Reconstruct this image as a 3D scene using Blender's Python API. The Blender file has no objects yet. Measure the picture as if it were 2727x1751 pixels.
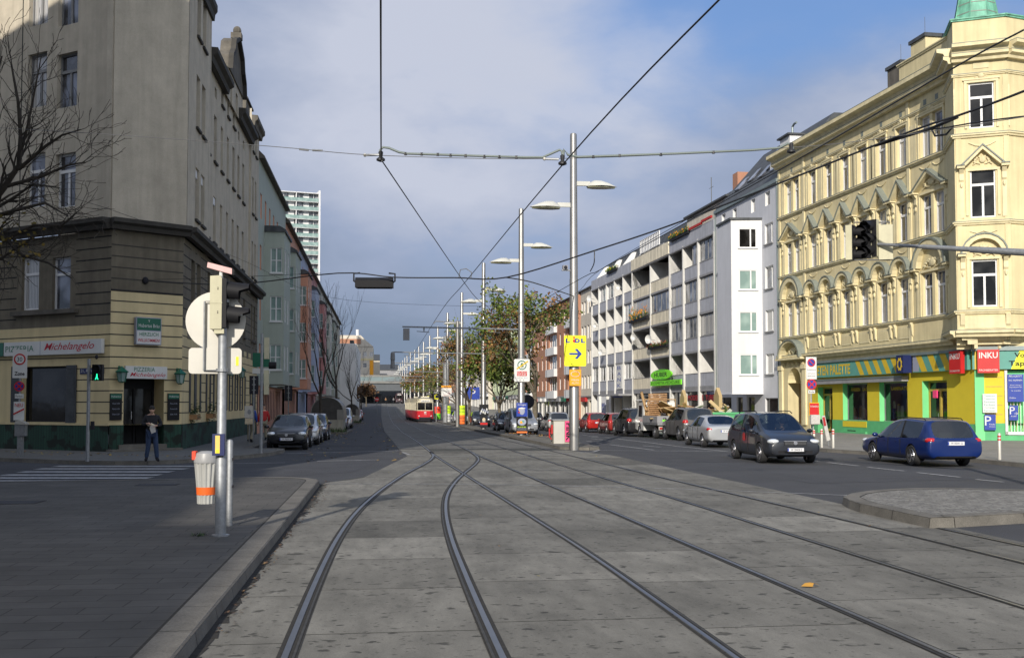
SUNE=4.8; SKYB=2.2; OCC1=27.3; OCC2=22.; OCC3=15.
import bpy, bmesh, math, random
from math import radians, sin, cos, pi, tan, hypot, atan2, sqrt, exp
from mathutils import Vector, Matrix, noise as mnoise
C = bpy.context.scene.collection
R = random.Random(7)

# ------------------------------------------------ survey: camera calibration of the photograph
F=2800.;CX=1363.5;CY=875.5;HZ=1074.;PIT=radians(2.3);YAW=radians(7.05);EYE=1.9
SH=HZ-CY-F*tan(PIT)
def ray(px,py):
    a=(px-CX)/F;b=-(py-CY-SH)/F
    y=cos(PIT)-b*sin(PIT); z=sin(PIT)+b*cos(PIT)
    return a*cos(YAW)+y*sin(YAW), -a*sin(YAW)+y*cos(YAW), z
def sm(a,b,t):
    t=max(0,min(1,(t-a)/(b-a))); return t*t*(3-2*t)
def gz(y):   # the street dips, then climbs to the viaduct
    return -0.2*sm(44,84,y)-0.2*sm(90,130,y)+2.35*sm(145,330,y)
def G(px,py,z=0):
    X,Y,Z=ray(px,py); t=(z-EYE)/Z if Z<-1e-5 else 400
    for _ in range(12): t=(z+gz(Y*t)-EYE)/Z if Z<-1e-5 else 400
    return X*t,Y*t
def at(px,py,Y0):
    X,Y,Z=ray(px,py); t=Y0/Y; return Vector((X*t,Y0,EYE+Z*t))
def atz(px,py,z):
    X,Y,Z=ray(px,py); t=(z-EYE)/Z; return Vector((X*t,Y*t,z))
def col(px,P,d):
    X,Y,Z=ray(px,HZ); det=d[0]*(-Y)-d[1]*(-X)
    return ((-P[0])*(-Y)-(-P[1])*(-X))/det
def zat(px,py,x,y):
    X,Y,Z=ray(px,py); return EYE+Z*hypot(x,y)/hypot(X,Y)

# ------------------------------------------------ materials
MATS={}
def mat(name,c,rough=.75,var=.12,scale=3.,metal=0.,bump=0.,streak=0.,spec=.4,emit=0.,fine=0.,coat=0.):
    if name in MATS: return MATS[name]
    m=bpy.data.materials.new(name); m.use_nodes=True; n=m.node_tree.nodes; l=m.node_tree.links
    b=n['Principled BSDF']; b.inputs['Roughness'].default_value=rough; b.inputs['Metallic'].default_value=metal
    b.inputs['Specular IOR Level'].default_value=spec
    if coat: b.inputs['Coat Weight'].default_value=coat; b.inputs['Coat Roughness'].default_value=.06
    tc=n.new('ShaderNodeTexCoord'); nz=n.new('ShaderNodeTexNoise'); nz.inputs['Scale'].default_value=scale; nz.inputs['Detail'].default_value=8
    nz.inputs['Roughness'].default_value=.65
    l.new(tc.outputs['Object'],nz.inputs['Vector'])
    mr=n.new('ShaderNodeMapRange'); mr.inputs[1].default_value=.3; mr.inputs[2].default_value=.7
    mr.inputs[3].default_value=1-var; mr.inputs[4].default_value=1+var; l.new(nz.outputs['Fac'],mr.inputs[0])
    last=mr.outputs[0]
    def mulf(sock,lo,hi,a=.35,bb=.65):
        nonlocal last
        q=n.new('ShaderNodeMapRange'); q.inputs[1].default_value=a;q.inputs[2].default_value=bb;q.inputs[3].default_value=lo;q.inputs[4].default_value=hi
        l.new(sock,q.inputs[0]); mu=n.new('ShaderNodeMath'); mu.operation='MULTIPLY'; l.new(last,mu.inputs[0]); l.new(q.outputs[0],mu.inputs[1]); last=mu.outputs[0]
    if streak:
        mp=n.new('ShaderNodeMapping'); mp.inputs['Scale'].default_value=(3,3,.25); l.new(tc.outputs['Object'],mp.inputs[0])
        n2=n.new('ShaderNodeTexNoise'); n2.inputs['Scale'].default_value=1.; n2.inputs['Detail'].default_value=6; l.new(mp.outputs[0],n2.inputs['Vector'])
        mulf(n2.outputs['Fac'],1-streak,1+streak*.4)
    if fine:
        n3=n.new('ShaderNodeTexNoise'); n3.inputs['Scale'].default_value=60; n3.inputs['Detail'].default_value=3; l.new(tc.outputs['Object'],n3.inputs['Vector'])
        mulf(n3.outputs['Fac'],1-fine,1+fine)
    mx=n.new('ShaderNodeVectorMath'); mx.operation='SCALE'; mx.inputs[0].default_value=c[:3]; l.new(last,mx.inputs['Scale'])
    l.new(mx.outputs[0],b.inputs['Base Color'])
    if bump:
        bp=n.new('ShaderNodeBump'); bp.inputs['Strength'].default_value=bump; bp.inputs['Distance'].default_value=.02
        n4=n.new('ShaderNodeTexNoise'); n4.inputs['Scale'].default_value=40; n4.inputs['Detail'].default_value=4; l.new(tc.outputs['Object'],n4.inputs['Vector'])
        l.new(n4.outputs['Fac'],bp.inputs['Height']); l.new(bp.outputs[0],b.inputs['Normal'])
    if emit:
        b.inputs['Emission Color'].default_value=(*c[:3],1); b.inputs['Emission Strength'].default_value=emit
    MATS[name]=m; return m
def paver_mat(name,c1,c2,mortar,sx,sz,msize,rot=0.,bump=.3,var=.18):
    m=bpy.data.materials.new(name); m.use_nodes=True; n=m.node_tree.nodes; l=m.node_tree.links
    b=n['Principled BSDF']; b.inputs['Roughness'].default_value=.85
    tc=n.new('ShaderNodeTexCoord'); mp=n.new('ShaderNodeMapping'); mp.inputs['Rotation'].default_value=(0,0,rot); l.new(tc.outputs['Object'],mp.inputs[0])
    nd=n.new('ShaderNodeTexNoise'); nd.inputs['Scale'].default_value=2.; l.new(mp.outputs[0],nd.inputs['Vector'])
    vm=n.new('ShaderNodeVectorMath'); vm.operation='SCALE'; vm.inputs['Scale'].default_value=.04; l.new(nd.outputs['Color'],vm.inputs[0])
    va=n.new('ShaderNodeVectorMath'); l.new(mp.outputs[0],va.inputs[0]); l.new(vm.outputs[0],va.inputs[1])
    br=n.new('ShaderNodeTexBrick'); br.inputs['Color1'].default_value=(*c1,1); br.inputs['Color2'].default_value=(*c2,1); br.inputs['Mortar'].default_value=(*mortar,1)
    br.inputs['Scale'].default_value=1; br.inputs['Brick Width'].default_value=sx; br.inputs['Row Height'].default_value=sz; br.inputs['Mortar Size'].default_value=msize
    br.inputs['Mortar Smooth'].default_value=.3; br.inputs['Bias'].default_value=0
    l.new(va.outputs[0],br.inputs['Vector'])
    nz=n.new('ShaderNodeTexNoise'); nz.inputs['Scale'].default_value=.8; nz.inputs['Detail'].default_value=9; nz.inputs['Roughness'].default_value=.7; l.new(tc.outputs['Object'],nz.inputs['Vector'])
    mr=n.new('ShaderNodeMapRange'); mr.inputs[1].default_value=.3; mr.inputs[2].default_value=.7; mr.inputs[3].default_value=1-var; mr.inputs[4].default_value=1+var; l.new(nz.outputs['Fac'],mr.inputs[0])
    mx=n.new('ShaderNodeVectorMath'); mx.operation='SCALE'; l.new(br.outputs['Color'],mx.inputs[0]); l.new(mr.outputs[0],mx.inputs['Scale']); l.new(mx.outputs[0],b.inputs['Base Color'])
    bp=n.new('ShaderNodeBump'); bp.inputs['Strength'].default_value=bump; bp.inputs['Distance'].default_value=.01; bp.invert=True
    l.new(br.outputs['Fac'],bp.inputs['Height']); l.new(bp.outputs[0],b.inputs['Normal'])
    return m
def cobble_mat(name,c,sc):
    m=bpy.data.materials.new(name); m.use_nodes=True; n=m.node_tree.nodes; l=m.node_tree.links
    b=n['Principled BSDF']; b.inputs['Roughness'].default_value=.85
    tc=n.new('ShaderNodeTexCoord'); v=n.new('ShaderNodeTexVoronoi'); v.inputs['Scale'].default_value=sc; v.feature='DISTANCE_TO_EDGE'; v.inputs['Randomness'].default_value=.55
    v2=n.new('ShaderNodeTexVoronoi'); v2.inputs['Scale'].default_value=sc; v2.inputs['Randomness'].default_value=.55
    l.new(tc.outputs['Object'],v.inputs['Vector']); l.new(tc.outputs['Object'],v2.inputs['Vector'])
    mr=n.new('ShaderNodeMapRange'); mr.inputs[1].default_value=0; mr.inputs[2].default_value=.12; mr.inputs[3].default_value=.35; mr.inputs[4].default_value=1; l.new(v.outputs['Distance'],mr.inputs[0])
    sp=n.new('ShaderNodeSeparateColor'); l.new(v2.outputs['Color'],sp.inputs[0])
    m2=n.new('ShaderNodeMapRange'); m2.inputs[3].default_value=.7; m2.inputs[4].default_value=1.25; l.new(sp.outputs[0],m2.inputs[0])
    mu=n.new('ShaderNodeMath'); mu.operation='MULTIPLY'; l.new(mr.outputs[0],mu.inputs[0]); l.new(m2.outputs[0],mu.inputs[1])
    mx=n.new('ShaderNodeVectorMath'); mx.operation='SCALE'; mx.inputs[0].default_value=c; l.new(mu.outputs[0],mx.inputs['Scale']); l.new(mx.outputs[0],b.inputs['Base Color'])
    bp=n.new('ShaderNodeBump'); bp.inputs['Strength'].default_value=.5; bp.inputs['Distance'].default_value=.02; l.new(mr.outputs[0],bp.inputs['Height']); l.new(bp.outputs[0],b.inputs['Normal'])
    return m
def attr_mat(name,rough=.85,wear=0.):
    """surface whose base colour is a per-face attribute times procedural grime (slabs, leaves)"""
    m=bpy.data.materials.new(name); m.use_nodes=True; n=m.node_tree.nodes; l=m.node_tree.links
    b=n['Principled BSDF']; b.inputs['Roughness'].default_value=rough; b.inputs['Specular IOR Level'].default_value=.3
    at_=n.new('ShaderNodeAttribute'); at_.attribute_name='Col'
    tc=n.new('ShaderNodeTexCoord'); s=at_.outputs['Color']
    def mul(scale,lo,hi,a,bb,det=6,vec=(1,1,1),rg=.6):
        nonlocal s
        mp=n.new('ShaderNodeMapping'); mp.inputs['Scale'].default_value=vec; l.new(tc.outputs['Object'],mp.inputs[0])
        nz=n.new('ShaderNodeTexNoise'); nz.inputs['Scale'].default_value=scale; nz.inputs['Detail'].default_value=det; nz.inputs['Roughness'].default_value=rg; l.new(mp.outputs[0],nz.inputs['Vector'])
        mr=n.new('ShaderNodeMapRange'); mr.inputs[1].default_value=a; mr.inputs[2].default_value=bb; mr.inputs[3].default_value=lo; mr.inputs[4].default_value=hi; l.new(nz.outputs['Fac'],mr.inputs[0])
        mx=n.new('ShaderNodeVectorMath'); mx.operation='SCALE'; l.new(s,mx.inputs[0]); l.new(mr.outputs[0],mx.inputs['Scale']); s=mx.outputs[0]
    if wear:
        mul(.5,1-wear,1+wear,.35,.65); mul(110,.8,1.2,.3,.7,3); mul(5,.86,1.12,.35,.65,8,(1,.25,1)); mul(1.1,.7,1.08,.3,.55,6,(1,.5,1)); mul(3.4,.4,1,.31,.36,3,(1,1.2,1),.5); mul(7,.35,1,.3,.34,2,(1,1.3,1),.4); mul(14,.6,1,.3,.34,2,(1,1,1),.4)
    else: mul(1.5,.8,1.2,.3,.7)
    l.new(s,b.inputs['Base Color']); return m
def glass_mat(name,tint,dark,curtain=0.):
    """window pane: dark room or pale curtain behind reflecting glass, varied per object"""
    m=bpy.data.materials.new(name); m.use_nodes=True; n=m.node_tree.nodes; l=m.node_tree.links
    b=n['Principled BSDF']; b.inputs['Roughness'].default_value=.06; b.inputs['Specular IOR Level'].default_value=.9 if name!='shop_glass' else .4
    oi=n.new('ShaderNodeObjectInfo'); tc=n.new('ShaderNodeTexCoord')
    nz=n.new('ShaderNodeTexNoise'); nz.inputs['Scale'].default_value=.9; nz.noise_dimensions='4D'; l.new(tc.outputs['Object'],nz.inputs['Vector'])
    mw=n.new('ShaderNodeMath'); mw.operation='MULTIPLY'; mw.inputs[1].default_value=40; l.new(oi.outputs['Random'],mw.inputs[0]); l.new(mw.outputs[0],nz.inputs['W'])
    cr=n.new('ShaderNodeValToRGB'); cr.color_ramp.elements[0].position=.45; cr.color_ramp.elements[1].position=.62
    cr.color_ramp.elements[0].color=(*dark,1); cr.color_ramp.elements[1].color=(*tint,1); l.new(nz.outputs['Fac'],cr.inputs[0])
    gt=n.new('ShaderNodeMath'); gt.operation='LESS_THAN'; gt.inputs[1].default_value=curtain; l.new(oi.outputs['Random'],gt.inputs[0])
    wv=n.new('ShaderNodeTexWave'); wv.inputs['Scale'].default_value=3.5; wv.inputs['Distortion'].default_value=1.5; l.new(tc.outputs['Object'],wv.inputs['Vector'])
    c2=n.new('ShaderNodeValToRGB'); c2.color_ramp.elements[0].color=(.22,.22,.23,1); c2.color_ramp.elements[1].color=(.5,.49,.47,1); l.new(wv.outputs['Fac'],c2.inputs[0])
    mx=n.new('ShaderNodeMix'); mx.data_type='RGBA'; l.new(gt.outputs[0],mx.inputs[0]); l.new(cr.outputs[0],mx.inputs[6]); l.new(c2.outputs[0],mx.inputs[7])
    l.new(mx.outputs[2],b.inputs['Base Color'])
    wn=n.new('ShaderNodeTexNoise'); wn.inputs['Scale'].default_value=1.2; l.new(tc.outputs['Object'],wn.inputs['Vector'])
    bp=n.new('ShaderNodeBump'); bp.inputs['Strength'].default_value=.06; bp.inputs['Distance'].default_value=.05; l.new(wn.outputs['Fac'],bp.inputs['Height']); l.new(bp.outputs[0],b.inputs['Normal'])
    return m
def clear_glass(name,tint):
    m=bpy.data.materials.new(name); m.use_nodes=True; n=m.node_tree.nodes; l=m.node_tree.links
    n.remove(n['Principled BSDF']); t=n.new('ShaderNodeBsdfTransparent'); t.inputs[0].default_value=(*tint,1)
    g=n.new('ShaderNodeBsdfGlossy'); g.inputs['Roughness'].default_value=.03; g.inputs[0].default_value=(.85,.9,.95,1)
    fr=n.new('ShaderNodeFresnel'); fr.inputs[0].default_value=1.5
    mr=n.new('ShaderNodeMapRange'); mr.inputs[3].default_value=.06; mr.inputs[4].default_value=1.; l.new(fr.outputs[0],mr.inputs[0])
    mx=n.new('ShaderNodeMixShader'); l.new(mr.outputs[0],mx.inputs[0]); l.new(t.outputs[0],mx.inputs[1]); l.new(g.outputs[0],mx.inputs[2])
    l.new(mx.outputs[0],n['Material Output'].inputs[0]); return m
def plain(name,c,rough=.6,metal=0,**k): return mat(name,c,rough,.08,2.,metal,**k)

M=dict(
 asphalt=mat('asphalt',(.05,.051,.056),.9,.2,.45,fine=.35,bump=.4), asph2=mat('asphalt_patch',(.048,.049,.055),.9,.18,.8,fine=.25,bump=.4),
 kerb=mat('kerb_stone',(.135,.125,.108),.85,.3,2.,fine=.15,bump=.3), white=mat('road_paint',(.31,.31,.31),.8,.45,5.,fine=.2),
 rail=mat('rail_steel',(.17,.18,.2),.38,.12,4,metal=.75), groove=mat('rail_groove',(.025,.023,.02),.95,.4,12), railside=mat('rail_side',(.06,.058,.055),.7,.3,6,metal=.3),
 joint=mat('slab_joint',(.05,.05,.045),.95,.3,4), soil=mat('soil',(.07,.055,.035),.95,.4,3), gravel=mat('gravel',(.13,.12,.1),.95,.3,2),
 steel=mat('brushed_steel',(.3,.295,.285),.42,.1,2,metal=.75,streak=.15), galv=mat('galvanised_steel',(.29,.3,.31),.55,.2,14,metal=.6), wire=plain('wire_black',(.02,.02,.022),.5), wiregrey=plain('wire_grey',(.12,.12,.12),.5), insul=plain('insulator_hose',(.16,.19,.18),.5),
 lampw=mat('lamp_shell',(.5,.5,.46),.5,.06,2), lampg=plain('lamp_lens',(.16,.16,.1),.2),
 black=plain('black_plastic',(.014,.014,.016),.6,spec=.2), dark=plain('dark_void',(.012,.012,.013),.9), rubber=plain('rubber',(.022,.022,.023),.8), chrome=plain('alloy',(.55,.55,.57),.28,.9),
 cream=mat('signal_cream',(.5,.47,.32),.5,.1,3,streak=.15), signw=mat('sign_white',(.62,.62,.6),.45,.06,1.5), signback=mat('sign_back',(.5,.48,.43),.4,.06,2,metal=.15), signgrey=mat('sign_grey',(.3,.32,.4),.5,.08,1),
 red=plain('paint_red',(.5,.02,.02),.4), orange=plain('orange_tape',(.75,.13,.02),.5), blue=plain('paint_blue',(.02,.05,.3),.4), green=plain('sign_green',(.01,.12,.07),.35), yel=plain('sign_yellow',(.8,.78,.02),.45),
 limeg=plain('lime_green',(.2,.72,.03),.5), pink=plain('hot_pink',(.8,.06,.2),.5), navy=plain('navy',(.012,.02,.09),.4), gold=plain('gold',(.6,.42,.03),.4),
 lemon=plain('lemon_poster',(.6,.85,.03),.6), orng=plain('orange_poster',(.85,.18,.03),.6), redp=plain('red_poster',(.85,.07,.03),.6), oranges=plain('orange_sign',(.8,.33,.01),.5),
 ink=plain('dark_ink',(.022,.022,.028),.75,spec=.2), txtgreen=plain('letter_green',(.01,.16,.07),.5), txtred=plain('letter_red',(.5,.01,.03),.5), tealm=plain('teal_paint',(.1,.3,.25),.55),
 # walls
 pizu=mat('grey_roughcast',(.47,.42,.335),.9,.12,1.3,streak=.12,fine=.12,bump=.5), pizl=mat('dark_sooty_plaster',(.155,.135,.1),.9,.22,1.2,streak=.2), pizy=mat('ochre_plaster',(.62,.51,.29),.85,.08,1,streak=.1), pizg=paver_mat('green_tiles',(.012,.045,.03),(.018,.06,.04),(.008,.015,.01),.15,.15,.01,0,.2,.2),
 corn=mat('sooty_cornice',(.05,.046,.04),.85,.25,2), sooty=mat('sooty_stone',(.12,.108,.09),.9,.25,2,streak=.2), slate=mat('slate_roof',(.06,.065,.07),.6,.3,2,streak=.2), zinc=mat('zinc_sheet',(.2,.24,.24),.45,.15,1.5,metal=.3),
 yw=mat('cream_yellow_plaster',(.64,.55,.325),.85,.09,.8,streak=.13,fine=.05), yw2=mat('cream_yellow_trim',(.68,.595,.37),.8,.1,2,streak=.14), cap=mat('lead_capping',(.2,.22,.19),.6,.12,3),
 shopy=mat('shop_yellow',(.62,.5,.03),.7,.05,2), shopg=mat('shop_green',(.18,.62,.25),.7,.05,2), shopg2=mat('shop_green_base',(.1,.4,.17),.7,.1,2), copper=mat('verdigris_copper',(.16,.42,.3),.6,.3,1.5,streak=.4),
 whitew=mat('white_render',(.66,.66,.66),.85,.04,.7,streak=.05), greyw=mat('pale_grey_render',(.52,.53,.57),.85,.05,.7,streak=.06), balg=mat('grey_panel',(.37,.38,.42),.8,.1,1.5,streak=.12), balc=mat('cream_panel',(.72,.65,.5),.85,.14,1.5,streak=.25), frame=mat('pale_concrete_frame',(.6,.59,.56),.85,.08,2,streak=.1), loggia=mat('loggia_wall',(.42,.4,.38),.85,.12,1), slab=mat('slab_grey',(.25,.25,.26),.8,.15,2),
 brown=mat('terracotta_render',(.38,.19,.12),.85,.08,1,streak=.06), paleg=mat('pale_green_render',(.5,.56,.36),.85,.07,1,streak=.06), beige=mat('beige_render',(.55,.5,.42),.85,.08,1,streak=.1),
 lgrey=mat('grey_green_render',(.37,.41,.36),.85,.05,1,streak=.06), salmon=mat('salmon_render',(.55,.29,.2),.85,.06,1,streak=.06), lilac=mat('lilac_render',(.38,.43,.55),.85,.06,1,streak=.06), pinkr=mat('old_rose_render',(.5,.25,.24),.85,.06,1,streak=.06), palel=mat('pale_stone_render',(.5,.51,.46),.85,.06,1,streak=.06),
 winw=mat('white_window_frame',(.68,.68,.68),.5,.04,2), wing=mat('grey_window_frame',(.2,.2,.2),.55,.1,2), wino=mat('ochre_door_frame',(.45,.33,.06),.5,.08,2),
 concrete=mat('concrete_wall',(.36,.34,.28),.9,.15,1.5,streak=.2), louvre=mat('steel_louvre',(.09,.085,.08),.6,.2,3,metal=.3), hood=mat('shelter_hood',(.22,.21,.19),.5,.1,2,metal=.4),
 bark=mat('bark',(.05,.042,.034),.95,.35,6), bark2=mat('plane_bark',(.13,.11,.08),.95,.4,5), bridgec=mat('viaduct_concrete',(.2,.2,.19),.9,.15,.2), bridged=mat('viaduct_girder',(.09,.1,.11),.8,.15,.2), bridgeb=mat('viaduct_parapet',(.15,.2,.21),.7,.15,.3),
 wood=mat('timber',(.36,.23,.11),.8,.25,6), wood2=mat('old_timber',(.3,.17,.08),.8,.3,6), plyw=mat('plywood',(.42,.31,.16),.75,.12,3), skin=mat('skin',(.5,.3,.21),.55,.05,3), hair=mat('hair',(.02,.015,.012),.7,.2,9), cloth=mat('dark_cloth',(.02,.02,.024),.9,.2,9), jeans=mat('jeans',(.03,.05,.1),.9,.2,9), khaki=mat('khaki_cloth',(.3,.27,.2),.9,.15,8), bluec=mat('blue_cloth',(.02,.05,.25),.9,.15,8), redc=mat('red_cloth',(.4,.03,.03),.9,.15,8), paper=mat('newsprint',(.5,.48,.44),.9,.2,12), flesh2=mat('food_wrap',(.6,.5,.35),.8,.2,12),
 headl=plain('headlamp_glass',(.75,.78,.8),.08,.3,coat=1.), taill=plain('tail_lamp',(.45,.01,.01),.15,coat=1.), plate=plain('number_plate',(.62,.62,.64),.4), seat=plain('car_seat',(.06,.06,.065),.9),
 glass_dark=glass_mat('window_glass_dark',(.10,.11,.13),(.015,.016,.02),.3), glass_sky=glass_mat('window_glass_sky',(.2,.22,.28),(.03,.032,.04),.35), glass_shop=glass_mat('shop_glass',(.03,.03,.03),(.006,.006,.006),0.), glass_green=glass_mat('tinted_glass',(.3,.4,.37),(.2,.29,.27),0.), glass_bal=glass_mat('balcony_glazing',(.3,.31,.34),(.06,.065,.075),.45),
 carglass=clear_glass('car_glass',(.34,.38,.37)), shopclear=clear_glass('shop_window_glass',(.75,.78,.76)),
 slabs=attr_mat('concrete_slabs',.85,.1), leaf=attr_mat('leaves',.65),
)
def paint(name,c,metal=.35,rough=.3): return mat('car_paint_'+name,c,rough,.03,1.,metal=metal,coat=.5)

# ------------------------------------------------ mesh builder
class MB:
    def __init__(s): s.v=[];s.f=[];s.m=[];s.mats=[];s.cols=None
    def mi(s,m):
        if isinstance(m,str): m=M[m]
        if m not in s.mats: s.mats.append(m)
        return s.mats.index(m)
    def poly(s,pts,m,c=None):
        i=len(s.v); s.v+= [tuple(p) for p in pts]; s.f.append(list(range(i,i+len(pts)))); s.m.append(s.mi(m))
        if s.cols is not None: s.cols.append(c or (.5,.5,.5))
    def mesh(s,vs,fs,m):
        i=len(s.v); k=s.mi(m); s.v+=[tuple(p) for p in vs]
        for f in fs: s.f.append([i+a for a in f]); s.m.append(k)
        if s.cols is not None: s.cols+= [(.5,.5,.5)]*len(fs)
    def box(s,x0,x1,y0,y1,z0,z1,m):
        s.mesh([(x0,y0,z0),(x1,y0,z0),(x1,y1,z0),(x0,y1,z0),(x0,y0,z1),(x1,y0,z1),(x1,y1,z1),(x0,y1,z1)],
               [(0,3,2,1),(4,5,6,7),(0,1,5,4),(1,2,6,5),(2,3,7,6),(3,0,4,7)],m)
    def prism(s,pts,a,b,m,ax='y',caps=True):
        n=len(pts)
        g={'y':lambda p,t:(p[0],t,p[1]),'x':lambda p,t:(t,p[0],p[1]),'z':lambda p,t:(p[0],p[1],t)}[ax]
        vs=[g(p,a) for p in pts]+[g(p,b) for p in pts]
        fs=[(i,(i+1)%n,n+(i+1)%n,n+i) for i in range(n)]
        if caps: fs+= [tuple(range(n-1,-1,-1)),tuple(range(n,2*n))]
        s.mesh(vs,fs,m)
    def tube(s,pts,r,m,n=8,caps=True):
        pts=[Vector(p) for p in pts]; k=len(pts)
        rs=r if isinstance(r,(list,tuple)) else [r]*k
        vs=[];prev=None
        for i,p in enumerate(pts):
            d=(pts[min(i+1,k-1)]-pts[max(i-1,0)]); d=d.normalized() if d.length>1e-9 else Vector((0,0,1))
            if prev is None: u=d.orthogonal().normalized()
            else:
                u=prev-d*prev.dot(d); u=u.normalized() if u.length>1e-6 else d.orthogonal().normalized()
            prev=u; w=d.cross(u)
            for j in range(n):
                a=2*pi*j/n; vs.append(p+(u*cos(a)+w*sin(a))*rs[i])
        fs=[(i*n+j,i*n+(j+1)%n,(i+1)*n+(j+1)%n,(i+1)*n+j) for i in range(k-1) for j in range(n)]
        if caps: fs+= [tuple(range(n-1,-1,-1)),tuple(range((k-1)*n,k*n))]
        s.mesh(vs,fs,m)
    def lathe(s,prof,m,n=16,c=(0,0,0),ax='z',caps=True):
        vs=[]
        for r,h in prof:
            for j in range(n):
                a=2*pi*j/n; x,y=r*cos(a),r*sin(a)
                p={'z':(x,y,h),'y':(x,h,y),'x':(h,x,y)}[ax]; vs.append((p[0]+c[0],p[1]+c[1],p[2]+c[2]))
        k=len(prof); fs=[(i*n+j,i*n+(j+1)%n,(i+1)*n+(j+1)%n,(i+1)*n+j) for i in range(k-1) for j in range(n)]
        if caps: fs+=[tuple(range(n)),tuple(range((k-1)*n,k*n))]
        s.mesh(vs,fs,m)
    def ell(s,c,r,m,nu=10,nv=7):
        vs=[(c[0],c[1],c[2]-r[2])];
        for i in range(1,nv):
            t=-pi/2+pi*i/nv
            for j in range(nu):
                a=2*pi*j/nu; vs.append((c[0]+r[0]*cos(t)*cos(a),c[1]+r[1]*cos(t)*sin(a),c[2]+r[2]*sin(t)))
        vs.append((c[0],c[1],c[2]+r[2])); L=len(vs)-1
        fs=[(0,1+(j+1)%nu,1+j) for j in range(nu)]
        for i in range(nv-2):
            for j in range(nu): a=1+i*nu; fs.append((a+j,a+(j+1)%nu,a+nu+(j+1)%nu,a+nu+j))
        a=1+(nv-2)*nu; fs+=[(a+j,a+(j+1)%nu,L) for j in range(nu)]
        s.mesh(vs,fs,m)
    def wall(s,x0,x1,z0,z1,y,holes,d,m,mr=None):
        """wall plane at y with rectangular openings (hx0,hx1,hz0,hz1) and reveals going in by d"""
        H=[(max(a,x0),min(b,x1),max(c,z0),min(e,z1)) for a,b,c,e in holes if b>x0 and a<x1 and e>z0 and c<z1]
        xs=sorted({x0,x1,*[h[0] for h in H],*[h[1] for h in H]}); zs=sorted({z0,z1,*[h[2] for h in H],*[h[3] for h in H]})
        for j in range(len(zs)-1):
            run=None
            for i in range(len(xs)-1):
                cx=(xs[i]+xs[i+1])/2; cz=(zs[j]+zs[j+1])/2
                inn=any(a<cx<b and c<cz<e for a,b,c,e in H)
                if not inn: run=(run[0],xs[i+1]) if run else (xs[i],xs[i+1])
                if (inn or i==len(xs)-2) and run:
                    s.poly([(run[0],y,zs[j]),(run[1],y,zs[j]),(run[1],y,zs[j+1]),(run[0],y,zs[j+1])],m); run=None
        mr=mr or m
        for a,b,c,e in H:
            if d<=0: continue
            s.poly([(a,y,c),(a,y,e),(a,y+d,e),(a,y+d,c)],mr); s.poly([(b,y,c),(b,y,e),(b,y+d,e),(b,y+d,c)],mr)
            s.poly([(a,y,e),(b,y,e),(b,y+d,e),(a,y+d,e)],mr); s.poly([(a,y,c),(b,y,c),(b,y+d,c),(a,y+d,c)],mr)
    def data(s,name='mesh',smooth=None,recalc=True):
        me=bpy.data.meshes.new(name); me.from_pydata(s.v,[],s.f)
        for m in s.mats: me.materials.append(m)
        for i,p in enumerate(me.polygons): p.material_index=s.m[i]
        if s.cols is not None:
            ca=me.color_attributes.new('Col','FLOAT_COLOR','CORNER')
            for p,c in zip(me.polygons,s.cols):
                for li in p.loop_indices: ca.data[li].color=(*c,1)
        me.validate(); 
        if recalc and s.cols is None:
            bm=bmesh.new(); bm.from_mesh(me); bmesh.ops.recalc_face_normals(bm,faces=bm.faces); bm.to_mesh(me); bm.free()
        if smooth is not None: shade(me,smooth)
        return me
    def build(s,name,parent=None,smooth=None,loc=None,rotz=0):
        if not s.f: return None
        return link(name,s.data(name,smooth),parent,loc,rotz)
def shade(me,ang):
    me.shade_smooth()
    try: me.set_sharp_from_angle(angle=radians(ang))
    except Exception: pass
def link(name,me,parent=None,loc=None,rotz=0):
    o=bpy.data.objects.new(name,me); C.objects.link(o)
    if parent: o.parent=parent
    if loc is not None: o.location=loc
    if rotz: o.rotation_euler=(0,0,rotz)
    return o
def thing(name,label,cat,loc=(0,0,0),rotz=0,group=None):
    o=bpy.data.objects.new(name,None); C.objects.link(o); o.empty_display_size=.3
    o.location=loc; o.rotation_euler=(0,0,rotz); return tag(o,label,cat,group)
def tag(o,label,cat,group=None):
    o['label']=label; o['category']=cat
    if group: o['group']=group
    return o
def struct(o): o['kind']='structure'; return o
def dup(o,parent=None,loc=None,rotz=None,label=None):
    c=o.copy(); C.objects.link(c)
    if parent: c.parent=parent
    for ch in list(o.children): dup(ch,c)
    if loc is not None: c.location=loc
    if rotz is not None: c.rotation_euler=(0,0,rotz)
    if label: c['label']=label
    return c
TX={}
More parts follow.
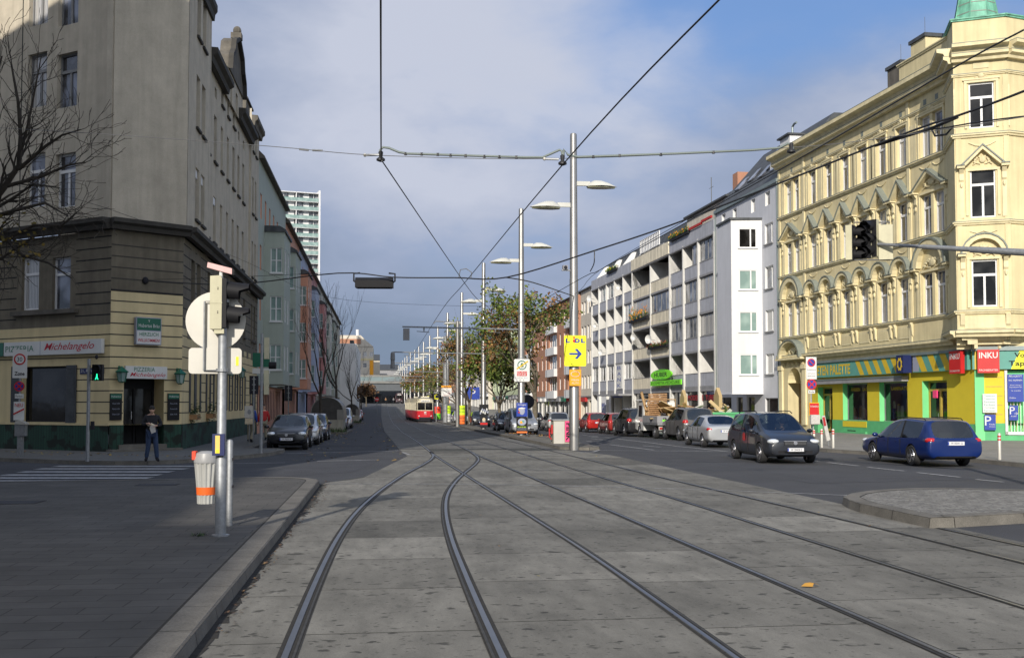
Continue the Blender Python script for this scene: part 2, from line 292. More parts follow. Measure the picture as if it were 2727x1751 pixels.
def text_me(s,m,h=None,w=None,shear=0.,bold=0.,ext=.004):
    """lettering mesh in the local xz plane, facing -y, centred; h = cap height, w = max width"""
    key=(s,m if isinstance(m,str) else m.name,h,w,shear,bold)
    if key in TX: return TX[key]
    cu=bpy.data.curves.new('t','FONT'); cu.body=s; cu.size=1; cu.align_x='CENTER'; cu.align_y='CENTER'; cu.shear=shear; cu.offset=bold; cu.extrude=.0; cu.resolution_u=2
    o=bpy.data.objects.new('t',cu); C.objects.link(o); dg=bpy.context.evaluated_depsgraph_get(); dg.update()
    me=bpy.data.meshes.new_from_object(o.evaluated_get(dg)); bpy.data.objects.remove(o)
    me.materials.clear(); me.materials.append(M[m] if isinstance(m,str) else m)
    if len(me.vertices):
        xs=[v.co.x for v in me.vertices]; ys=[v.co.y for v in me.vertices]; cx=(min(xs)+max(xs))/2; cy=(min(ys)+max(ys))/2
        sy=(h/(max(ys)-min(ys))) if h else None; sx=(w/(max(xs)-min(xs))) if w else None
        sy=sy or sx; sx=sx or sy
        for v in me.vertices: v.co=Vector(((v.co.x-cx)*sx,0,(v.co.y-cy)*sy))
    TX[key]=me; return me
def lettering(parent,s,x,z,m='ink',h=None,w=None,y=-.006,shear=0.,bold=0.,name='lettering',rot=0):
    o=link(name,text_me(s,m,h,w,shear,bold),parent,(x,y,z))
    if rot: o.rotation_euler=(0,rot,0)
    return o
def sign_obj(name,label,cat,loc,rotz,w,h,d,m,edge=None,texts=(),group=None,round_=0.):
    """flat board, local x 0..w, z 0..h, front at y=0 facing -y, body behind it"""
    mb=MB()
    if round_:
        pts=[]
        for cx,cz,a0 in((w-round_,round_,-90),(w-round_,h-round_,0),(round_,h-round_,90),(round_,round_,180)):
            for k in range(4): a=radians(a0+30*k); pts.append((cx+round_*cos(a),cz+round_*sin(a)))
        mb.prism(pts,0,d,m)
    else: mb.box(0,w,0,d,0,h,m)
    if edge: mb.box(-.02,w+.02,.01,d+.02,-.02,h+.02,edge)
    o=mb.build(name,None,loc=loc,rotz=rotz); tag(o,label,cat,group)
    for t in texts: lettering(o,*t[:3],**t[3])
    return o

WC={}
def win_mesh(w,h,style,fm,gm,d=.07):
    w=round(w,2);h=round(h,2);key=(w,h,style,fm,gm)
    if key in WC: return WC[key]
    mb=MB();t=.07 if w>.8 else .055
    mb.box(0,t,-.03,d,0,h,fm);mb.box(w-t,w,-.03,d,0,h,fm);mb.box(t,w-t,-.03,d,0,t,fm);mb.box(t,w-t,-.03,d,h-t,h,fm)
    zt=h*.68
    if style=='T': mb.box(t,w-t,-.04,d,zt-.06,zt+.06,fm);mb.box(w/2-.05,w/2+.05,-.025,d-.01,t,zt-.06,fm)
    if style=='X': mb.box(t,w-t,-.02,d,h*.5-.03,h*.5+.03,fm);mb.box(w/2-.04,w/2+.04,-.025,d-.01,t,h-t,fm)
    if style=='H': mb.box(t,w-t,-.03,d,zt-.05,zt+.05,fm)
    if style=='V': mb.box(w*.66-.05,w*.66+.05,-.025,d-.01,t,h-t,fm)
    if style.startswith('N'):
        k=int(style[1:])
        for i in range(1,k): x=w*i/k; mb.box(x-.03,x+.03,-.02,d-.01,t,h-t,fm)
    a=mb.data('window')
    g=MB(); g.poly([(t*.7,0.02,t*.7),(w-t*.7,.02,t*.7),(w-t*.7,.02,h-t*.7),(t*.7,.02,h-t*.7)],gm); b=g.data('pane')
    WC[key]=(a,b); return a,b
class Fac:
    """one facade plane of a building: local x left to right as seen from the street, y into the wall, z up"""
    def __init__(s,root,P,d,z0=0.):
        L=hypot(*d); s.d=(d[0]/L,d[1]/L); s.P=P; s.z0=z0; s.rot=atan2(d[1],d[0]); s.root=root
        s.off=Vector((P[0],P[1],z0))-Vector(root.location) if root else Vector((0,0,0))
    def X(s,px): return col(px,s.P,s.d)
    def Z(s,px,py):
        t=s.X(px); return zat(px,py,s.P[0]+s.d[0]*t,s.P[1]+s.d[1]*t)-s.z0
    def W(s,x,y,z): return Vector((s.P[0]+s.d[0]*x-s.d[1]*y,s.P[1]+s.d[1]*x+s.d[0]*y,s.z0+z))
    def L(s,x,y,z): return Vector((s.d[0]*x-s.d[1]*y,s.d[1]*x+s.d[0]*y,z))
    def add(s,mb,name,smooth=None): return mb.build(name,s.root,smooth,s.off,s.rot)
    def put(s,name,me,x,y,z): return link(name,me,s.root,s.off+s.L(x,y,z),s.rot)
    def win(s,x,z,w,h,y=.15,style='T',fm='winw',gm='glass_dark',name='window'):
        a,b=win_mesh(w,h,style,fm,gm); o=s.put(name,a,x,y,z); link('pane',b,o); return o
def adir(a): return (sin(radians(a)),cos(radians(a)))
# ------------------------------------------------ camera, sky, sun
cam=bpy.data.cameras.new('camera'); camo=bpy.data.objects.new('camera',cam); C.objects.link(camo)
camo.location=(0,0,EYE); camo.rotation_euler=(pi/2+PIT,0,-YAW); cam.sensor_width=36; cam.lens=F/2727*36; cam.shift_y=SH/2727; cam.clip_end=5000; cam.clip_start=.1
bpy.context.scene.camera=camo
SUN_EL=radians(24.); SUN_AZ=radians(198.)
sun=bpy.data.lights.new('sun','SUN'); sun.energy=SUNE; sun.angle=radians(.55); sun.color=(1,.93,.82)
so=bpy.data.objects.new('sun',sun); C.objects.link(so)
d=Vector((-sin(SUN_AZ)*cos(SUN_EL),-cos(SUN_AZ)*cos(SUN_EL),-sin(SUN_EL))); so.rotation_euler=d.to_track_quat('-Z','Y').to_euler(); so.location=(-10,-30,40)
w=bpy.data.worlds.new('World'); bpy.context.scene.world=w; w.use_nodes=True; n=w.node_tree.nodes; l=w.node_tree.links
bg=n['Background']; bg.inputs[1].default_value=.1
sky=n.new('ShaderNodeTexSky'); sky.sky_type='NISHITA'; sky.sun_disc=False; sky.sun_elevation=SUN_EL; sky.sun_rotation=SUN_AZ
tc=n.new('ShaderNodeTexCoord'); sep=n.new('ShaderNodeSeparateXYZ'); l.new(tc.outputs['Generated'],sep.inputs[0])
def mth(op,a,b=None,c=None):
    q=n.new('ShaderNodeMath'); q.operation=op
    for i,x in enumerate((a,b,c)):
        if x is None: continue
        if isinstance(x,(int,float)): q.inputs[i].default_value=x
        else: l.new(x,q.inputs[i])
    return q.outputs[0]
def mrg(x,a,b,c,dd,smooth=True):
    q=n.new('ShaderNodeMapRange'); q.interpolation_type='SMOOTHSTEP' if smooth else 'LINEAR'
    for i,v in enumerate((a,b,c,dd)): q.inputs[i+1].default_value=v
    l.new(x,q.inputs[0]); return q.outputs[0]
mp=n.new('ShaderNodeMapping'); mp.inputs['Scale'].default_value=(1,1,2.1); mp.inputs['Location'].default_value=(3.1,.4,.2); l.new(tc.outputs['Generated'],mp.inputs[0])
n1=n.new('ShaderNodeTexNoise'); n1.inputs['Scale'].default_value=3.3; n1.inputs['Detail'].default_value=7; n1.inputs['Roughness'].default_value=.52; n1.inputs['Distortion'].default_value=.35; l.new(mp.outputs[0],n1.inputs['Vector'])
n2=n.new('ShaderNodeTexNoise'); n2.inputs['Scale'].default_value=5.5; n2.inputs['Detail'].default_value=9; n2.inputs['Roughness'].default_value=.55; l.new(mp.outputs[0],n2.inputs['Vector'])
# cloud bank everywhere except a blue window high on the right (east) side
az=mth('ARCTAN2',sep.outputs[0],sep.outputs[1])   # 0 = along the street, + to the right
inv=mrg(az,.02,.36,0.,1.); inv2=mrg(az,.75,1.7,1.,.2)
up=mrg(sep.outputs[2],.19,.42,0.,1.)
clear=mth('MULTIPLY',mth('MULTIPLY',inv,inv2),up)
cov=mth('ADD',mth('SUBTRACT',1.12,mth('MULTIPLY',clear,1.25)),mth('MULTIPLY',mth('SUBTRACT',mth('ADD',mth('MULTIPLY',n1.outputs['Fac'],.6),mth('MULTIPLY',n2.outputs['Fac'],.4)),.5),2.3))
cover=mrg(cov,.1,1.,.08,1.)
cr=n.new('ShaderNodeValToRGB'); e=cr.color_ramp.elements
e[0].position=.28; e[0].color=(.215,.28,.39,1); e[1].position=.72; e[1].color=(.56,.6,.72,1)
q=e.new(.5); q.color=(.34,.405,.56,1)
hz=mrg(sep.outputs[2],.0,.3,-.17,.0)
dv=n.new('ShaderNodeVectorMath'); dv.operation='DOT_PRODUCT'; l.new(tc.outputs['Generated'],dv.inputs[0]); dv.inputs[1].default_value=Vector((sin(radians(6)),cos(radians(6)),.30)).normalized()
hz=mth('ADD',hz,mrg(dv.outputs['Value'],.965,1.,0.,.3))
l.new(mth('ADD',mth('ADD',mth('MULTIPLY',n1.outputs['Fac'],.55),mth('MULTIPLY',n2.outputs['Fac'],.45)),hz),cr.inputs[0])
sc=n.new('ShaderNodeVectorMath'); sc.operation='SCALE'; sc.inputs['Scale'].default_value=10.; l.new(cr.outputs[0],sc.inputs[0])
blue=n.new('ShaderNodeVectorMath'); blue.operation='SCALE'; blue.inputs['Scale'].default_value=1.; 
bm_=n.new('ShaderNodeVectorMath'); bm_.operation='MULTIPLY_ADD'; l.new(sky.outputs[0],bm_.inputs[0]); bm_.inputs[1].default_value=(.45,.5,.55); bm_.inputs[2].default_value=(.85,1.75,4.0)
mx=n.new('ShaderNodeMix'); mx.data_type='RGBA'; l.new(cover,mx.inputs[0]); l.new(bm_.outputs[0],mx.inputs[6]); l.new(sc.outputs[0],mx.inputs[7])
# the hazy half of the sky around the sun, behind the camera, is brightened to lift the shade
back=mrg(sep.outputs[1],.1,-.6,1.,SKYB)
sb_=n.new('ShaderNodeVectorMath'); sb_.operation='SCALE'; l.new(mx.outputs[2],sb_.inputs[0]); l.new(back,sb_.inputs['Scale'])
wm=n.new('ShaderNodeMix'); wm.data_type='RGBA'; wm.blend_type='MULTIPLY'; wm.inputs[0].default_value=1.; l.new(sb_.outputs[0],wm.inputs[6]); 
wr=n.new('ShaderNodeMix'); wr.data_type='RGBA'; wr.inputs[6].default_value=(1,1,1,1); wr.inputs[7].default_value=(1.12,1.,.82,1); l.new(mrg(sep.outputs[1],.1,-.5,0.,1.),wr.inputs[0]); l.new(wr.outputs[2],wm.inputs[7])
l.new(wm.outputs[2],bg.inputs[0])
sc_=bpy.context.scene; sc_.view_settings.view_transform='Standard'; sc_.view_settings.look='None'; sc_.view_settings.exposure=0
sc_.cycles.max_bounces=6; sc_.cycles.transparent_max_bounces=12

# ------------------------------------------------ ground
def lin(t):
    def f(y):
        if y<=t[0][0]: return t[0][1]
        for (a,b),(c,e_) in zip(t,t[1:]):
            if y<=c:
                u=(y-a)/(c-a); return b+(e_-b)*u
        return t[-1][1]
    return f
def smooth(f,wd=1.6):
    def g(y): return sum(f(y+wd*k/3) for k in range(-3,4))/7
    return g
AL=smooth(lin([(-20,2.62),(8,2.63),(13,2.62),(20,2.43),(29,2.18),(38,1.93),(53,1.8),(80,1.45),(110,1.3),(400,1.3)]))
AR=smooth(lin([(-20,4.3),(8,4.24),(13,4.12),(20,3.98),(30,3.74),(38,3.52),(53,3.4),(80,3.05),(110,2.9),(400,2.9)]))
BL=smooth(lin([(-20,6.1),(8,5.94),(15,5.87),(20,5.82),(25,5.65),(35,5.4),(43,5.2),(54,4.9),(80,4.55),(110,4.4),(400,4.4)]))
BR=smooth(lin([(-20,7.8),(8,7.65),(15,7.55),(20,7.38),(25,7.18),(43,6.75),(54,6.45),(80,6.1),(110,6.),(400,6.)]))
CLf=smooth(lin([(-20,-.72),(8,-.71),(11.7,-.69),(15.4,-.61),(19,-.42),(23,-.05),(28.5,.61),(33.5,1.39),(37.5,1.86),(42,1.92)]))
CRf=smooth(lin([(-20,.9),(9,.9),(11.5,.92),(15,.97),(18.8,1.12),(22.4,1.38),(26.7,1.92),(33.3,2.99),(36.5,3.38),(42,3.5)]))
bedL=lin([(-20,-1.44),(25.6,-1.44),(27,-.5),(38.3,.93),(44,.72),(80,.2),(180,-.1),(400,-.1)])
bedR=lin([(-20,9.2),(21,8.62),(38,8.4),(43,7.3),(80,6.9),(110,6.8),(400,6.8)])
YS=[-70,-40,-20,0,10,20,30,40]+list(range(44,346,6))+[400,600,1200,3500]
g=MB()
for a,b in zip(YS,YS[1:]):
    for xa,xb in ((-3000,-60),(-60,60),(60,3000)): g.poly([(xa,a,gz(a)),(xb,a,gz(a)),(xb,b,gz(b)),(xa,b,gz(b))],'asphalt')
struct(g.build('ground'))
# tram bed of concrete slabs
b=MB(); b.cols=[]; rr=random.Random(3)
def strip(fa,fb,ys,zo=.005,base=(.158,.15,.13),spread=.22,joint=.018):
    for y0,y1 in zip(ys,ys[1:]):
        k=1+rr.uniform(-spread,spread)*(.6 if rr.random()<.7 else 1.6)
        if fb is near_AR and 9.9<y0<12.: k=1.22
        if fb is near_AR and 12.<y0<14.1: k=.86
        c=(base[0]*k,base[1]*k,base[2]*k)
        yy=[y0+joint+(y1-y0-joint)*t/3 for t in range(4)]
        for p,q_ in zip(yy,yy[1:]):
            if fb(p)-fa(p)<.05 and fb(q_)-fa(q_)<.05: continue
            b.poly([(fa(p),p,gz(p)+zo),(max(fb(p),fa(p)),p,gz(p)+zo),(max(fb(q_),fa(q_)),q_,gz(q_)+zo),(fa(q_),q_,gz(q_)+zo)],'slabs',c)
near_AR=lambda y:max(AR(y),CRf(y))
ys=lambda a,e,s:[a+s*i for i in range(int((e-a)/s)+1)]
near=[bedL,CLf,CRf,lambda y:max(AL(y),CRf(y)),near_AR,BL,BR,bedR]
for i in range(7): strip(near[i],near[i+1],ys(-6+.3*i%1.3,44,2.08 if i!=3 else 2.3))
far=[bedL,AL,AR,BL,BR,bedR]
for i in range(5): strip(far[i],far[i+1],ys(44.2,340,4.2),base=(.135,.13,.118),spread=.1)
struct(b.build('tram_track_bed'))
# joint bed (dark) just under slabs
jb=MB()
for a,e_ in zip(ys(-8,340,2),ys(-6,342,2)): jb.poly([(bedL(a),a,gz(a)+.002),(bedR(a),a,gz(a)+.002),(bedR(e_),e_,gz(e_)+.002),(bedL(e_),e_,gz(e_)+.002)],'joint')
struct(jb.build('track_joints'))
def railm(name,f,y0,y1,side,step=.6,wide=.6):
    """grooved rail: dark bed, running head, groove, guard lip; side=+1 groove to the right"""
    mb=MB(); ys_=[];y=y0
    while y<y1: ys_.append(y); y+=step*(1 if y<45 else 5)
    ys_.append(y1)
    prof=[(-.095,-.045,.009,'groove'),(-.04,.03,.016,'rail'),(.03,.072,.011,'groove'),(.072,.1,.014,'railside'),(.1,.125,.009,'groove')]
    for a,e_,z,m in prof:
        A,B=(a,e_) if side>0 else (-e_,-a)
        for p,q_ in zip(ys_,ys_[1:]):
            mb.poly([(f(p)+A*wide,p,gz(p)+z),(f(p)+B*wide,p,gz(p)+z),(f(q_)+B*wide,q_,gz(q_)+z),(f(q_)+A*wide,q_,gz(q_)+z)],m)
    o=mb.build(name); return struct(o)
railm('tram_rail',CLf,-6,41.5,1,wide=.72);railm('tram_rail',CRf,-6,41.5,-1,wide=.72)
railm('tram_rail',AL,-6,338,1);railm('tram_rail',AR,-6,338,-1);railm('tram_rail',BL,-6,338,1);railm('tram_rail',BR,-6,338,-1)
railm('tram_rail',lin([(-10,9.2),(15.3,8.42),(16,8.4)]),-6,15.2,1)
dg_=MB(); rd_=random.Random(8); y=4.
while y<25.4:
    w0=.05+.09*rd_.random()+(.1 if 18<y<25 else 0); w1=.05+.09*rd_.random(); dg_.poly([(-1.435,y,.009),(-1.435+w0,y,.009),(-1.435+w1,y+.28,.009),(-1.435,y+.3,.009)],'groove'); y+=.3
struct(dg_.build('gutter_dirt'))
# painted lines
mk=MB()
def gline(pts,wd=.11,m='white',z=.012):
    P=[Vector(G(*p)) for p in pts]
    for a,c in zip(P,P[1:]):
        dd=(c-a).normalized(); nn=Vector((-dd.y,dd.x))*wd/2
        k=max(1,int((c-a).length/3))
        for i in range(k):
            s=a+(c-a)*i/k; t=a+(c-a)*(i+1)/k
            mk.poly([(s+nn).to_3d()+Vector((0,0,gz(s.y)+z)),(s-nn).to_3d()+Vector((0,0,gz(s.y)+z)),(t-nn).to_3d()+Vector((0,0,gz(t.y)+z)),(t+nn).to_3d()+Vector((0,0,gz(t.y)+z))],m)
for i,(xa,xb,y) in enumerate(((142,527,1241.5),(95,493,1248.5),(50,453,1256.5),(0,420,1265),(-60,395,1273),(-120,363,1281))):
    A=G(xa,y);B=G(xb,y); mk.poly([(A[0],A[1]-.28,.012),(B[0],B[1]-.28,.012),(B[0]+.1,B[1]+.28,.012),(A[0]+.1,A[1]+.28,.012)],'white')
gline([(852,1288.5),(1160,1289),(1360,1291),(1645,1297),(1930,1306),(2300,1321)],.07)
gline([(1071,1204),(1092,1211),(1160,1214.5),(1360,1213.5),(1500,1208),(1580,1203),(1597,1198)],.1)
gline([(1580,1199),(1800,1200.5),(1937,1202)],.12);gline([(1624.7,1183.8),(1741,1198)],.12);gline([(1643,1168),(1800,1187.7),(1937,1202)],.12)
gline([(700,1209),(1061,1200)],.14);gline([(845,1228),(1008,1224)],.12);gline([(610,1234),(760,1232)],.09)
for a,c in (((545,1245),(835,1277)),((925,1290),(1275,1326)),((1390,1340),(1795,1384)),((1950,1405),(2200,1430)),((410,1228),(465,1233))):
    gline([(2050+a[0]/3.5437,880+a[1]/3.5437),(2050+c[0]/3.5437,880+c[1]/3.5437)],.13)
for a,c in (((600,762),(775,776)),((90,693),(205,704)),((45,718),(100,724)),((105,667),(160,673)),((230,682),(275,687)),((140,733),(190,739)),((0,655),(50,660)),((0,758),(100,766)),((840,700),(880,704)),((940,708),(1020,716))):
    gline([(1550+a[0]/3.69,980+a[1]/3.69),(1550+c[0]/3.69,980+c[1]/3.69)],.12)
for y in (60,75,95,120): 
    for x in (12.4,): mk.poly([(x,y,gz(y)+.012),(x+.12,y,gz(y)+.012),(x+.12,y+3,gz(y+3)+.012),(x,y+3,gz(y+3)+.012)],'white')
gline([(815,1146),(905,1142)],.12);gline([(985,1099),(1008,1099)],.12)
struct(mk.build('road_marking'))
# asphalt patches
ap=MB()
for p in ([(10.2,24),(16.5,25.2),(16.6,26.6),(10.1,25.3)],[(-14,28.4),(-6,28.6),(-6.1,29.4),(-14,29.2)],[(9.5,33),(12.,33.4),(11.8,41),(9.3,40.6)],[(-3,47.5),(-.2,47),(-.3,54),(-2.9,55)],[(-2.5,28),(-.8,29.5),(0,36),(-3.2,34.5)]):
    ap.poly([(x,y,.004) for x,y in p],'asph2')
struct(ap.build('asphalt_patch'))
# pavements
PAVL=paver_mat('paving_slabs',(.062,.058,.052),(.082,.076,.068),(.024,.022,.018),.62,.31,.008,radians(1.5),.2,.3)
PAVR=paver_mat('pavement_blocks',(.2,.19,.17),(.23,.22,.2),(.08,.08,.07),.4,.2,.01,0,.25,.15)
COB=cobble_mat('cobbles',(.2,.19,.17),7.5)
MATS['pl']=PAVL
def pavement(name,pts,open_edges,m,z=.12,kw=.28):
    """flat raised pavement; the first open_edges points carry a kerb stone"""
    mb=MB(); mb.poly([(x,y,z) for x,y in pts],m)
    K=[Vector(p) for p in pts[:open_edges]]
    # kerb stones with chamfered arris and joints
    cen=Vector((sum(p[0] for p in pts)/len(pts),sum(p[1] for p in pts)/len(pts)))
    area=sum(pts[i][0]*pts[(i+1)%len(pts)][1]-pts[(i+1)%len(pts)][0]*pts[i][1] for i in range(len(pts)))
    sg=1 if area>0 else -1
    nrm=[]
    for i,p in enumerate(K):
        dd=(K[min(i+1,len(K)-1)]-K[max(i-1,0)]).normalized(); nrm.append(Vector((-dd.y,dd.x))*sg)
    for i in range(len(K)-1):
        A,B_=K[i],K[i+1]; L=(B_-A).length; k=max(1,int(L/1.0))
        for j in range(k):
            t0=j/k;t1=(j+1)/k-.012*k/max(L,.1)/k*1
            a=A.lerp(B_,t0);c=A.lerp(B_,t1);na=nrm[i].lerp(nrm[i+1],t0);nc=nrm[i].lerp(nrm[i+1],t1)
            a3=lambda p,h:(p.x,p.y,h)
            mb.poly([a3(a-na*.02,-.01),a3(c-nc*.02,-.01),a3(c,z-.015),a3(a,z-.015)],'kerb')
            mb.poly([a3(a,z-.015),a3(c,z-.015),a3(c+nc*.025,z+.006),a3(a+na*.025,z+.006)],'kerb')
            mb.poly([a3(a+na*.025,z+.006),a3(c+nc*.025,z+.006),a3(c+nc*kw,z+.006),a3(a+na*kw,z+.006)],'kerb')
            mb.poly([a3(a+na*kw,z+.006),a3(c+nc*kw,z+.006),a3(c+nc*(kw+.03),z+.003),a3(a+na*(kw+.03),z+.003)],'groove')
    return struct(mb.build(name))
pavement('pavement',[(-1.44,-30),(-1.44,24.8),(-1.5,25.2),(-1.75,25.7),(-2.2,26.05),(-2.9,26.1),(-6.2,25.6),(-9.2,25.45),(-60,25.3),(-60,-30)],8,PAVL)
pavement('pavement',[(-60,67),(-12.45,36.48),(-9.78,34.63),(-8.2,33.9),(-7.2,33.9),(-6.5,34.4),(-5.81,35.2),(-4.8,37),(-4.1,38.9),(-3.75,41),(-3.8,42.4),(-4.2,43.),(-5.2,43.3),(-5.3,52),(-5.3,62),(-5.3,62.1),(-60,62.1),(-60,67)],15,mat('pavement_asphalt',(.12,.118,.11),.9,.12,1.,fine=.2))
def strip_pave(name,fl,fr,y0,y1,m,kerbside,step=4):
    mb=MB(); ys_=ys(y0,y1,step)
    for a,c in zip(ys_,ys_[1:]):
        za,zc=gz(a)+.12,gz(c)+.12
        mb.poly([(fl(a),a,za),(fr(a),a,za),(fr(c),c,zc),(fl(c),c,zc)],m)
        for k in kerbside:
            f=fl if k<0 else fr; o=.28*(1 if k<0 else -1)
            mb.poly([(f(a),a,za-.14),(f(a),a,za+.006),(f(c),c,zc+.006),(f(c),c,zc-.14)],'kerb')
            mb.poly([(f(a),a,za+.006),(f(a)+o,a,za+.006),(f(c)+o,c,zc+.006),(f(c),c,zc+.006)],'kerb')
    return struct(mb.build(name))
PM=MATS['pavement_asphalt']
strip_pave('pavement',lambda y:-9,lambda y:-5.3,62.1,338,PM,[1])
strip_pave('pavement',lambda y:16.9 if y<130 else 16.9-(y-130)*.01,lambda y:32,62,338,PAVR,[-1])
pavement('pavement',[(19.4,-10),(19.2,20),(19.0,29.3),(19.0,32.4),(18.3,35.5),(17.3,39.5),(16.95,45),(16.9,62),(60,62),(60,-10)],8,PAVR)
pavement('median_strip',[(7.32,44),(7.35,43.2),(7.7,42.55),(8.4,42.2),(8.9,42.6),(9.,43.4),(8.9,48),(8.8,52),(8.8,60),(7.2,60),(7.32,44)],11,'gravel')
strip_pave('median_strip',lambda y:bedR(y)+.15,lambda y:8.3,60,338,'gravel',[-1,1])
pavement('traffic_island',[(12.92,19.96),(11.6,20.6),(10.6,20.55),(9.8,20.2),(9.1,19.6),(8.6,18.9),(8.4,18.2),(8.3,17.57),(8.31,15.22),(8.75,15.3),(10.16,15.7),(12.4,16.3),(16,17.2),(16,20)],12,COB,.16)
for nm,px,py,w_,h_,lab in (('cover_plate',45,1337,.75,.6,'dark rectangular cover plate in the near pavement at the left edge'),('cover_plate',420,1290,.8,.5,'dark cover plate in the pavement beside the litter bin')):
    x,y=G(px,py,.12); k=MB(); k.box(-w_/2,w_/2,-h_/2,h_/2,-.01,.006,'asph2'); k.box(-w_/2-.04,w_/2+.04,-h_/2-.04,h_/2+.04,-.01,.003,'groove'); tag(k.build(nm,None,None,(x,y,.121)),lab,'cover plate')
# fallen leaves, gutter dirt
lf=MB(); lf.cols=[]; rl=random.Random(11)
def leafq(x,y,z,s,c):
    a=rl.uniform(0,6.3); t=rl.uniform(-.3,.3); u=Vector((cos(a),sin(a),t))*s; v=Vector((-sin(a),cos(a),rl.uniform(-.3,.3)))*s*.7
    p=Vector((x,y,z+.015+abs(t)*s)); lf.poly([p-u,p-v*.8+u*.2,p+u,p+v],'leaf',c)
LC=[(.32,.2,.04),(.2,.11,.04),(.35,.27,.07),(.12,.07,.04),(.24,.2,.06)]
for _ in range(420):
    y=rl.uniform(34,130); x=-3.0+abs(rl.gauss(0,.6)) if rl.random()<.6 else bedL(y)-abs(rl.gauss(0,.35)) if rl.random()<.6 else rl.uniform(-3,0)
    leafq(x,y,gz(y),rl.uniform(.04,.09),rl.choice(LC))
for _ in range(260): 
    y=rl.uniform(9,26.2); leafq(-1.38+abs(rl.gauss(0,.07+.16*max(0,1-abs(y-22)/4))),y,0,rl.uniform(.012,.035),rl.choice([(.07,.045,.03),(.1,.06,.035),(.16,.1,.05)]))
for _ in range(120): x=rl.uniform(-14,-6); leafq(x,44.6+(-10-x)*.6-abs(rl.gauss(0,.8))-5.5,.12,rl.uniform(.04,.07),rl.choice(LC))
for _ in range(60): leafq(rl.uniform(-9,8),rl.uniform(9,40),.13 if False else .02,rl.uniform(.02,.045),rl.choice(LC))
for _ in range(160): 
    y=rl.uniform(56,66); leafq(rl.uniform(7.5,9.5),y,gz(y)+.15,rl.uniform(.05,.1),rl.choice([(.45,.2,.04),(.4,.26,.06),(.3,.12,.04)]))
o=lf.build('fallen_leaves'); o['kind']='stuff'; o['label']='dry brown and yellow leaves scattered along the gutters and kerbs'
bl=MB(); bl.cols=[]; P=G(2157,1563)
bl.poly([(P[0]-.11,P[1]-.03,.02),(P[0]-.05,P[1]+.01,.045),(P[0]-.04,P[1]+.07,.03),(P[0]+.01,P[1]+.03,.05),(P[0]+.09,P[1]+.05,.03),(P[0]+.1,P[1]-.03,.025),(P[0]+.03,P[1]-.03,.05),(P[0],P[1]-.07,.02)],'leaf',(.42,.22,.04))
tag(bl.build('fallen_leaf'),'single large orange brown leaf lying on the concrete between the tracks','leaf')
def body(mb,x0,x1,d,z0,z1,m,y0=0.,roofm='slate',rh=0.):
    """sides, back and roof behind a facade plane"""
    mb.poly([(x0,y0,z0),(x0,d,z0),(x0,d,z1),(x0,y0,z1)],m); mb.poly([(x1,y0,z0),(x1,d,z0),(x1,d,z1),(x1,y0,z1)],m)
    mb.poly([(x0,d,z0),(x1,d,z0),(x1,d,z1),(x0,d,z1)],m)
    if not rh: mb.poly([(x0,y0,z1),(x1,y0,z1),(x1,d,z1),(x0,d,z1)],roofm)
def roof(x0,x1,d,z,h,y0=-.3,m='slate'):
    mb=MB(); mb.prism([(y0,z),(y0,z+.12),(d/2-1,z+h),(d/2+1,z+h),(d+.3,z+.12),(d+.3,z)],x0,x1,m,'x'); return mb
def ledge(mb,x0,x1,z,h,p,m,y=0.):
    mb.prism([(y,z),(y-p*.5,z),(y-p*.6,z+h*.4),(y-p,z+h*.6),(y-p,z+h),(y,z+h+.02)],x0,x1,m,'x')

# ================= corner pizzeria building (left)
c1=G(289,1202,.12); c2=G(482,1196,.12); fl=G(0,1193,.12)
pz=thing('corner_building','grey roughcast corner apartment house with a dark sooty first floor over an ochre pizzeria','building',(c1[0],c1[1],.1))
dfx,dfy=c1[0]-fl[0],c1[1]-fl[1]; Lf=hypot(dfx,dfy); dfx/=Lf; dfy/=Lf; FLEN=22.
Ff=Fac(pz,(c1[0]-dfx*FLEN,c1[1]-dfy*FLEN),(dfx,dfy),.1)
Fc=Fac(pz,c1,(c2[0]-c1[0],c2[1]-c1[1]),.1); CLEN=hypot(c2[0]-c1[0],c2[1]-c1[1])
Fs=Fac(pz,c2,(0,1),.1); sx=lambda Y:Y-c2[1]
ZT=8.3  # string course
def win_px(Fa,a,b,t,bo,**k):
    x0,x1=Fa.X(a),Fa.X(b); z1,z0=Fa.Z((a+b)/2,t),Fa.Z((a+b)/2,bo); return (x0,x1,z0,z1)
# --- front
hu=[];hl=[];
for a,b in ((58,109),(137,191)):
    for t,bo in((-110,64),(139,284),(407,551)): hu.append(win_px(Ff,a,b,t,bo))
x=[h[0] for h in hu]; 
hu2=hu+[(h[0]-5.2,h[1]-5.2,h[2],h[3]) for h in hu]+[(h[0]-10.4,h[1]-10.4,h[2],h[3]) for h in hu]
for a,b in ((52,98),(134,182)): hl.append(win_px(Ff,a,b,684,825))
hl+= [(h[0]-5.2,h[1]-5.2,h[2],h[3]) for h in hl]
gf=win_px(Ff,59,175,975,1123); gfl=[gf,(gf[0]-6.5,gf[1]-6.5,gf[2],gf[3])]
ZTOP=20.3
up=MB(); up.wall(0,FLEN,ZT+.4,ZTOP,0,hu2,.3,'pizu')
xp=Ff.X(283)
for xx in (Ff.X(42),Ff.X(42)-5.2): up.box(xx-.03,xx+.03,-.004,.02,ZT+.5,ZTOP,'joint')
up.box(xp-.12,FLEN+.04,-.12,0,ZT+.4,ZTOP,'pizu')
Ff.add(up,'wall')
lo=MB(); 
lo.wall(0,FLEN,4.75,ZT,0,hl,.28,'pizl'); lo.wall(0,FLEN,1.0,4.75,0,gfl,.3,'pizy'); lo.wall(0,FLEN,0,1.0,-.03,[],0,'pizg')
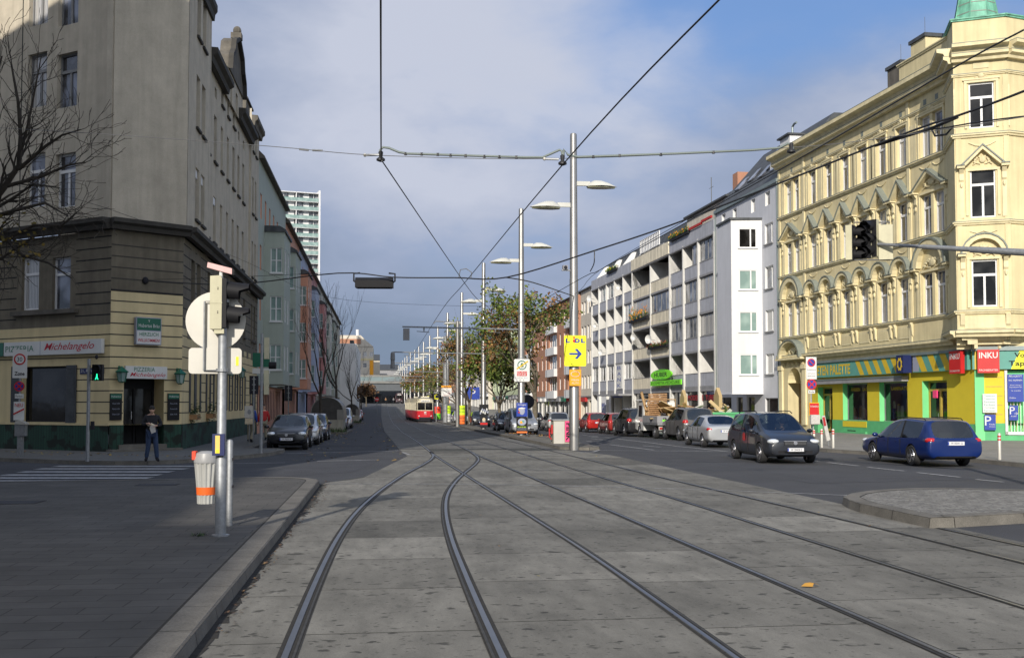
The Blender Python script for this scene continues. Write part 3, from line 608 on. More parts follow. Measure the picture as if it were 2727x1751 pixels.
for z in [5.1+.42*i for i in range(8)]: 
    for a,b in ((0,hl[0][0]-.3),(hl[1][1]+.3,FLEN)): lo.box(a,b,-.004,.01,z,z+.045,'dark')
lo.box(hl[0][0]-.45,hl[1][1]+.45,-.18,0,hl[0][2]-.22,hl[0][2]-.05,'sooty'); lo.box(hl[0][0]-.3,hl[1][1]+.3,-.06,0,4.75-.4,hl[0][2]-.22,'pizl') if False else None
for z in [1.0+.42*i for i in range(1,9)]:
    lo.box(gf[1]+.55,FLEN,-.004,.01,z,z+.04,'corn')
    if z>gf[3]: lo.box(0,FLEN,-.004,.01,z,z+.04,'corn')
lo.box(0,FLEN,-.05,0,.98,1.08,'pizy')
Ff.add(lo,'wall')
for h in hu2: Ff.win(h[0],h[2],h[1]-h[0],h[3]-h[2],.2,'T','wing' if h[3]>14 else 'winw','glass_sky')
for h in hl: Ff.win(h[0],h[2],h[1]-h[0],h[3]-h[2],.15,'H','winw','glass_sky')
for h in gfl:
    Ff.win(h[0],h[2],h[1]-h[0],h[3]-h[2],.2,'X0','black','glass_shop')
    for xx in (h[0]-.62,h[1]+.06):
        s=MB(); s.box(xx,xx+.55,-.06,-.01,h[2]-.02,h[3]+.02,'slate')
        for k in range(14): s.box(xx+.07,xx+.48,-.075,-.055,h[2]+.08+k*.15,h[2]+.17+k*.15,'slate')
        Ff.add(s,'shutter')
# --- chamfer
dx0,dx1=Fc.X(329),Fc.X(436); dz=Fc.Z(380,1006)
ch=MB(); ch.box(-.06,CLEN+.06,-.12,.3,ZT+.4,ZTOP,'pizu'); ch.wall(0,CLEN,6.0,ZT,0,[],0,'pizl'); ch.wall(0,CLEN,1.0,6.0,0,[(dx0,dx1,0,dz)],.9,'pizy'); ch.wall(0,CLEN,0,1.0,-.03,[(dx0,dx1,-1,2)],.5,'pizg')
for z in [1.0+.42*i for i in range(1,18)]:
    m='corn'
    if z<dz: ch.box(0,dx0-.02,-.004,.01,z,z+.04,m); ch.box(dx1+.02,CLEN,-.004,.01,z,z+.04,m)
    elif z<ZT-.3: ch.box(0,CLEN,-.004,.01,z,z+.045,m)
ch.box(0,CLEN,-.006,0,6.0,6.05,'dark')
ch.box(dx0-.6,dx1+.6,-.45,.9,-.1,.1,'kerb'); ch.box(dx0-.2,dx1+.1,-.12,.9,.1,.26,'kerb')
Fc.add(ch,'wall')
dr=MB(); dr.box(dx0,dx0+.08,.88,.95,.26,dz,'black');dr.box(dx1-.08,dx1,.88,.95,.26,dz,'black');dr.box(dx0,dx1,.88,.95,dz-.4,dz,'black');dr.box((dx0+dx1)/2-.04,(dx0+dx1)/2+.04,.88,.95,.26,dz-.4,'black')
for a in(0,1): dr.box(dx0+.1+a*(dx1-dx0)/2,(dx0+dx1)/2-.06+a*(dx1-dx0)/2,.9,.93,.26,1.0,'dark'); 
dr.poly([(dx0,.96,.2),(dx1,.96,.2),(dx1,.96,dz),(dx0,.96,dz)],'glass_shop'); door=Fc.add(dr,'door')
hd=MB(); hd.tube([((dx0+dx1)/2-.12,.85,1.2),((dx0+dx1)/2-.12,.85,1.5)],.015,'chrome'); h=hd.build('handle',door)
# --- street side
S1=47.66;S2=63.2;SE=67.03
cols1=[(44.0,44.9),(45.35,46.24)];cols2=[(48.05,48.85),(50.09,50.92),(52.19,52.94),(54.21,54.92),(56.19,57.01),(58.14,58.97),(60.18,61.06)];cols3=[(63.73,64.43),(65.08,65.82)]
rows=[(9.35,11.5),(13.15,15.35)]
def holes(cols,rows): return [(sx(a),sx(b),z0,z1) for a,b in cols for z0,z1 in rows]
H=holes(cols1,rows+[(16.95,19.)])+holes(cols2,rows)+holes(cols3,rows+[(16.9,18.6)])+holes(cols2[2:5],[(16.4,18.2)])
HA=[(sx(a)+.1,sx(b)-.1,16.2,16.68) for a,b in (cols2[0],cols2[1],cols2[5],cols2[6])]
HL=holes(cols1+cols2+cols3,[(5.6,7.7)]); 
HG=[(sx(a),sx(b),1.5,3.3) for a,b in cols1+cols2+cols3]
u=MB(); u.wall(0,sx(S1),ZT+.4,ZTOP,-.12,H,.35,'pizu'); u.wall(sx(S1),sx(S2),ZT+.4,17.7,.12,H+HA,.3,'pizu'); u.wall(sx(S2),sx(SE),ZT+.4,18.6,0,H,.3,'pizu')
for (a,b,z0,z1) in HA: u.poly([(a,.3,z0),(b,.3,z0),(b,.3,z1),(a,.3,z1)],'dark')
u.poly([(sx(S1),-.12,ZT),(sx(S1),.12,ZT),(sx(S1),.12,ZTOP),(sx(S1),-.12,ZTOP)],'pizu'); u.poly([(sx(S2),.12,ZT),(sx(S2),0,ZT),(sx(S2),0,19.3),(sx(S2),.12,19.3)],'pizu')
# volute gable over the middle
ga=sx(53.2);gb=sx(58.6); gm=(ga+gb)/2
u.wall(sx(52.9),sx(58.9),17.1,18.6,-.02,H,.3,'pizu')
u.prism([(ga,18.6),(ga+.25,19.3),(ga+.9,19.7),(ga+1.2,20.3),(gm-.6,20.75),(gm,20.95),(gm+.6,20.75),(gb-1.2,20.3),(gb-.9,19.7),(gb-.25,19.3),(gb,18.6)],-.1,.5,'sooty')
Fs.add(u,'wall')
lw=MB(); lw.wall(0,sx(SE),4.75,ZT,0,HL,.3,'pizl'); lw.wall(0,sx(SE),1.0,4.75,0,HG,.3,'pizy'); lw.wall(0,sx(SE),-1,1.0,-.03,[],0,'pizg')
edges=[0]+[v for a,b in cols1+cols2+cols3 for v in (sx(a),sx(b))]+[sx(SE)]
for i in range(0,len(edges)-1,2):
    for z in [1.42+.42*k for k in range(5)]: lw.box(edges[i]+.02,edges[i+1]-.02,-.004,.01,z,z+.04,'corn')
    for z in [5.1+.42*k for k in range(8)]: lw.box(edges[i]+.05,edges[i+1]-.05,-.004,.01,z,z+.045,'dark')
for z in (3.6,4.02,4.44): lw.box(0,sx(SE),-.004,.01,z,z+.04,'corn')
for k in range(24): 
    if k%2: lw.box(k*1.03,k*1.03+.8,-.012,0,4.4,4.76,'pizl')
for a,b in cols1+cols2+cols3:
    for xx in (sx(a)-.22,sx(b)+.02): lw.box(xx,xx+.2,-.05,0,1.45,3.35,'slate')
    lw.box(sx(a)-.1,sx(b)+.1,-.14,0,5.45,5.58,'sooty')
Fs.add(lw,'wall')
for a,b,z0,z1 in H: 
    Fs.win(a,z0,b-a,z1-z0,.12 if a<sx(S1) else .3,'T','wing','glass_dark')
for a,b,z0,z1 in HL+HG: Fs.win(a,z0,b-a,z1-z0,.22,'H','wing','glass_dark')
for a,b,z0,z1 in H: sl=MB(); yy=-.12 if a<sx(S1) else (.12 if a<sx(S2) else 0); sl.box(a-.06,b+.06,yy-.1,yy,z0-.1,z0,'corn'); Fs.add(sl,'window_sill')
for (a,b) in (cols1[0],cols1[1],cols2[0],cols2[1]): bl_=MB(); yy=.06 if a<S1 else .26; bl_.box(sx(a)+.03,sx(b)-.03,yy-.1,yy-.04,11.15,11.5,'winw'); Fs.add(bl_,'roller_blind')
# cornices
k=MB(); ledge(k,0,FLEN+.1,ZT,.4,.42,'corn',-.1); Ff.add(k,'cornice')
k=MB(); ledge(k,-.12,CLEN+.12,ZT,.4,.42,'corn',-.1); Fc.add(k,'cornice')
k=MB(); ledge(k,-.1,sx(SE),ZT,.4,.42,'corn',-.1); Fs.add(k,'cornice')
for a_ in ((sx(S1),sx(52.9),17.1,.6,.5,'corn',.1),(sx(57.4),sx(S2),17.1,.6,.5,'corn',.1),(-.1,sx(S1)+.1,18.9,.7,.25,'corn',-.1),(sx(S2),sx(SE)+.1,18.3,.6,.35,'sooty',0)): k=MB(); ledge(k,*a_); Fs.add(k,'cornice')
k=MB()
k.box(gm-.25,gm+.25,-.35,.2,20.9,21.2,'sooty'); k.ell((gm,-.1,21.35),(.22,.22,.25),'sooty')
k.prism([(ga-.1,18.5),(ga+.15,19.35),(ga+.8,19.8),(ga+1.1,20.4),(gm,21.05),(gb-1.1,20.4),(gb-.8,19.8),(gb-.15,19.35),(gb+.1,18.5),(gb-.05,18.6),(gb-.3,19.2),(gb-.95,19.6),(gb-1.25,20.2),(gm,20.85),(ga+1.25,20.2),(ga+.95,19.6),(ga+.3,19.2),(ga+.05,18.6)],-.3,-.05,'corn')
Fs.add(k,'gable_trim'); k=MB()
for i in range(0): z=17.62; xx=sx(S1)+.2+i*.2; k.box(xx,xx+.1,-.18,.12,16.95,17.1,'corn')
Fs.add(k,'cornice')
rf=MB(); rf.prism([(.1,17.6),(4.5,20.8),(9,20.8),(9,17.6)],sx(S1)+.1,sx(S2),'zinc','x'); rf.box(sx(S2)+.5,sx(SE)-.6,.4,2.5,18.8,20.,'sooty'); rf.box(sx(S2)+.4,sx(SE)-.5,.3,2.7,20.,20.12,'corn')
rf.poly([(0,0,ZTOP),(sx(S1),0,ZTOP),(sx(S1),12,ZTOP),(0,12,ZTOP)],'slate')
rf.poly([(sx(SE),0,-1),(sx(SE),12,-1),(sx(SE),12,19.3),(sx(SE),0,19.3)],'pizu'); rf.poly([(sx(S1),.1,17.9),(sx(S1),12,17.9),(sx(S1),12,ZTOP),(sx(S1),.1,ZTOP)],'pizu')
Fs.add(rf,'roof')
k=MB(); k.box(0,FLEN,0,3,ZTOP-.02,ZTOP,'slate'); Ff.add(k,'roof')
# signs on the pizzeria
a,b=Ff.X(17),Ff.X(277); z0,z1=Ff.Z(150,944),Ff.Z(150,907); 
p=Ff.W(a,-.16,z0); w_=b-a
o=sign_obj('shop_sign','long pale pizzeria fascia sign with red script name above the left window','sign',p,Ff.rot,w_,z1-z0,.14,'signw',None,group='pizzeria signs')
lettering(o,'PIZZERIA',w_*.17,(z1-z0)/2,'txtgreen',h=(z1-z0)*.42,w=w_*.3); lettering(o,'Michelangelo',w_*.68,(z1-z0)/2,'txtred',h=(z1-z0)*.66,w=w_*.5,shear=.4,bold=.004)
k=MB(); k.box(w_*.385,w_*.39,-.004,.02,.0,z1-z0,'signgrey'); k.build('panel_joint',o)
p=Ff.W(a-2.2,-.16,z0); o=sign_obj('shop_sign','dark green brewery sign panel left of the pizzeria fascia','sign',p,Ff.rot,2.15,z1-z0,.14,'green'); lettering(o,'Bräu',1.7,.3,'signw',h=.18)
a,b=Fc.X(329),Fc.X(440); z0,z1=Fc.Z(384,1008),Fc.Z(384,975); o=sign_obj('shop_sign','small pale pizzeria sign directly over the corner doorway','sign',Fc.W(a,-.14,z0),Fc.rot,b-a,z1-z0,.12,'signw',None,group='pizzeria signs')
lettering(o,'PIZZERIA',(b-a)*.45,(z1-z0)*.74,'txtgreen',h=(z1-z0)*.34,w=(b-a)*.5); lettering(o,'Michelangelo',(b-a)*.53,(z1-z0)*.28,'txtred',h=(z1-z0)*.42,w=(b-a)*.85,shear=.4,bold=.002)
a,b=Fc.X(353),Fc.X(420); z0,z1=Fc.Z(385,918),Fc.Z(385,846); w_=b-a;h_=z1-z0
o=sign_obj('beer_sign','square light box reading HERZLICH WILLKOMMEN under a green brewery panel','sign',Fc.W(a,-.24,z0),Fc.rot,w_,h_,.2,'signgrey')
k=MB(); k.box(.03,w_-.03,-.01,0,h_*.53,h_-.03,'green'); k.box(.03,w_-.03,-.01,0,.03,h_*.5,'signw'); k.build('panel',o)
lettering(o,'Hubertus Bräu',w_/2,h_*.7,'signw',h=h_*.13,w=w_*.82,y=-.016); lettering(o,'Y',w_/2,h_*.87,'signw',h=h_*.09,y=-.016); lettering(o,'HERZLICH',w_/2,h_*.385,'txtgreen',h=h_*.13,w=w_*.75,y=-.016,bold=.01); lettering(o,'WILLKOMMEN!',w_/2,h_*.16,'txtred',h=h_*.12,w=w_*.88,y=-.016,bold=.01)
for i,(a,b) in enumerate(((291,323),(445,476))):
    xa,xb=Fc.X(a),Fc.X(b); za,zb=Fc.Z((a+b)/2,1118),Fc.Z((a+b)/2,1047)
    o=sign_obj('menu_board','tall black chalk menu board with green header, '+('left' if i==0 else 'right')+' of the corner door','menu board',Fc.W(xa,-.07,za),Fc.rot,xb-xa,zb-za,.05,'black',None,group='menu boards')
    k=MB(); k.box(.02,xb-xa-.02,-.006,0,(zb-za)*.8,zb-za-.02,'green'); k.build('header',o); lettering(o,'Hubertus',(xb-xa)/2,(zb-za)*.89,'signw',w=(xb-xa)*.8,y=-.012)
    for q,t in enumerate(('Pizza 5,90','Pasta 6,20','Salat 3,50')): lettering(o,t,(xb-xa)/2,(zb-za)*(.62-.2*q),'signgrey',w=(xb-xa)*.6,y=-.006)
def lantern(p,rot,label):
    r=thing('wall_lantern',label,'lantern',p,rot,'green lanterns on the pizzeria wall')
    mb=MB(); mb.box(-.03,.03,-.04,.0,-.1,.3,'green'); mb.tube([(0,0,.2),(0,-.2,.28),(0,-.3,.2)],.015,'green'); mb.build('bracket',r)
    mb=MB(); mb.lathe([(.02,.28),(.06,.22),(.26,.08),(.24,.05)],'green',6,(0,-.3,0)); mb.lathe([(.13,-.3),(.06,-.34)],'green',6,(0,-.3,0))
    for j in range(6): a=2*pi*j/6; mb.tube([(.2*cos(a),-.3+.2*sin(a),.05),(.13*cos(a),-.3+.13*sin(a),-.3)],.012,'green',4)
    mb.build('cage',r)
    mb=MB(); mb.lathe([(.185,.05),(.12,-.29)],'glass_green',6,(0,-.3,0)); mb.build('glass',r); return r
lantern(Fc.W(Fc.X(315),0,Fc.Z(315,995)),Fc.rot,'green hexagonal lantern left of the pizzeria doorway sign'); lantern(Fc.W(Fc.X(470),0,Fc.Z(470,1000)),Fc.rot,'green hexagonal lantern at the right end of the chamfered wall')
for i,(Y,t) in enumerate(((46.7,'nearest'),(49.5,'second'),(53.5,'third'),(57.6,'farthest'))): lantern(Fs.W(sx(Y),0,3.5),Fs.rot,'green lantern on the street side wall, %s of four from the corner'%t)
o=sign_obj('wall_sign','green and white box sign sticking out from the side wall above the parked cars','sign',Fs.W(sx(57.2),-.9,3.75),Fs.rot-pi/2,.9,.75,.15,'green'); k=MB();k.box(0,.9,-.01,.16,-.35,-.08,'signw');k.build('lower_panel',o)
o=sign_obj('wall_sign','pale green edged box sign projecting at the corner behind the round sign','sign',Fs.W(sx(43.2),-.5,3.7),Fs.rot-pi/2,.5,.7,.18,'signgrey')
a,b=Ff.X(213),Ff.X(277); z0,z1=Ff.Z(245,995),Ff.Z(245,980)
o=sign_obj('street_name_sign','dark blue street name plate right of the shutter','sign',Ff.W(a,-.03,z0),Ff.rot,b-a,z1-z0,.02,'navy'); lettering(o,'21., Ruthnergasse',(b-a)/2,(z1-z0)/2,'signw',w=(b-a)*.9)
bp=thing('planter','window box of straggling green plants below the first side window','plant',Fs.W(sx(44.4),-.15,1.35))
for q in range(2):
    pl=MB(); pl.cols=[]; rp=random.Random(q)
    for _ in range(160):
        x=rp.uniform(-.2,.2); y=rp.uniform(-.45,.45); z=rp.gauss(.1,.22); s_=rp.uniform(.03,.07); a=rp.uniform(0,6)
        u_=Vector((cos(a),sin(a),rp.uniform(-.5,.5)))*s_; v_=Vector((-sin(a),cos(a),rp.uniform(-.5,.5)))*s_; p_=Vector((x,y,z)); g_=rp.uniform(.5,1.4); pl.poly([p_-u_,p_-v_,p_+u_,p_+v_],'leaf',(.03*g_,.07*g_,.02*g_))
    if q==0:
        pl.build('foliage',bp); tb=MB(); tb.box(-.15,.15,-.45,.45,-.2,0,'wood2'); tb.build('trough',bp)
    else:
        b2=thing('planter','window box of plants below the second side window of the pizzeria','plant',Fs.W(sx(48.45),-.15,1.35)); pl.build('foliage',b2); tb=MB(); tb.box(-.15,.15,-.45,.45,-.2,0,'wood2'); tb.build('trough',b2)

# ================= pastel row with bays (left)
XW=c2[0]
def Yw(px,X=XW): r_=ray(px,HZ); return r_[1]/r_[0]*X
Y1=Yw(700); Xf=-6.45
BY=[Y1]+[Yw(p,Xf) for p in (785,818,841,862,878,890,900)]
segs=[('lgrey',67.03,BY[1]+5.6,'grey green','with two stepped bays'),('salmon',BY[1]+5.6,BY[2]+6.5,'salmon pink','with one bay window tower'),('lilac',BY[2]+6.5,BY[3]+7,'pale lilac','between salmon and rose houses'),('pinkr',BY[3]+7,BY[4]+8,'old rose','next to the lilac one'),('palel',BY[4]+8,BY[5]+9,'pale stone coloured','behind the bare street trees'),('lgrey',BY[5]+9,BY[6]+10,'grey green','towards the far end of the row'),('palel',BY[6]+10,196.,'pale grey','last in the pastel row')]
for i,(m,a,b_,cn,ex) in enumerate(segs):
    zg=gz((a+b_)/2)
    r_=thing('apartment_house',cn+' rendered apartment house '+ex,'building',(XW,a,zg),0,'pastel houses along the left pavement'); Fa=Fac(r_,(XW,a),(0,1),zg); L=b_-a
    bays=[(Y-a,) for Y in BY if a<=Y+.5<b_]
    nb=max(2,int(L/2.6)); hs=[]
    top=17.9+ (0 if i else .9)
    for z in (4.3,7.4,10.6,13.9):
        for c in range(nb): 
            x=(c+.5)*L/nb; 
            if not any(bx[0]-.9<x<bx[0]+5.2 for bx in bays) or z>13.: hs.append((x-.45,x+.45,z,z+1.6))
    hs=[h for h in hs]; hg=[(x,x+.35,.9,3.) for x in [k*1.1+.5 for k in range(int(L/1.1)-1)]]
    wl=MB(); wl.wall(0,L,3.3,top-1.3,0,hs,.25,m,'salmon' if m!='salmon' else m); wl.wall(0,L,-1,3.3,.15,hg,.2,'salmon' if m=='lgrey' else m,'dark')
    body(wl,0,L,11,-1,top-1.3,m)
    for h in hg: wl.poly([(h[0],.33,h[2]),(h[1],.33,h[2]),(h[1],.33,h[3]),(h[0],.33,h[3])],'brown')
    wl.box(0,L,-.02,.2,3.25,3.32,m)
    Fa.add(wl,'wall')
    k=MB(); k.prism([(-.35,top-1.3),(-.35,top-1.15),(.8,top),(10,top),(11.2,top-1.3)],0,L,'sooty' if i!=4 else 'slate','x'); Fa.add(k,'roof')
    if L<60:
        for h in hs: Fa.win(h[0],h[2],.9,1.6,.12,'X','winw','glass_dark')
    for bx in bays:
        x0=bx[0]; ln=4.6; pr=XW-Xf; pr=-pr if pr<0 else pr
        bt=13.4 ; bb=3.35
        # near cheek faces the camera
        fb=Fac(r_,(XW,a+x0),(1,0),zg); cw=abs(Xf-XW)
        ch_=[( .28*cw+.05,.28*cw+.8,z,z+1.65) for z in (4.3,7.5,10.7)]
        bw=MB(); bw.wall(0,cw,bb,bt,0,ch_,.15,m); fb.add(bw,'bay')
        for h in ch_: fb.win(h[0],h[2],h[1]-h[0],h[3]-h[2],.08,'X','winw','glass_green')
        for h in ch_: st=MB(); st.box(h[0]-.06,h[1]+.06,-.07,0,h[2]-.08,h[2],'winw'); fb.add(st,'window_sill')
        fs_=Fac(r_,(Xf,a+x0),(0,1),zg); sh_=[(.6,1.5,z,z+1.65) for z in (4.3,7.5,10.7)]+[(2.7,3.6,z,z+1.65) for z in (4.3,7.5,10.7)]
        bs=MB(); bs.wall(0,ln,bb,bt,0,sh_,.12,m); bs.poly([(0,0,bb),(ln,0,bb),(ln,cw,bb),(0,cw,bb)],m); bs.poly([(ln,0,bb),(ln,cw,bb),(ln,cw,bt),(ln,0,bt)],m); bs.prism([(-.12,bt),(-.12,bt+.15),(.3,bt+.4),(cw,bt+.4),(cw,bt)],-.12,ln+.1,'slate','x'); fs_.add(bs,'bay')
        for h in sh_: fs_.win(h[0],h[2],.9,1.65,.05,'X','winw','glass_dark')
# white building at the end of the row
r_=thing('white_building','plain white rendered block standing forward at the far end of the pastel row','building',(-7.6,196,gz(196))); Fa=Fac(r_,(-16,196),(1,0),gz(196)-1)
xe=at(948,1000,196)[0]+16; xs_=at(916,1000,196)[0]+16
k=MB(); k.wall(xs_-3,xe,0,at(930,914,196)[2]-gz(196)+1,0,[],0,'whitew'); body(k,xs_-3,xe,40,0,at(930,914,196)[2]-gz(196)+1,'whitew'); Fa.add(k,'wall'); k=MB(); k.box(xe-1.2,xe-.4,1,2,13,14.6,'slate'); Fa.add(k,'chimney')
# hotel / yellow house beyond the viaduct
r_=thing('yellow_house','ochre and white house rising beyond the viaduct with red roof','building',(-8,430,2)); Fa=Fac(r_,(-21,430),(1,0),2); w0=21+at(945,900,430)[0]; w1=21+at(994,900,430)[0]; tz=at(965,922,430)[2]-2
k=MB(); hs=[(x,x+1.4,z,z+1.8) for x in (w0+1,w0+3.4,w0+6) for z in (tz-4,tz-8.5,tz-13)]; k.wall(w0-6,w1,-2,tz,0,hs,.2,'beige','whitew'); body(k,w0-6,w1,30,-2,tz,'yw'); k.box(w1-1.4,w1+.02,-.05,30,tz-13,tz-5,'oranges'); k.box(w0-6,w1,-.1,-.02,tz-5.6,tz-4.9,'yw'); Fa.add(k,'wall')
for h in hs: Fa.win(h[0],h[2],1.4,1.8,.1,'X','winw','glass_dark')
k=MB(); k.prism([(w0-6,tz),(w1,tz),(w1-3,tz+2.5),(w1-5,tz+4.5),(w0-6,tz+4.5)],-.3,20,'beige','y'); k.box(w0-6,w1-5,-.6,-.3,tz+1,tz+3,'brown'); k.box(w1-7,w1-6,2,4,tz+4,tz+7,'whitew'); Fa.add(k,'roof')
for i,(x0,x1,h0,m) in enumerate(((-14,-1.,15,'beige'),(-6,8,12,'slab'),(6,30,9,'palel'))):
    Y=470+i*40; r_=thing('distant_house',('beige','dark grey','pale low')[i]+' distant house row past the viaduct','building',(x0,Y,2)); Fa=Fac(r_,(x0,Y),(1,0),2); k=MB(); k.wall(0,x1-x0,-2,h0+4,0,[],0,m); body(k,0,x1-x0,30,-2,h0+4,m); Fa.add(k,'wall'); Fa.add(roof(0,x1-x0,16,h0+4,3),'roof')
# ================= high-rise
Yt=330.; xa=at(725,600,Yt)[0]; xb=at(855,600,Yt)[0]; zt=at(800,509,Yt)[2]
hr=thing('high_rise','tall white residential tower with stacked green railed balconies behind the pastel row','building',(xa,Yt,0)); Fa=Fac(hr,(xa,Yt-1),(.972,.235)); W_=xb-xa; fl_=23.4/2800*(Yt*1.0)
k=MB(); k.box(0,W_,1.6,16,0,zt-.2,'greyw'); k.box(W_-.5,W_,-.2,16,0,zt+.8,'whitew'); k.box(-.1,.4,-.2,16,0,zt+1.4,'whitew'); k.box(W_*.5-.1,W_*.5+.1,0,1.6,0,zt,'whitew'); Fa.add(k,'wall')
nfl=int(zt/fl_)
for f in range(nfl):
    z=zt-f*fl_
    k=MB(); k.box(.4,W_-.5,0,1.6,z-.25,z,'whitew'); Fa.add(k,'floor_slab')
    if f>0: k=MB(); k.box(.4,W_-.5,-.05,0,z-.1,z+.85,'glass_green'); k.box(.4,W_-.5,-.07,.02,z+.85,z+.93,'tealm'); Fa.add(k,'railing')
    if f<nfl-1:
        z2=z-fl_; k=MB(); k.poly([(.4,1.55,z2),(W_-.5,1.55,z2),(W_-.5,1.55,z-.25),(.4,1.55,z-.25)],'glass_bal')
        for q in range(9): k.box(.6+q*(W_-1)/9,.75+q*(W_-1)/9,1.4,1.56,z2,z-.25,'winw')
        for q in (1,3,6): k.box(.6+q*(W_-1)/9,.6+(q+1)*(W_-1)/9,1.48,1.57,z2,z-.25,'whitew')
        Fa.add(k,'window')
# ================= viaduct
vy=336.; vd=thing('viaduct','long grey railway viaduct crossing the far end of the street','bridge',(0,vy,1.9))
Z=lambda py: at(1000,py,vy)[2]-1.9
k=MB(); k.box(-70,60,0,9,Z(1040),Z(1020),'bridged'); k.build('girder',vd); k=MB(); k.box(-70,60,-.5,9.5,Z(1020),Z(1014),'bridgec'); k.build('deck',vd); k=MB(); k.box(-70,60,-.3,-.1,Z(1014),Z(1003),'bridgeb'); k.box(-70,60,-.35,-.05,Z(1003),Z(998),'bridgec')
for x in range(-68,60,4): k.box(x,x+.15,-.4,-.36,Z(1014),Z(998),'bridgec')
k.build('parapet',vd)
for x in (-26,-9.5,14,31): k=MB(); k.box(x,x+1.6,1,8,-1,Z(1040),'bridged'); k.build('pier',vd)
# shops under / behind the viaduct close the view
r_=thing('station_building','dark station front under the viaduct','building',(-9,352,1.9)); k=MB(); k.box(-40,50,0,10,0,6.5,'bridged')
for x in range(-38,48,3): k.box(x,x+2.2,-.1,0,.3,2.6,'glass_shop')
k.build('wall',r_); 
k=MB(); k.box(-3,9,-3,-.5,3.4,3.7,'zinc'); k.box(-3.2,-2,-3.1,-2.9,3.3,3.9,'tealm'); k.build('canopy',r_)
# ================= cream yellow corner building (right)
YL=(27.66,70.6); yd=(-adir(-2.7)[0],-adir(-2.7)[1])
yb=thing('corner_building','cream yellow ornate corner apartment house with oriel tower over a yellow and green shop','building',(YL[0],YL[1],0))
Fy=Fac(yb,YL,yd); YLEN=22.45
cols=[(1.47,.95,'d'),(2.75,.95,'d'),(5.21,1.05,'s'),(7.4,1.05,'s'),(9.6,1.05,'s'),(11.79,1.05,'s'),(13.96,1.05,'s'),(16.14,1.05,'s'),(18.45,.95,'d'),(19.65,.95,'d')]
rows=[(6.5,8.8),(10.8,12.95),(14.95,17.15)]
H=[(x-w/2,x+w/2,a,b) for x,w,_ in cols for a,b in rows]
G4=[(5.66,7.65,.16,2.95),(9.01,12.0,.85,3.1),(13.38,16.36,.85,3.1),(17.82,20.1,.16,3.1)]
# portal opening with round arch
ax0,ax1=1.3,3.35; acx=(ax0+ax1)/2; ar=(ax1-ax0)/2; az_=3.3
wl=MB()
wl.wall(0,YLEN,4.46,18.4,0,H,.32,'yw')
wl.wall(4.67,YLEN,.9,4.46,0,G4,.4,'shopy','shopg'); wl.wall(4.67,YLEN,-.5,.9,-.03,[(a,b,c-.3,d) for a,b,c,d in G4 if c<.5],.43,'shopg2')
wl.wall(0,4.67,-.5,az_,-.08,[(ax0,ax1,-1,az_)],.9,'yw')
N=12; arc=[(acx-ar*cos(pi*i/N),az_+ar*sin(pi*i/N)) for i in range(N+1)]
for i in range(N):
    (xa,za),(xb,zb)=arc[i],arc[i+1]; wl.poly([(xa,-.08,za),(xb,-.08,zb),(xb,-.08,4.46),(xa,-.08,4.46)],'yw'); wl.poly([(xa,-.08,za),(xb,-.08,zb),(xb,.9,zb),(xa,.9,za)],'yw2')
wl.poly([(0,-.08,az_),(ax0,-.08,az_),(ax0,-.08,4.46),(0,-.08,4.46)],'yw'); wl.poly([(ax1,-.08,az_),(4.67,-.08,az_),(4.67,-.08,4.46),(ax1,-.08,4.46)],'yw'); wl.poly([(4.67,-.08,-.5),(4.67,0,-.5),(4.67,0,4.46),(4.67,-.08,4.46)],'yw')
wl.poly([(0,0,-.5),(0,14,-.5),(0,14,18.4),(0,0,18.4)],'yw'); wl.poly([(0,14,-.5),(YLEN,14,-.5),(YLEN,14,18.4),(0,14,18.4)],'yw')
Fy.add(wl,'wall')
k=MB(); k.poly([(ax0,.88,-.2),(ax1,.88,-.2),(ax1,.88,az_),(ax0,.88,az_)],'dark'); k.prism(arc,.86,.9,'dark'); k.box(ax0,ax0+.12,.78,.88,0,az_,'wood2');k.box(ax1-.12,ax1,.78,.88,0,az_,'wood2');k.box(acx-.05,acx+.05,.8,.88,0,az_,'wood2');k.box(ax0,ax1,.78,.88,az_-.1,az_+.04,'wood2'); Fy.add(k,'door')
for h in H: Fy.win(h[0],h[2],h[1]-h[0],h[3]-h[2],.2,'T','winw','glass_sky' if R.random()<.6 else 'glass_dark')
# mouldings
def mould(Fa,x0,x1,tower=False,attic=True):
    for z,h,p,e in ((6.28,.16,.14,0),(10.55,.16,.14,0),(14.7,.17,.16,0),(17.45,.12,.1,0),(4.85,.32,.34,0),(18.35,.35,.5,.2),(18.7,.55,.85,.2)):
        k=MB(); ledge(k,x0-e,x1+e,z,h,p,'yw2'); k.box(x0-e,x1+e,-p-.01,0,z+h,z+h+.03,'cap'); Fa.add(k,'cornice')
mould(Fy,0,21.0)
def ornament(k,cx,cz,w,h,y=-.05,m='yw2',seed=0):
    q=random.Random(seed); k.ell((cx,y,cz),(w*.16,.07,h*.28),m,8,6)
    for i in range(9):
        a=pi*i/8; k.ell((cx+cos(a)*w*.34*q.uniform(.8,1.1),y,cz-h*.18+sin(a)*h*.42),(w*.075,.05,h*.1),m,6,5)
    for s_ in (-1,1): k.tube([(cx+s_*w*.1,y,cz-h*.35),(cx+s_*w*.3,y,cz-h*.25),(cx+s_*w*.42,y,cz-h*.4)],.03,m,5)
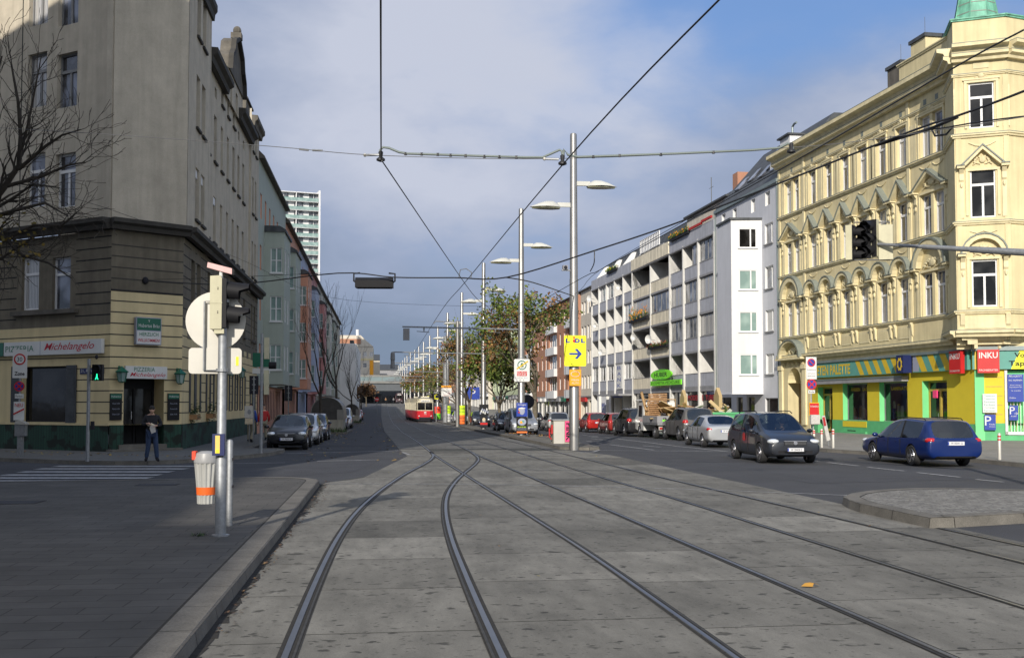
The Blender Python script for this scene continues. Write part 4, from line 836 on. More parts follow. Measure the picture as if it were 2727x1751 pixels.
def ped_mesh(kind,w,seed=0):
    """window surround: architrave, side strips, brackets and pediment; origin at window centre-bottom"""
    k=MB(); H_=2.3 if kind=='arch' else 2.15 if kind=='tri' else 2.2
    for s_ in (-1,1):
        a,b=sorted((s_*(w/2+.02),s_*(w/2+.14))); k.box(a,b,-.06,0,0,H_+.08,'yw2')
        a,b=sorted((s_*(w/2+.22),s_*(w/2+.42)));
        if kind!='flat': k.box(a,b,-.05,0,-.1,H_+.1,'yw2'); k.prism([(-.05,H_-.5),(-.12,H_-.4),(-.1,H_-.1),(-.26,H_+.1),(0,H_+.1),(0,H_-.5)],a,b,'yw2','x'); k.ell(((a+b)/2,-.08,H_-.65),(.07,.06,.14),'yw2',6,5)
    k.box(-w/2-.14,w/2+.14,-.07,0,H_+.02,H_+.14,'yw2')
    B=H_+.14; e=w/2+.48
    if kind=='tri':
        for s_ in (-1,1): k.box(*sorted((s_*(e-.3),s_*(e+.05))),-.34,0,B+.0,B+.12,'yw2'); k.box(*sorted((s_*(e-.3),s_*(e+.08))),-.38,0,B+.12,B+.17,'cap')
        k.prism([(-e+.15,B+.1),(0,B+1.05),(e-.15,B+.1),(e-.33,B+.1),(0,B+.87),(-e+.33,B+.1)],-.32,0,'yw2')
        k.prism([(-e+.1,B+.14),(0,B+1.13),(e-.1,B+.14),(e-.15,B+.1),(0,B+1.05),(-e+.15,B+.1)],-.38,0,'cap')
        ornament(k,0,B+.42,w*.8,.62,-.05,seed=seed)
    elif kind=='arch':
        n=10; r=e-.12
        for s_ in (-1,1): k.box(*sorted((s_*(e-.3),s_*(e+.07))),-.34,0,B+.02,B+.14,'yw2'); k.box(*sorted((s_*(e-.3),s_*(e+.1))),-.38,0,B+.14,B+.18,'cap')
        o=[(-r*cos(pi*i/n),B+.14+r*.95*sin(pi*i/n)) for i in range(n+1)]; inn=[(x*.78,B+.14+(z-B-.14)*.78) for x,z in o]; out=[(x*1.07,B+.14+(z-B-.14)*1.07) for x,z in o]
        for i in range(n):
            k.prism([o[i],o[i+1],inn[i+1],inn[i]],-.3,0,'yw2'); k.prism([out[i],out[i+1],o[i+1],o[i]],-.36,0,'cap')
        ornament(k,0,B+.35,w*.9,.75,-.06,seed=seed)
    else:
        k.box(-w/2-.2,w/2+.2,-.1,0,B,B+.08,'yw2'); k.ell((0,-.06,B+.2),(.14,.07,.13),'yw2',7,5)
        for s_ in (-1,1): k.ell((s_*.2,-.05,B+.12),(.1,.05,.05),'yw2',6,5); k.box(*sorted((s_*(w/2+.3),s_*(w/2+.62))),-.03,0,0,2.0,'yw2')
    return k.data('surround')
PM_={k:ped_mesh(k,1.05,i) for i,k in enumerate(('arch','tri','flat'))}; PD={k:ped_mesh(k,2.25,i+5) for i,k in enumerate(('arch','tri','flat'))}
for (z,kd) in ((6.5,'arch'),(10.8,'tri'),(14.95,'flat')):
    for x,w_,t in cols:
        if t=='s': Fy.put('window_surround',PM_[kd],x,-.001,z)
    for cx in (2.11,19.05): 
        o=Fy.put('window_surround',PD[kd],cx,-.001,z)
k=MB()
for x,w_,t in cols:
    if t=='s':
        for s_ in(-1,1): k.prism([(0,5.5),(-.08,5.6),(-.12,6.05),(-.2,6.27),(0,6.27)],x+s_*.85-.07,x+s_*.85+.07,'yw2','x')
        k.box(x-.6,x+.6,-.03,0,5.45,6.1,'yw2'); k.box(x-.5,x+.5,-.034,-.028,5.55,6.,'yw')
for x in (16.85,20.6,0.1,3.95): k.box(x-.13,x+.13,-.07,0,5.2,18.35,'yw2')
for x in [2.1,5.2,7.4,9.6,11.8,14.,16.1,18.5,19.6]: k.box(x-.14,x+.14,-.012,0,17.72,18.02,'cap')
for x in [6.3,8.5,10.7,12.9,15.05]: k.box(x-.28,x+.28,-.02,0,15.1,17.1,'yw2'); 
for x,w_,t in cols:
    for zz in (10.25,14.4): k.tube([(x-.5,-.02,zz+.1),(x-.25,-.03,zz-.05),(x,-.03,zz-.1),(x+.25,-.03,zz-.05),(x+.5,-.02,zz+.1)],.025,'yw2',5)
# portal: hood arch and relief
n=12
for r0,r1,yy,m in ((1.45,1.62,-.5,'yw2'),(1.62,1.72,-.56,'cap')):
    for i in range(n):
        a,b=pi*i/n,pi*(i+1)/n; k.prism([(acx-r0*cos(a),5.0+r0*.72*sin(a)),(acx-r1*cos(a),5.0+r1*.72*sin(a)),(acx-r1*cos(b),5.0+r1*.72*sin(b)),(acx-r0*cos(b),5.0+r0*.72*sin(b))],yy,0,m)
k.box(.15,4.2,-.5,0,4.86,5.,'yw2'); ornament(k,acx,5.45,2.0,.8,-.12,seed=3)
for i in range(5): ornament(k,.7+i*.72,4.6,.7,.35,-.1,seed=i)
for xx in (.35,4.0): k.box(xx-.25,xx+.25,-.2,-.05,.5,4.3,'yw2'); k.box(xx-.32,xx+.32,-.26,-.05,4.2,4.5,'yw2')
Fy.add(k,'stucco_ornament')
# roof, attic strips, chimneys
k=MB(); k.prism([(-.7,19.2),(-.7,19.32),(4.2,22.15),(9,22.15),(14,19.2)],-.1,16.5,'slate','x'); k.prism([(.3,19.2),(.3,19.35),(4.4,22.),(9,22.),(14,19.2)],16.5,21,'slate','x'); Fy.add(k,'roof')
k=MB(); k.box(16.6,21.2,-.35,.2,19.25,20.35,'yw'); ledge(k,16.5,21.2,20.3,.15,.12,'yw2',-.35); Fy.add(k,'parapet')
for x,z in ((11.6,22.0),(14.2,22.7)):
    k=MB(); k.box(x,x+1.5,1.8,3.0,19.5,z-.2,'sooty' if x<13 else 'yw'); k.box(x-.1,x+1.6,1.7,3.1,z-.2,z,'slate')
    k.tube([(x+.5,2.4,z),(x+.5,2.4,z+1.3)],.012,'wiregrey',4); Fy.add(k,'chimney')
# shop front
def slabsign(Fa,x0,x1,z0,z1,y,name='fascia'):
    k=MB(); k.box(x0,x1,y,0,z0,z1,'tealm'); return Fa.add(k,name)
fs=slabsign(Fy,4.7,16.5,3.56,4.46,-.22); 
lettering(fs,'TAPETEN PALETTE',7.6,4.0,'gold',h=.62,w=5.6,y=-.228,bold=.03)
k=MB()
for x in [11.0,12.0,13.0,14.,15.]: k.poly([(x,-.226,4.44),(x+.5,-.226,4.44),(x+1.1,-.226,3.58),(x+.6,-.226,3.58)],'gold')
k.build('stripe',fs)
fs2=slabsign(Fy,17.3,22.2,3.56,4.46,-.22); k=MB()
for x in [17.6,18.7,19.8]: k.poly([(x,-.226,4.44),(x+.55,-.226,4.44),(x+1.1,-.226,3.58),(x+.55,-.226,3.58)],'gold')
k.box(17.3,17.9,-.224,-.2,3.6,4.44,'signgrey'); k.build('stripe',fs2)
k=MB(); k.box(4.6,22.4,-.3,0,4.46,4.6,'zinc'); k.box(5.6,16.5,-.42,-.02,3.12,3.4,'slab'); k.box(5.6,16.5,-.45,-.4,3.34,3.42,'zinc'); Fy.add(k,'awning_box')
ps=MB(); 
o=sign_obj('shield_sign','dark blue square box sign with gold star emblem between the teal fascias','sign',Fy.W(16.55,-.75,3.55),Fy.rot,.7,.95,.5,'navy'); k=MB(); pts=[((.2+.07*(i%2))*cos(pi*i/8)*1.0+.35,(.3+.08*(i%2))*sin(pi*i/8)+.47) for i in range(16)]; k.prism(pts,-.01,0,'gold'); k.ell((.35,-.01,.47),(.13,.01,.2),'navy'); k.build('emblem',o)
# doors and display windows behind
k=MB()
for i,(a,b,c,d) in enumerate(G4):
    f='wino'
    if i in (0,3):
        k=MB(); k.box(a,a+.12,.36,.44,c,d,f);k.box(b-.12,b,.36,.44,c,d,f);k.box((a+b)/2-.08,(a+b)/2+.08,.34,.44,c,d-.5,f);k.box(a,b,.36,.44,d-.55,d-.42,f);k.box(a,b,.36,.44,d-.1,d,f);k.box(a,b,.36,.44,c,c+.15,f); dd=Fy.add(k,'door')
        g_=MB(); g_.poly([(a,.4,c),(b,.4,c),(b,.4,d),(a,.4,d)],'glass_shop'); g_.build('pane',dd); h_=MB(); h_.tube([((a+b)/2-.14,.3,1.1),((a+b)/2-.14,.3,1.4)],.02,'chrome',6); h_.build('handle',dd)
    else:
        k=MB(); k.box(a,a+.06,.3,.4,c,d,'wing');k.box(b-.06,b,.3,.4,c,d,'wing');k.box(a,b,.3,.4,d-.08,d,'wing');k.box(a,b,.25,.4,c,c+.08,'wing'); dd=Fy.add(k,'display_window')
        g_=MB(); g_.poly([(a,.34,c),(b,.34,c),(b,.34,d),(a,.34,d)],'shopclear'); g_.build('pane',dd)
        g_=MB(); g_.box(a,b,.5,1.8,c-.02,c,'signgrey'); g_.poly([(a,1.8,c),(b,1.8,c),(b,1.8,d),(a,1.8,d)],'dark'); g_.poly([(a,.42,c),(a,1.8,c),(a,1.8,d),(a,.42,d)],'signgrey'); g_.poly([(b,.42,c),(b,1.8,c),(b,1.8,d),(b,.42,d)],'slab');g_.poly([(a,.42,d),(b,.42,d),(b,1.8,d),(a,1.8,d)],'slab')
        rr=random.Random(i)
        for q in range(9):
            x=a+.3+q*.31; hh=rr.uniform(.7,1.7); yy=rr.uniform(.46,.75); mm=rr.choice(['paper','blue','gold','signw','flesh2','pinkr','wood']); g_.lathe([(.11,c),(.11,c+hh)],mm,8,(x,yy,0)) if q%2 else g_.prism([(x-.16,c),(x+.16,c),(x+.16,c+hh*.6),(x+.1,c+hh*.72),(x-.1,c+hh*.72),(x-.16,c+hh*.6)],yy,yy+.04,mm)
        g_.build('display',dd)
        t='FARBEN   LACKE' if i==1 else 'LAMINATE'; lettering(dd,t,(a+b)/2+.1,d-.35,'gold',h=.2,w=(2.3 if i==1 else 1.7),y=.33,bold=.02)
k=MB(); k.box(9.,12.,-.16,.02,.1,.24,'shopg2'); k.box(9.05,11.95,-.05,.1,.5,.85,'shopy'); k.box(9.6,10.6,-.04,0,.12,.3,'dark'); Fy.add(k,'ledge')
k=MB(); k.box(20.45,20.9,.32,.36,2.3,2.7,'pink') if False else k.box(18.4,18.75,.25,.33,2.2,2.6,'pink'); Fy.add(k,'door_notice')
# chamfered corner
cs=Fy.W(YLEN,0,0); cdv=(2.66,-1.34); Fh=Fac(yb,(cs.x,cs.y),cdv); HL_=9.
wx=Fh.X(2676)
k=MB(); k.wall(0,HL_,.95,4.46,0,[(wx+.1,wx+3.4,.5,3.6)],.3,'shopy'); k.wall(0,HL_,-.5,.95,-.03,[(wx+.1,wx+3.4,.5,3.6)],.3,'shopg2'); k.wall(0,HL_,4.46,19,.0,[],0,'yw')
k.box(0,.42,-.06,0,-.3,3.56,'shopg')
for z in (1.35,1.8,2.25,2.7,3.15): k.box(.5,wx-.1,-.006,.01,z,z+.05,'wino')
k.poly([(HL_,0,-.5),(HL_,14,-.5),(HL_,14,19),(HL_,0,19)],'yw'); Fh.add(k,'wall')
k=MB(); k.box(wx,wx+.12,-.1,.1,.4,3.5,'signw');k.box(wx+3.3,wx+3.42,-.1,.1,.4,3.5,'signw');k.box(wx,wx+3.4,-.1,.1,.4,.55,'signw'); k.box(wx+.1,wx+3.3,.2,.25,.5,3.5,'shopg')
for i in range(22): x=wx+.25+i*.14; k.box(x,x+.025,.0,.04,.55,3.2,'signw')
for i in range(11): x=wx+.3+i*.28; k.tube([(x-.1,0,.6),(x+.1,0,2.2)],.01,'gold',4)
Fh.add(k,'window_grille')
f3=slabsign(Fh,-.1,HL_,3.56,4.46,-.2); k=MB(); k.poly([(1.6,-.206,3.56),(HL_,-.206,3.56),(HL_,-.206,4.46),(2.0,-.206,4.46)],'yel'); k.poly([(.0,-.206,3.56),(1.0,-.206,3.56),(.6,-.206,4.46),(0,-.206,4.46)],'gold'); k.build('stripe',f3)
xt=Fh.X(2727); lettering(f3,'Vorhänge',xt+.35,4.2,'ink',h=.3,w=1.5,y=-.215,bold=.02); lettering(f3,'Tapeten',xt+.1,3.8,'ink',h=.32,w=1.5,y=-.215,bold=.02)
k=MB(); k.box(-.15,HL_,-.3,0,4.46,4.66,'zinc'); Fh.add(k,'canopy_edge')
def redbox(Fa,a,b,yy,lab):
    z0=Fa.Z((a+b)/2,990) if Fa is Fh else 3.3; x0,x1=Fa.X(a),Fa.X(b); h=1.12; w_=x1-x0
    o=sign_obj('light_box_sign',lab,'sign',Fa.W(x0,yy,3.38),Fa.rot,w_,h,.22,'red',None,group='red shop light boxes'); lettering(o,'INKU',w_/2,h*.76,'signw',h=h*.26,w=w_*.86,bold=.02); lettering(o,'FACHBERATER',w_/2,h*.12,'signw',h=h*.08,w=w_*.86)
redbox(Fh,2603,2661,-.5,'red square light box reading INKU facing the crossing above the shop corner'); redbox(Fy,2556,2587,-.55,'red square light box reading INKU on the long street wall by the corner')
def csign(a,b,t,bo,m,name,lab,texts,cat='sign'):
    x0,x1=Fh.X(a),Fh.X(b); z1,z0=Fh.Z((a+b)/2,t),Fh.Z((a+b)/2,bo); w_,h_=x1-x0,z1-z0
    o=sign_obj(name,lab,cat,Fh.W(x0,-.2,z0),Fh.rot,w_,h_,.06,m)
    for s_,fx,fz,fh,fw,mm in texts: lettering(o,s_,w_*fx,h_*fz,mm,h=h_*fh if fh else None,w=w_*fw if fw else None)
    return o
csign(2616,2654,1048,1098,'signw','wall_sign','pale framed sign listing wallpapers and carpets on the yellow corner wall',[(t,.48,.88-.155*i,.1,.75,'tealm') for i,t in enumerate(('Tapeten','Teppiche','Parkette','Farben','Vorhänge','Karniesen'))])
csign(2620,2650,1103,1144,'blue','parking_sign','blue customer parking sign with white P low on the yellow corner wall',[('P',.32,.6,.6,None,'signw'),('Kunden',.68,.38,.1,.5,'signw'),('Parkplätze',.68,.22,.09,.5,'signw')])
csign(2683,2726,996,1069,'blue','garage_sign','tall blue garage sign with white lettering on the window grille',[('PEUGEOT',.5,.93,.07,.8,'signw'),('ING. BEZEMSEK',.5,.78,.05,.85,'signw'),('Bananenwegen',.5,.6,.04,.7,'signw'),('Floridsdorf 151',.5,.53,.04,.75,'signw'),('Tel. 15 60 804',.5,.4,.04,.6,'signw'),('Zufahrt',.3,.14,.05,.4,'signw')])
csign(2686,2710,1079,1118,'blue','parking_sign','small blue parking sign with P and white arrow hanging on the grille',[('P',.35,.66,.5,None,'signw'),('→',.75,.45,.2,None,'signw'),('Kunden',.5,.28,.09,.6,'signw')])
# oriel tower
nx,ny=-cdv[1],cdv[0]; L_=hypot(nx,ny); nx,ny=-nx/L_,-ny/L_      # outward normal of the chamfer
if nx*(-1)+ny*(-1)<0: nx,ny=-nx,-ny
to=(cs.x+nx*.95,cs.y+ny*.95); u_=(cdv[0]/L_,cdv[1]/L_)
def onl(px): t=col(px,to,u_); return (to[0]+u_[0]*t,to[1]+u_[1]*t)
T1=onl(2553);T2=onl(2697); T0=Fy.W(col(2531,YL,yd),0,0); T0=(T0.x,T0.y)
c_,s_=cos(radians(40)),sin(radians(40)); v3=(u_[0]*c_-u_[1]*s_,u_[0]*s_+u_[1]*c_); T3=(T2[0]+v3[0]*2.2,T2[1]+v3[1]*2.2)
for (A,B_) ,front in (((T0,T1),0),((T1,T2),1),((T2,T3),2)):
    Ft=Fac(yb,A,(B_[0]-A[0],B_[1]-A[1])); L2=hypot(B_[0]-A[0],B_[1]-A[1])
    hs=[]
    if front==1: hs=[(Ft.X(2594),Ft.X(2662),z0,z1) for z0,z1 in ((6.55,8.8),(10.85,13.2),(15.2,17.4))]
    k=MB(); k.wall(0,L2,5.2,20.55,0,hs,.2,'yw'); Ft.add(k,'tower_wall')
    for h in hs: Ft.win(h[0],h[2],h[1]-h[0],h[3]-h[2],.1,'T','winw','glass_shop')
    e=.08
    for z,h,p in ((6.2,.16,.14),(10.5,.16,.14),(14.75,.17,.16),(17.75,.12,.1),(5.1,.3,.35),(18.45,.35,.45),(18.8,.4,.75)): k=MB(); ledge(k,-e,L2+e,z,h,p,'yw2'); k.box(-e,L2+e,-p-.01,0,z+h,z+h+.03,'cap'); Ft.add(k,'cornice')
    k=MB()
    ledge(k,-e,L2+e,20.5,.14,.12,'copper'); Ft.add(k,'parapet_edge'); k=MB()
    # corbelled base
    for z,p in ((4.55,-.75),(4.75,-.45),(4.95,-.2)): k.box(0,L2,-p,.9,z,z+.22,'yw2')
    k.box(-.0,L2,0,.9,5.1,5.4,'yw')
    Ft.add(k,'corbel_base')
    if front==1:
        cx=(hs[0][0]+hs[0][1])/2
        for kd,z in(('arch',6.5),('tri',10.95),('flat',15.2)): Ft.put('window_surround',ped_mesh(kd,1.25,4),cx,-.001,z)
        k=MB(); k.box(cx-.35,cx+.35,-.03,0,18.1,18.4,'yw2'); k.box(cx-.9,cx+.9,-.03,0,5.5,6.1,'yw2')
        for s2 in (-1,1): k.prism([(0,5.6),(-.08,5.7),(-.2,6.2),(0,6.2)],cx+s2*1.-.1,cx+s2*1.+.1,'yw2','x')
        k.tube([(cx-.6,-.02,14.5),(cx-.3,-.03,14.35),(cx,-.03,14.3),(cx+.3,-.03,14.35),(cx+.6,-.02,14.5)],.03,'yw2',5); k.tube([(cx-.6,-.02,10.2),(cx-.3,-.03,10.1),(cx,-.03,10.2),(cx+.3,-.03,10.1),(cx+.6,-.02,10.2)],.03,'yw2',5)
        for s2 in (-1,1): k.box(cx+s2*1.06-.12,cx+s2*1.06+.12,-.04,0,6.4,17.7,'yw')
        Ft.add(k,'stucco_ornament')
poly=[T0,T1,T2,T3]; 
tq=onl(2624); tcx=tq[0]-nx*1.6; tcy=tq[1]-ny*1.6
k=MB(); rx,ry=yb.location[0],yb.location[1]
mxx=sum(p[0] for p in (T0,T1,T2,T3))/4;myy=sum(p[1] for p in (T0,T1,T2,T3))/4; k.prism([(mxx+(p[0]-mxx)*.93-rx,myy+(p[1]-myy)*.93-ry) for p in (T0,T1,T2,T3,(T3[0]+1,T3[1]+3),(T0[0]+3,T0[1]+2))],20.0,20.3,'slab','z'); 
prof=[(1.2,20.25),(1.08,20.8),(.86,22.),(.5,24.2),(.04,26.6)]
k.lathe(prof,'copper',8,(tcx-rx,tcy-ry,0))
for j in range(8): a=2*pi*j/8; k.tube([(tcx-rx+r*cos(a)*1.01,tcy-ry+r*sin(a)*1.01,z) for r,z in prof],.03,'copper',5)
for r,z in ((1.02,21.15),(.93,21.65),(.84,22.15)):
    k.lathe([(r*1.005,z),(r*1.005-.01,z+.05)],'cap',8,(tcx-rx,tcy-ry,0),caps=False)
k.build('spire',yb)
k=MB(); k.box(3.5,8,0,6,19.5,22.2,'slate'); Fh.add(k,'roof')

# ================= white and pale grey infill house
W0=YL; wd=adir(-1.56); wl_=(W0[0]+wd[0]*13.02,W0[1]+wd[1]*13.02)
wb=thing('apartment_house','white and pale grey rendered house with angular bay and slate attic beside the yellow one','building',(wl_[0],wl_[1],0)); Fw=Fac(wb,wl_,(-wd[0],-wd[1])); WL=13.0
wh=[(Fw.X(2041),Fw.X(2063),a,b) for a,b in ((4.02,5.48),(7.09,8.63),(10.17,11.79),(13.41,14.88))]; sm_=[(Fw.X(a),Fw.X(b),16.2,17.2) for a,b in ((1926,1936),(1956,1966),(2005,2016),(2043,2056))]
dg=[(Fw.X(2038),WL-.15,.3,2.3),(Fw.X(1922),Fw.X(1948),.1,2.4),(Fw.X(1962),Fw.X(1978),.1,2.4),(Fw.X(1990),Fw.X(2010),.1,2.4)]
k=MB(); k.wall(0,WL,-.5,17.6,0,wh+sm_+dg,.22,'greyw','whitew'); body(k,0,WL,12,-.5,17.6,'greyw'); Fw.add(k,'wall')
for h in wh: Fw.win(h[0],h[2],h[1]-h[0],h[3]-h[2],.12,'V','winw','glass_sky')
for h in sm_: Fw.win(h[0],h[2],h[1]-h[0],h[3]-h[2],.16,'','winw','glass_sky'); 
for h in dg: Fw.win(h[0],h[2],h[1]-h[0],h[3]-h[2],.15,'','wing','glass_shop')
for h in wh: k=MB(); k.box(h[0]-.06,h[1]+.06,-.12,0,h[2]-.08,h[2],'slab'); Fw.add(k,'window_sill')
s3=Fw.X(2033); A=Fw.W(s3,0,0); px_=1950
q=at(1950,1074,A.y+.28); B_=(A.x-2.26*cos(YAW),A.y+2.26*sin(YAW))
Fb=Fac(wb,B_,(A.x-B_[0],A.y-B_[1])); BL_=hypot(A.x-B_[0],A.y-B_[1])
bh=[(Fb.X(1971),Fb.X(2019),a,b) for a,b in ((3.99,5.49),(7.13,8.6),(10.21,11.67),(13.29,14.73))]
k=MB(); k.wall(0,BL_,2.6,15.35,0,bh,.12,'whitew'); Fb.add(k,'bay')
for i,h in enumerate(bh): Fb.win(h[0],h[2],h[1]-h[0],h[3]-h[2],.05,'V','winw','glass_green' if i<3 else 'glass_shop')
for h in bh: k=MB(); k.box(h[0]-.08,h[1]+.08,-.1,0,h[2]-.07,h[2],'winw'); Fb.add(k,'window_sill')
XO=B_[0]; Yf=Yw(1914,XO); Ff2=Fac(wb,(XO,Yf),(0,-1)); L2=Yf-B_[1]
k=MB(); k.wall(0,L2,2.6,15.35,0,[],0,'greyw'); k.poly([(0,0,2.6),(0,3,2.6),(0,3,15.35),(0,0,15.35)],'greyw'); Ff2.add(k,'bay')
rx,ry=wb.location[0],wb.location[1]; k=MB(); pl=[(A.x-rx+.1,A.y-ry-.1),(B_[0]-rx-.12,B_[1]-ry-.12),(XO-rx-.12,Yf-ry),(A.x-rx+.1,Yf-ry)]
k.prism([(p[0]+0,p[1]) for p in pl],2.58,2.6,'greyw','z'); k.prism(pl,15.35,15.5,'slate','z')
k.build('bay_roof',wb)
k=MB(); k.prism([(-.05,17.6),(-.05,17.85),(4.2,22.6),(8,22.6),(12,17.6)],0,WL,'slate','x'); k.box(0,WL,-.2,.05,17.5,17.75,'zinc')
for x,y,z in ((1.8,1.,19.05),(4.,1.2,19.3),(6.6,1.,19.05),(9.,1.,19.05),(5.,2.6,20.9),(8,2.6,20.9)): k.prism([(y,z),(y-.05,z+.1),(y+.85,z+1.1),(y+.9,z+1.)],x,x+.9,'glass_sky','x')
Fw.add(k,'roof')
for (x0,x1,y0,zt) in ((8.6,10.3,1.2,20.),(11.2,12.9,.9,20.9)): k=MB(); k.box(x0,x1,y0,y0+3,18.5,zt,'whitew'); k.box(x0-.15,x1+.15,y0-.2,y0+3,zt,zt+.12,'slate'); Fw.add(k,'dormer')
k=MB(); k.tube([(12.,1.5,21.),(12.,1.5,21.7),(12.3,1.5,21.85),(12.7,1.5,21.85)],.08,'zinc',8); Fw.add(k,'vent_pipe')
k=MB(); k.tube([(WL-.12,-.1,0),(WL-.12,-.1,17.5)],.06,'zinc',6); k.tube([(.1,-.1,0),(.1,-.1,17.5)],.06,'zinc',6); Fw.add(k,'downpipe')

# ================= balcony block
b0=(wl_[0]+wd[0]*45.2,wl_[1]+wd[1]*45.2)
bb_=thing('apartment_block','long grey and cream apartment block with rows of loggias above the small shops','building',(b0[0],b0[1],0)); Fb=Fac(bb_,b0,(-wd[0],-wd[1])); BLN=45.1
secs=[('A',0,19.3,5,'balg'),('B',19.3,32.7,2,'balc'),('C',32.7,45.1,3,'balg')]
zs=[3.35,6.45,9.65,12.85,16.05]
glz={('C',1),('C',2)}; G_={'A':['GGGoG','ooooo','oooog','oggoo'],'B':['oo','oo','GG','oo'],'C':['ooo','GGG','GGG','ohG']}
k=MB(); k.wall(0,BLN,-.5,3.35,1.6,[],0,'loggia'); k.wall(0,BLN,3.35,16.1,1.7,[],0,'loggia'); body(k,0,BLN,14,-.5,17.,'loggia',y0=.1); Fb.add(k,'wall')
for nm,x0,x1,n_,pm in secs:
    w_=(x1-x0)/n_
    for fi in range(4):
        z=zs[fi]; zt=zs[fi+1]
        s=MB(); s.box(x0,x1,-.06,1.7,z-.12,z+.06,'slab'); Fb.add(s,'floor_slab')
        for c in range(n_):
            a=x0+c*w_+.12; b=x0+(c+1)*w_-.12
            s=MB(); s.box(a,b,-.02,.06,z+.06,z+1.15,pm); s.box(a,b,-.05,.08,z+1.15,z+1.2,'slab'); Fb.add(s,'balcony_panel')
            g=G_[nm][fi][c]
            if g in 'GgH': Fb.win(a,z+1.22,b-a,zt-z-1.4,.08,'N%d'%(4 if nm!='A' else 3),'wing' if nm!='A' else 'winw','glass_bal')
            elif g=='h': Fb.win((a+b)/2,z+1.22,(b-a)/2,zt-z-1.4,.08,'N2','wing','glass_bal')
            if g in 'oh':
                # glazed door in the back wall of the loggia
                Fb.win(a+.4,z+.1,min(2.4,(b-a)*.6),2.3,1.62,'N3','wing','glass_shop')
    s=MB()
    for c in range(n_+1):
        x=x0+c*w_; s.box(x-.12,x+.12,-.18 if nm!='B' else -.1,1.7,.0,16.1,'frame')
    Fb.add(s,'pillar')
    s=MB(); s.box(x0,x1,-.15 if nm!='B' else -.25,.1,16.0,17.15,pm); s.box(x0,x1,-.2,.15,15.88,16.0,'slab'); Fb.add(s,'parapet')
k=MB(); k.prism([(1.4,17.),(2.2,19.4),(8,20.6),(14,17)],0,32.7,'slate','x'); k.prism([(1.6,17.),(3,20.4),(8,22),(14,17)],32.7,BLN,'slate','x')
for x in (0,6.5,12.9,19.2): k.prism([(.2,17.1),(1.8,17.1),(2.2,19.),(1.6,19.)],x,x+.25,'whitew','x')
k.box(19.4,29,.4,2.,17.15,17.6,'slab'); Fb.add(k,'roof')
Fb.win(21.,17.6,7.,1.4,.3,'N12','winw','glass_bal'); 
k=MB(); k.box(34,45,1.2,3.5,17.1,19.1,'beige'); k.box(33.8,45.1,.9,3.7,19.1,19.25,'slate'); Fb.add(k,'penthouse')
for x,z,m in ((38.5,22.4,'brown'),(2.2,18.4,'louvre')): k=MB(); k.box(x,x+1.2,4.,5.2,18,z,m); Fb.add(k,'chimney')
k=MB(); k.box(39,42.3,-.3,-.15,17.18,17.38,'redc'); k.box(42.3,44.8,-.3,-.15,17.3,17.5,'redc'); Fb.add(k,'flower_box')
k=MB(); k.tube([(30,5,20),(30,5,24)],.04,'wiregrey',5); k.tube([(29.4,5,23),(30.6,5,23)],.02,'wiregrey',4); Fb.add(k,'antenna')
# shopfront
k=MB(); k.box(0,BLN,-.05,.15,2.95,3.25,'slab')
for x in [19.4,22.5,25.5,28.5,32.7,35,37,41]: k.box(x,x+.15,.05,.2,0,3,'frame')
k.box(19.4,BLN,.1,.2,0,.5,'slab'); k.box(19.5,25,.12,.16,2.2,2.35,'signw'); 
for a,b in ((19.7,22.4),(22.7,25.4),(25.7,28.4),(28.7,32.5),(33,34.9),(35.2,36.9),(37.3,40.8),(41.2,44.8)): k.poly([(a,.18,.5),(b,.18,.5),(b,.18,2.9),(a,.18,2.9)],'glass_shop')
k.box(9,19,-1.6,.2,2.75,2.95,'slab'); k.box(12,19,.6,.7,0,2.7,'bridgeb'); k.box(2,8.8,.1,.3,0,2.9,'whitew'); k.box(9.5,12,.5,.6,0,2.7,'beige'); Fb.add(k,'shopfront')
for i in range(14): pass
k=MB(); 
for i in range(16): k.box(12.1+i*.43,12.2+i*.43,.55,.62,.1,2.6,'frame')
Fb.add(k,'window_bars')
def fsign(name,lab,a,b,t,bo,y,m,texts,cat='sign',round_=0):
    x0,x1=Fb.X(a),Fb.X(b); z1,z0=Fb.Z((a+b)/2,t),Fb.Z((a+b)/2,bo); w_,h_=x1-x0,z1-z0
    o=sign_obj(name,lab,cat,Fb.W(x0,y,z0),Fb.rot,w_,h_,.12,m,None)
    for s_,fx,fz,fh,fw,mm in texts: lettering(o,s_,w_*fx,h_*fz,mm,h=h_*fh,w=w_*fw)
    return o
x0,x1=Fb.X(1746),Fb.X(1802); w_=x1-x0
o=MB(); o.prism([(w_/2*(1+cos(2*pi*i/24)),.5*sin(2*pi*i/24)) for i in range(24)],0,.15,'limeg'); o=o.build('oval_sign',None,None,Fb.W(x0,-.5,Fb.Z(1774,997)),Fb.rot); tag(o,'bright green oval sign reading HUBER above the shop','sign'); lettering(o,'HUBER',w_/2,0,'ink',h=.42,w=w_*.62,bold=.02); lettering(o,'PERÜCKEN',w_/2,.4,'txtgreen',h=.16,w=w_*.42); lettering(o,'SALON',w_/2,-.4,'txtgreen',h=.16,w=w_*.35)
fsign('shop_sign','bright green long sign reading KOSMETIK-PEDICURE below the oval sign',1744,1826,1012,1025,-.45,'limeg',[('KOSMETIK-PEDICURE',.5,.5,.62,.92,'ink')])
fsign('shop_sign','white cafe lettering panel on the dark shop window near the canopy',1702,1765,1048,1056,.1,'black',[('ANTIQUE  CAFE',.5,.5,.8,.95,'signw')])
fsign('shop_sign','red lettered panel in the shop window beside the white house',1828,1908,1050,1066,.1,'black',[('MODERNE  TUREN',.5,.5,.85,.95,'txtred')])
fsign('bank_sign','blue and green slanted bank emblem under the canopy',1635,1661,1048,1058,-.2,'blue',[]).name='bank_sign'
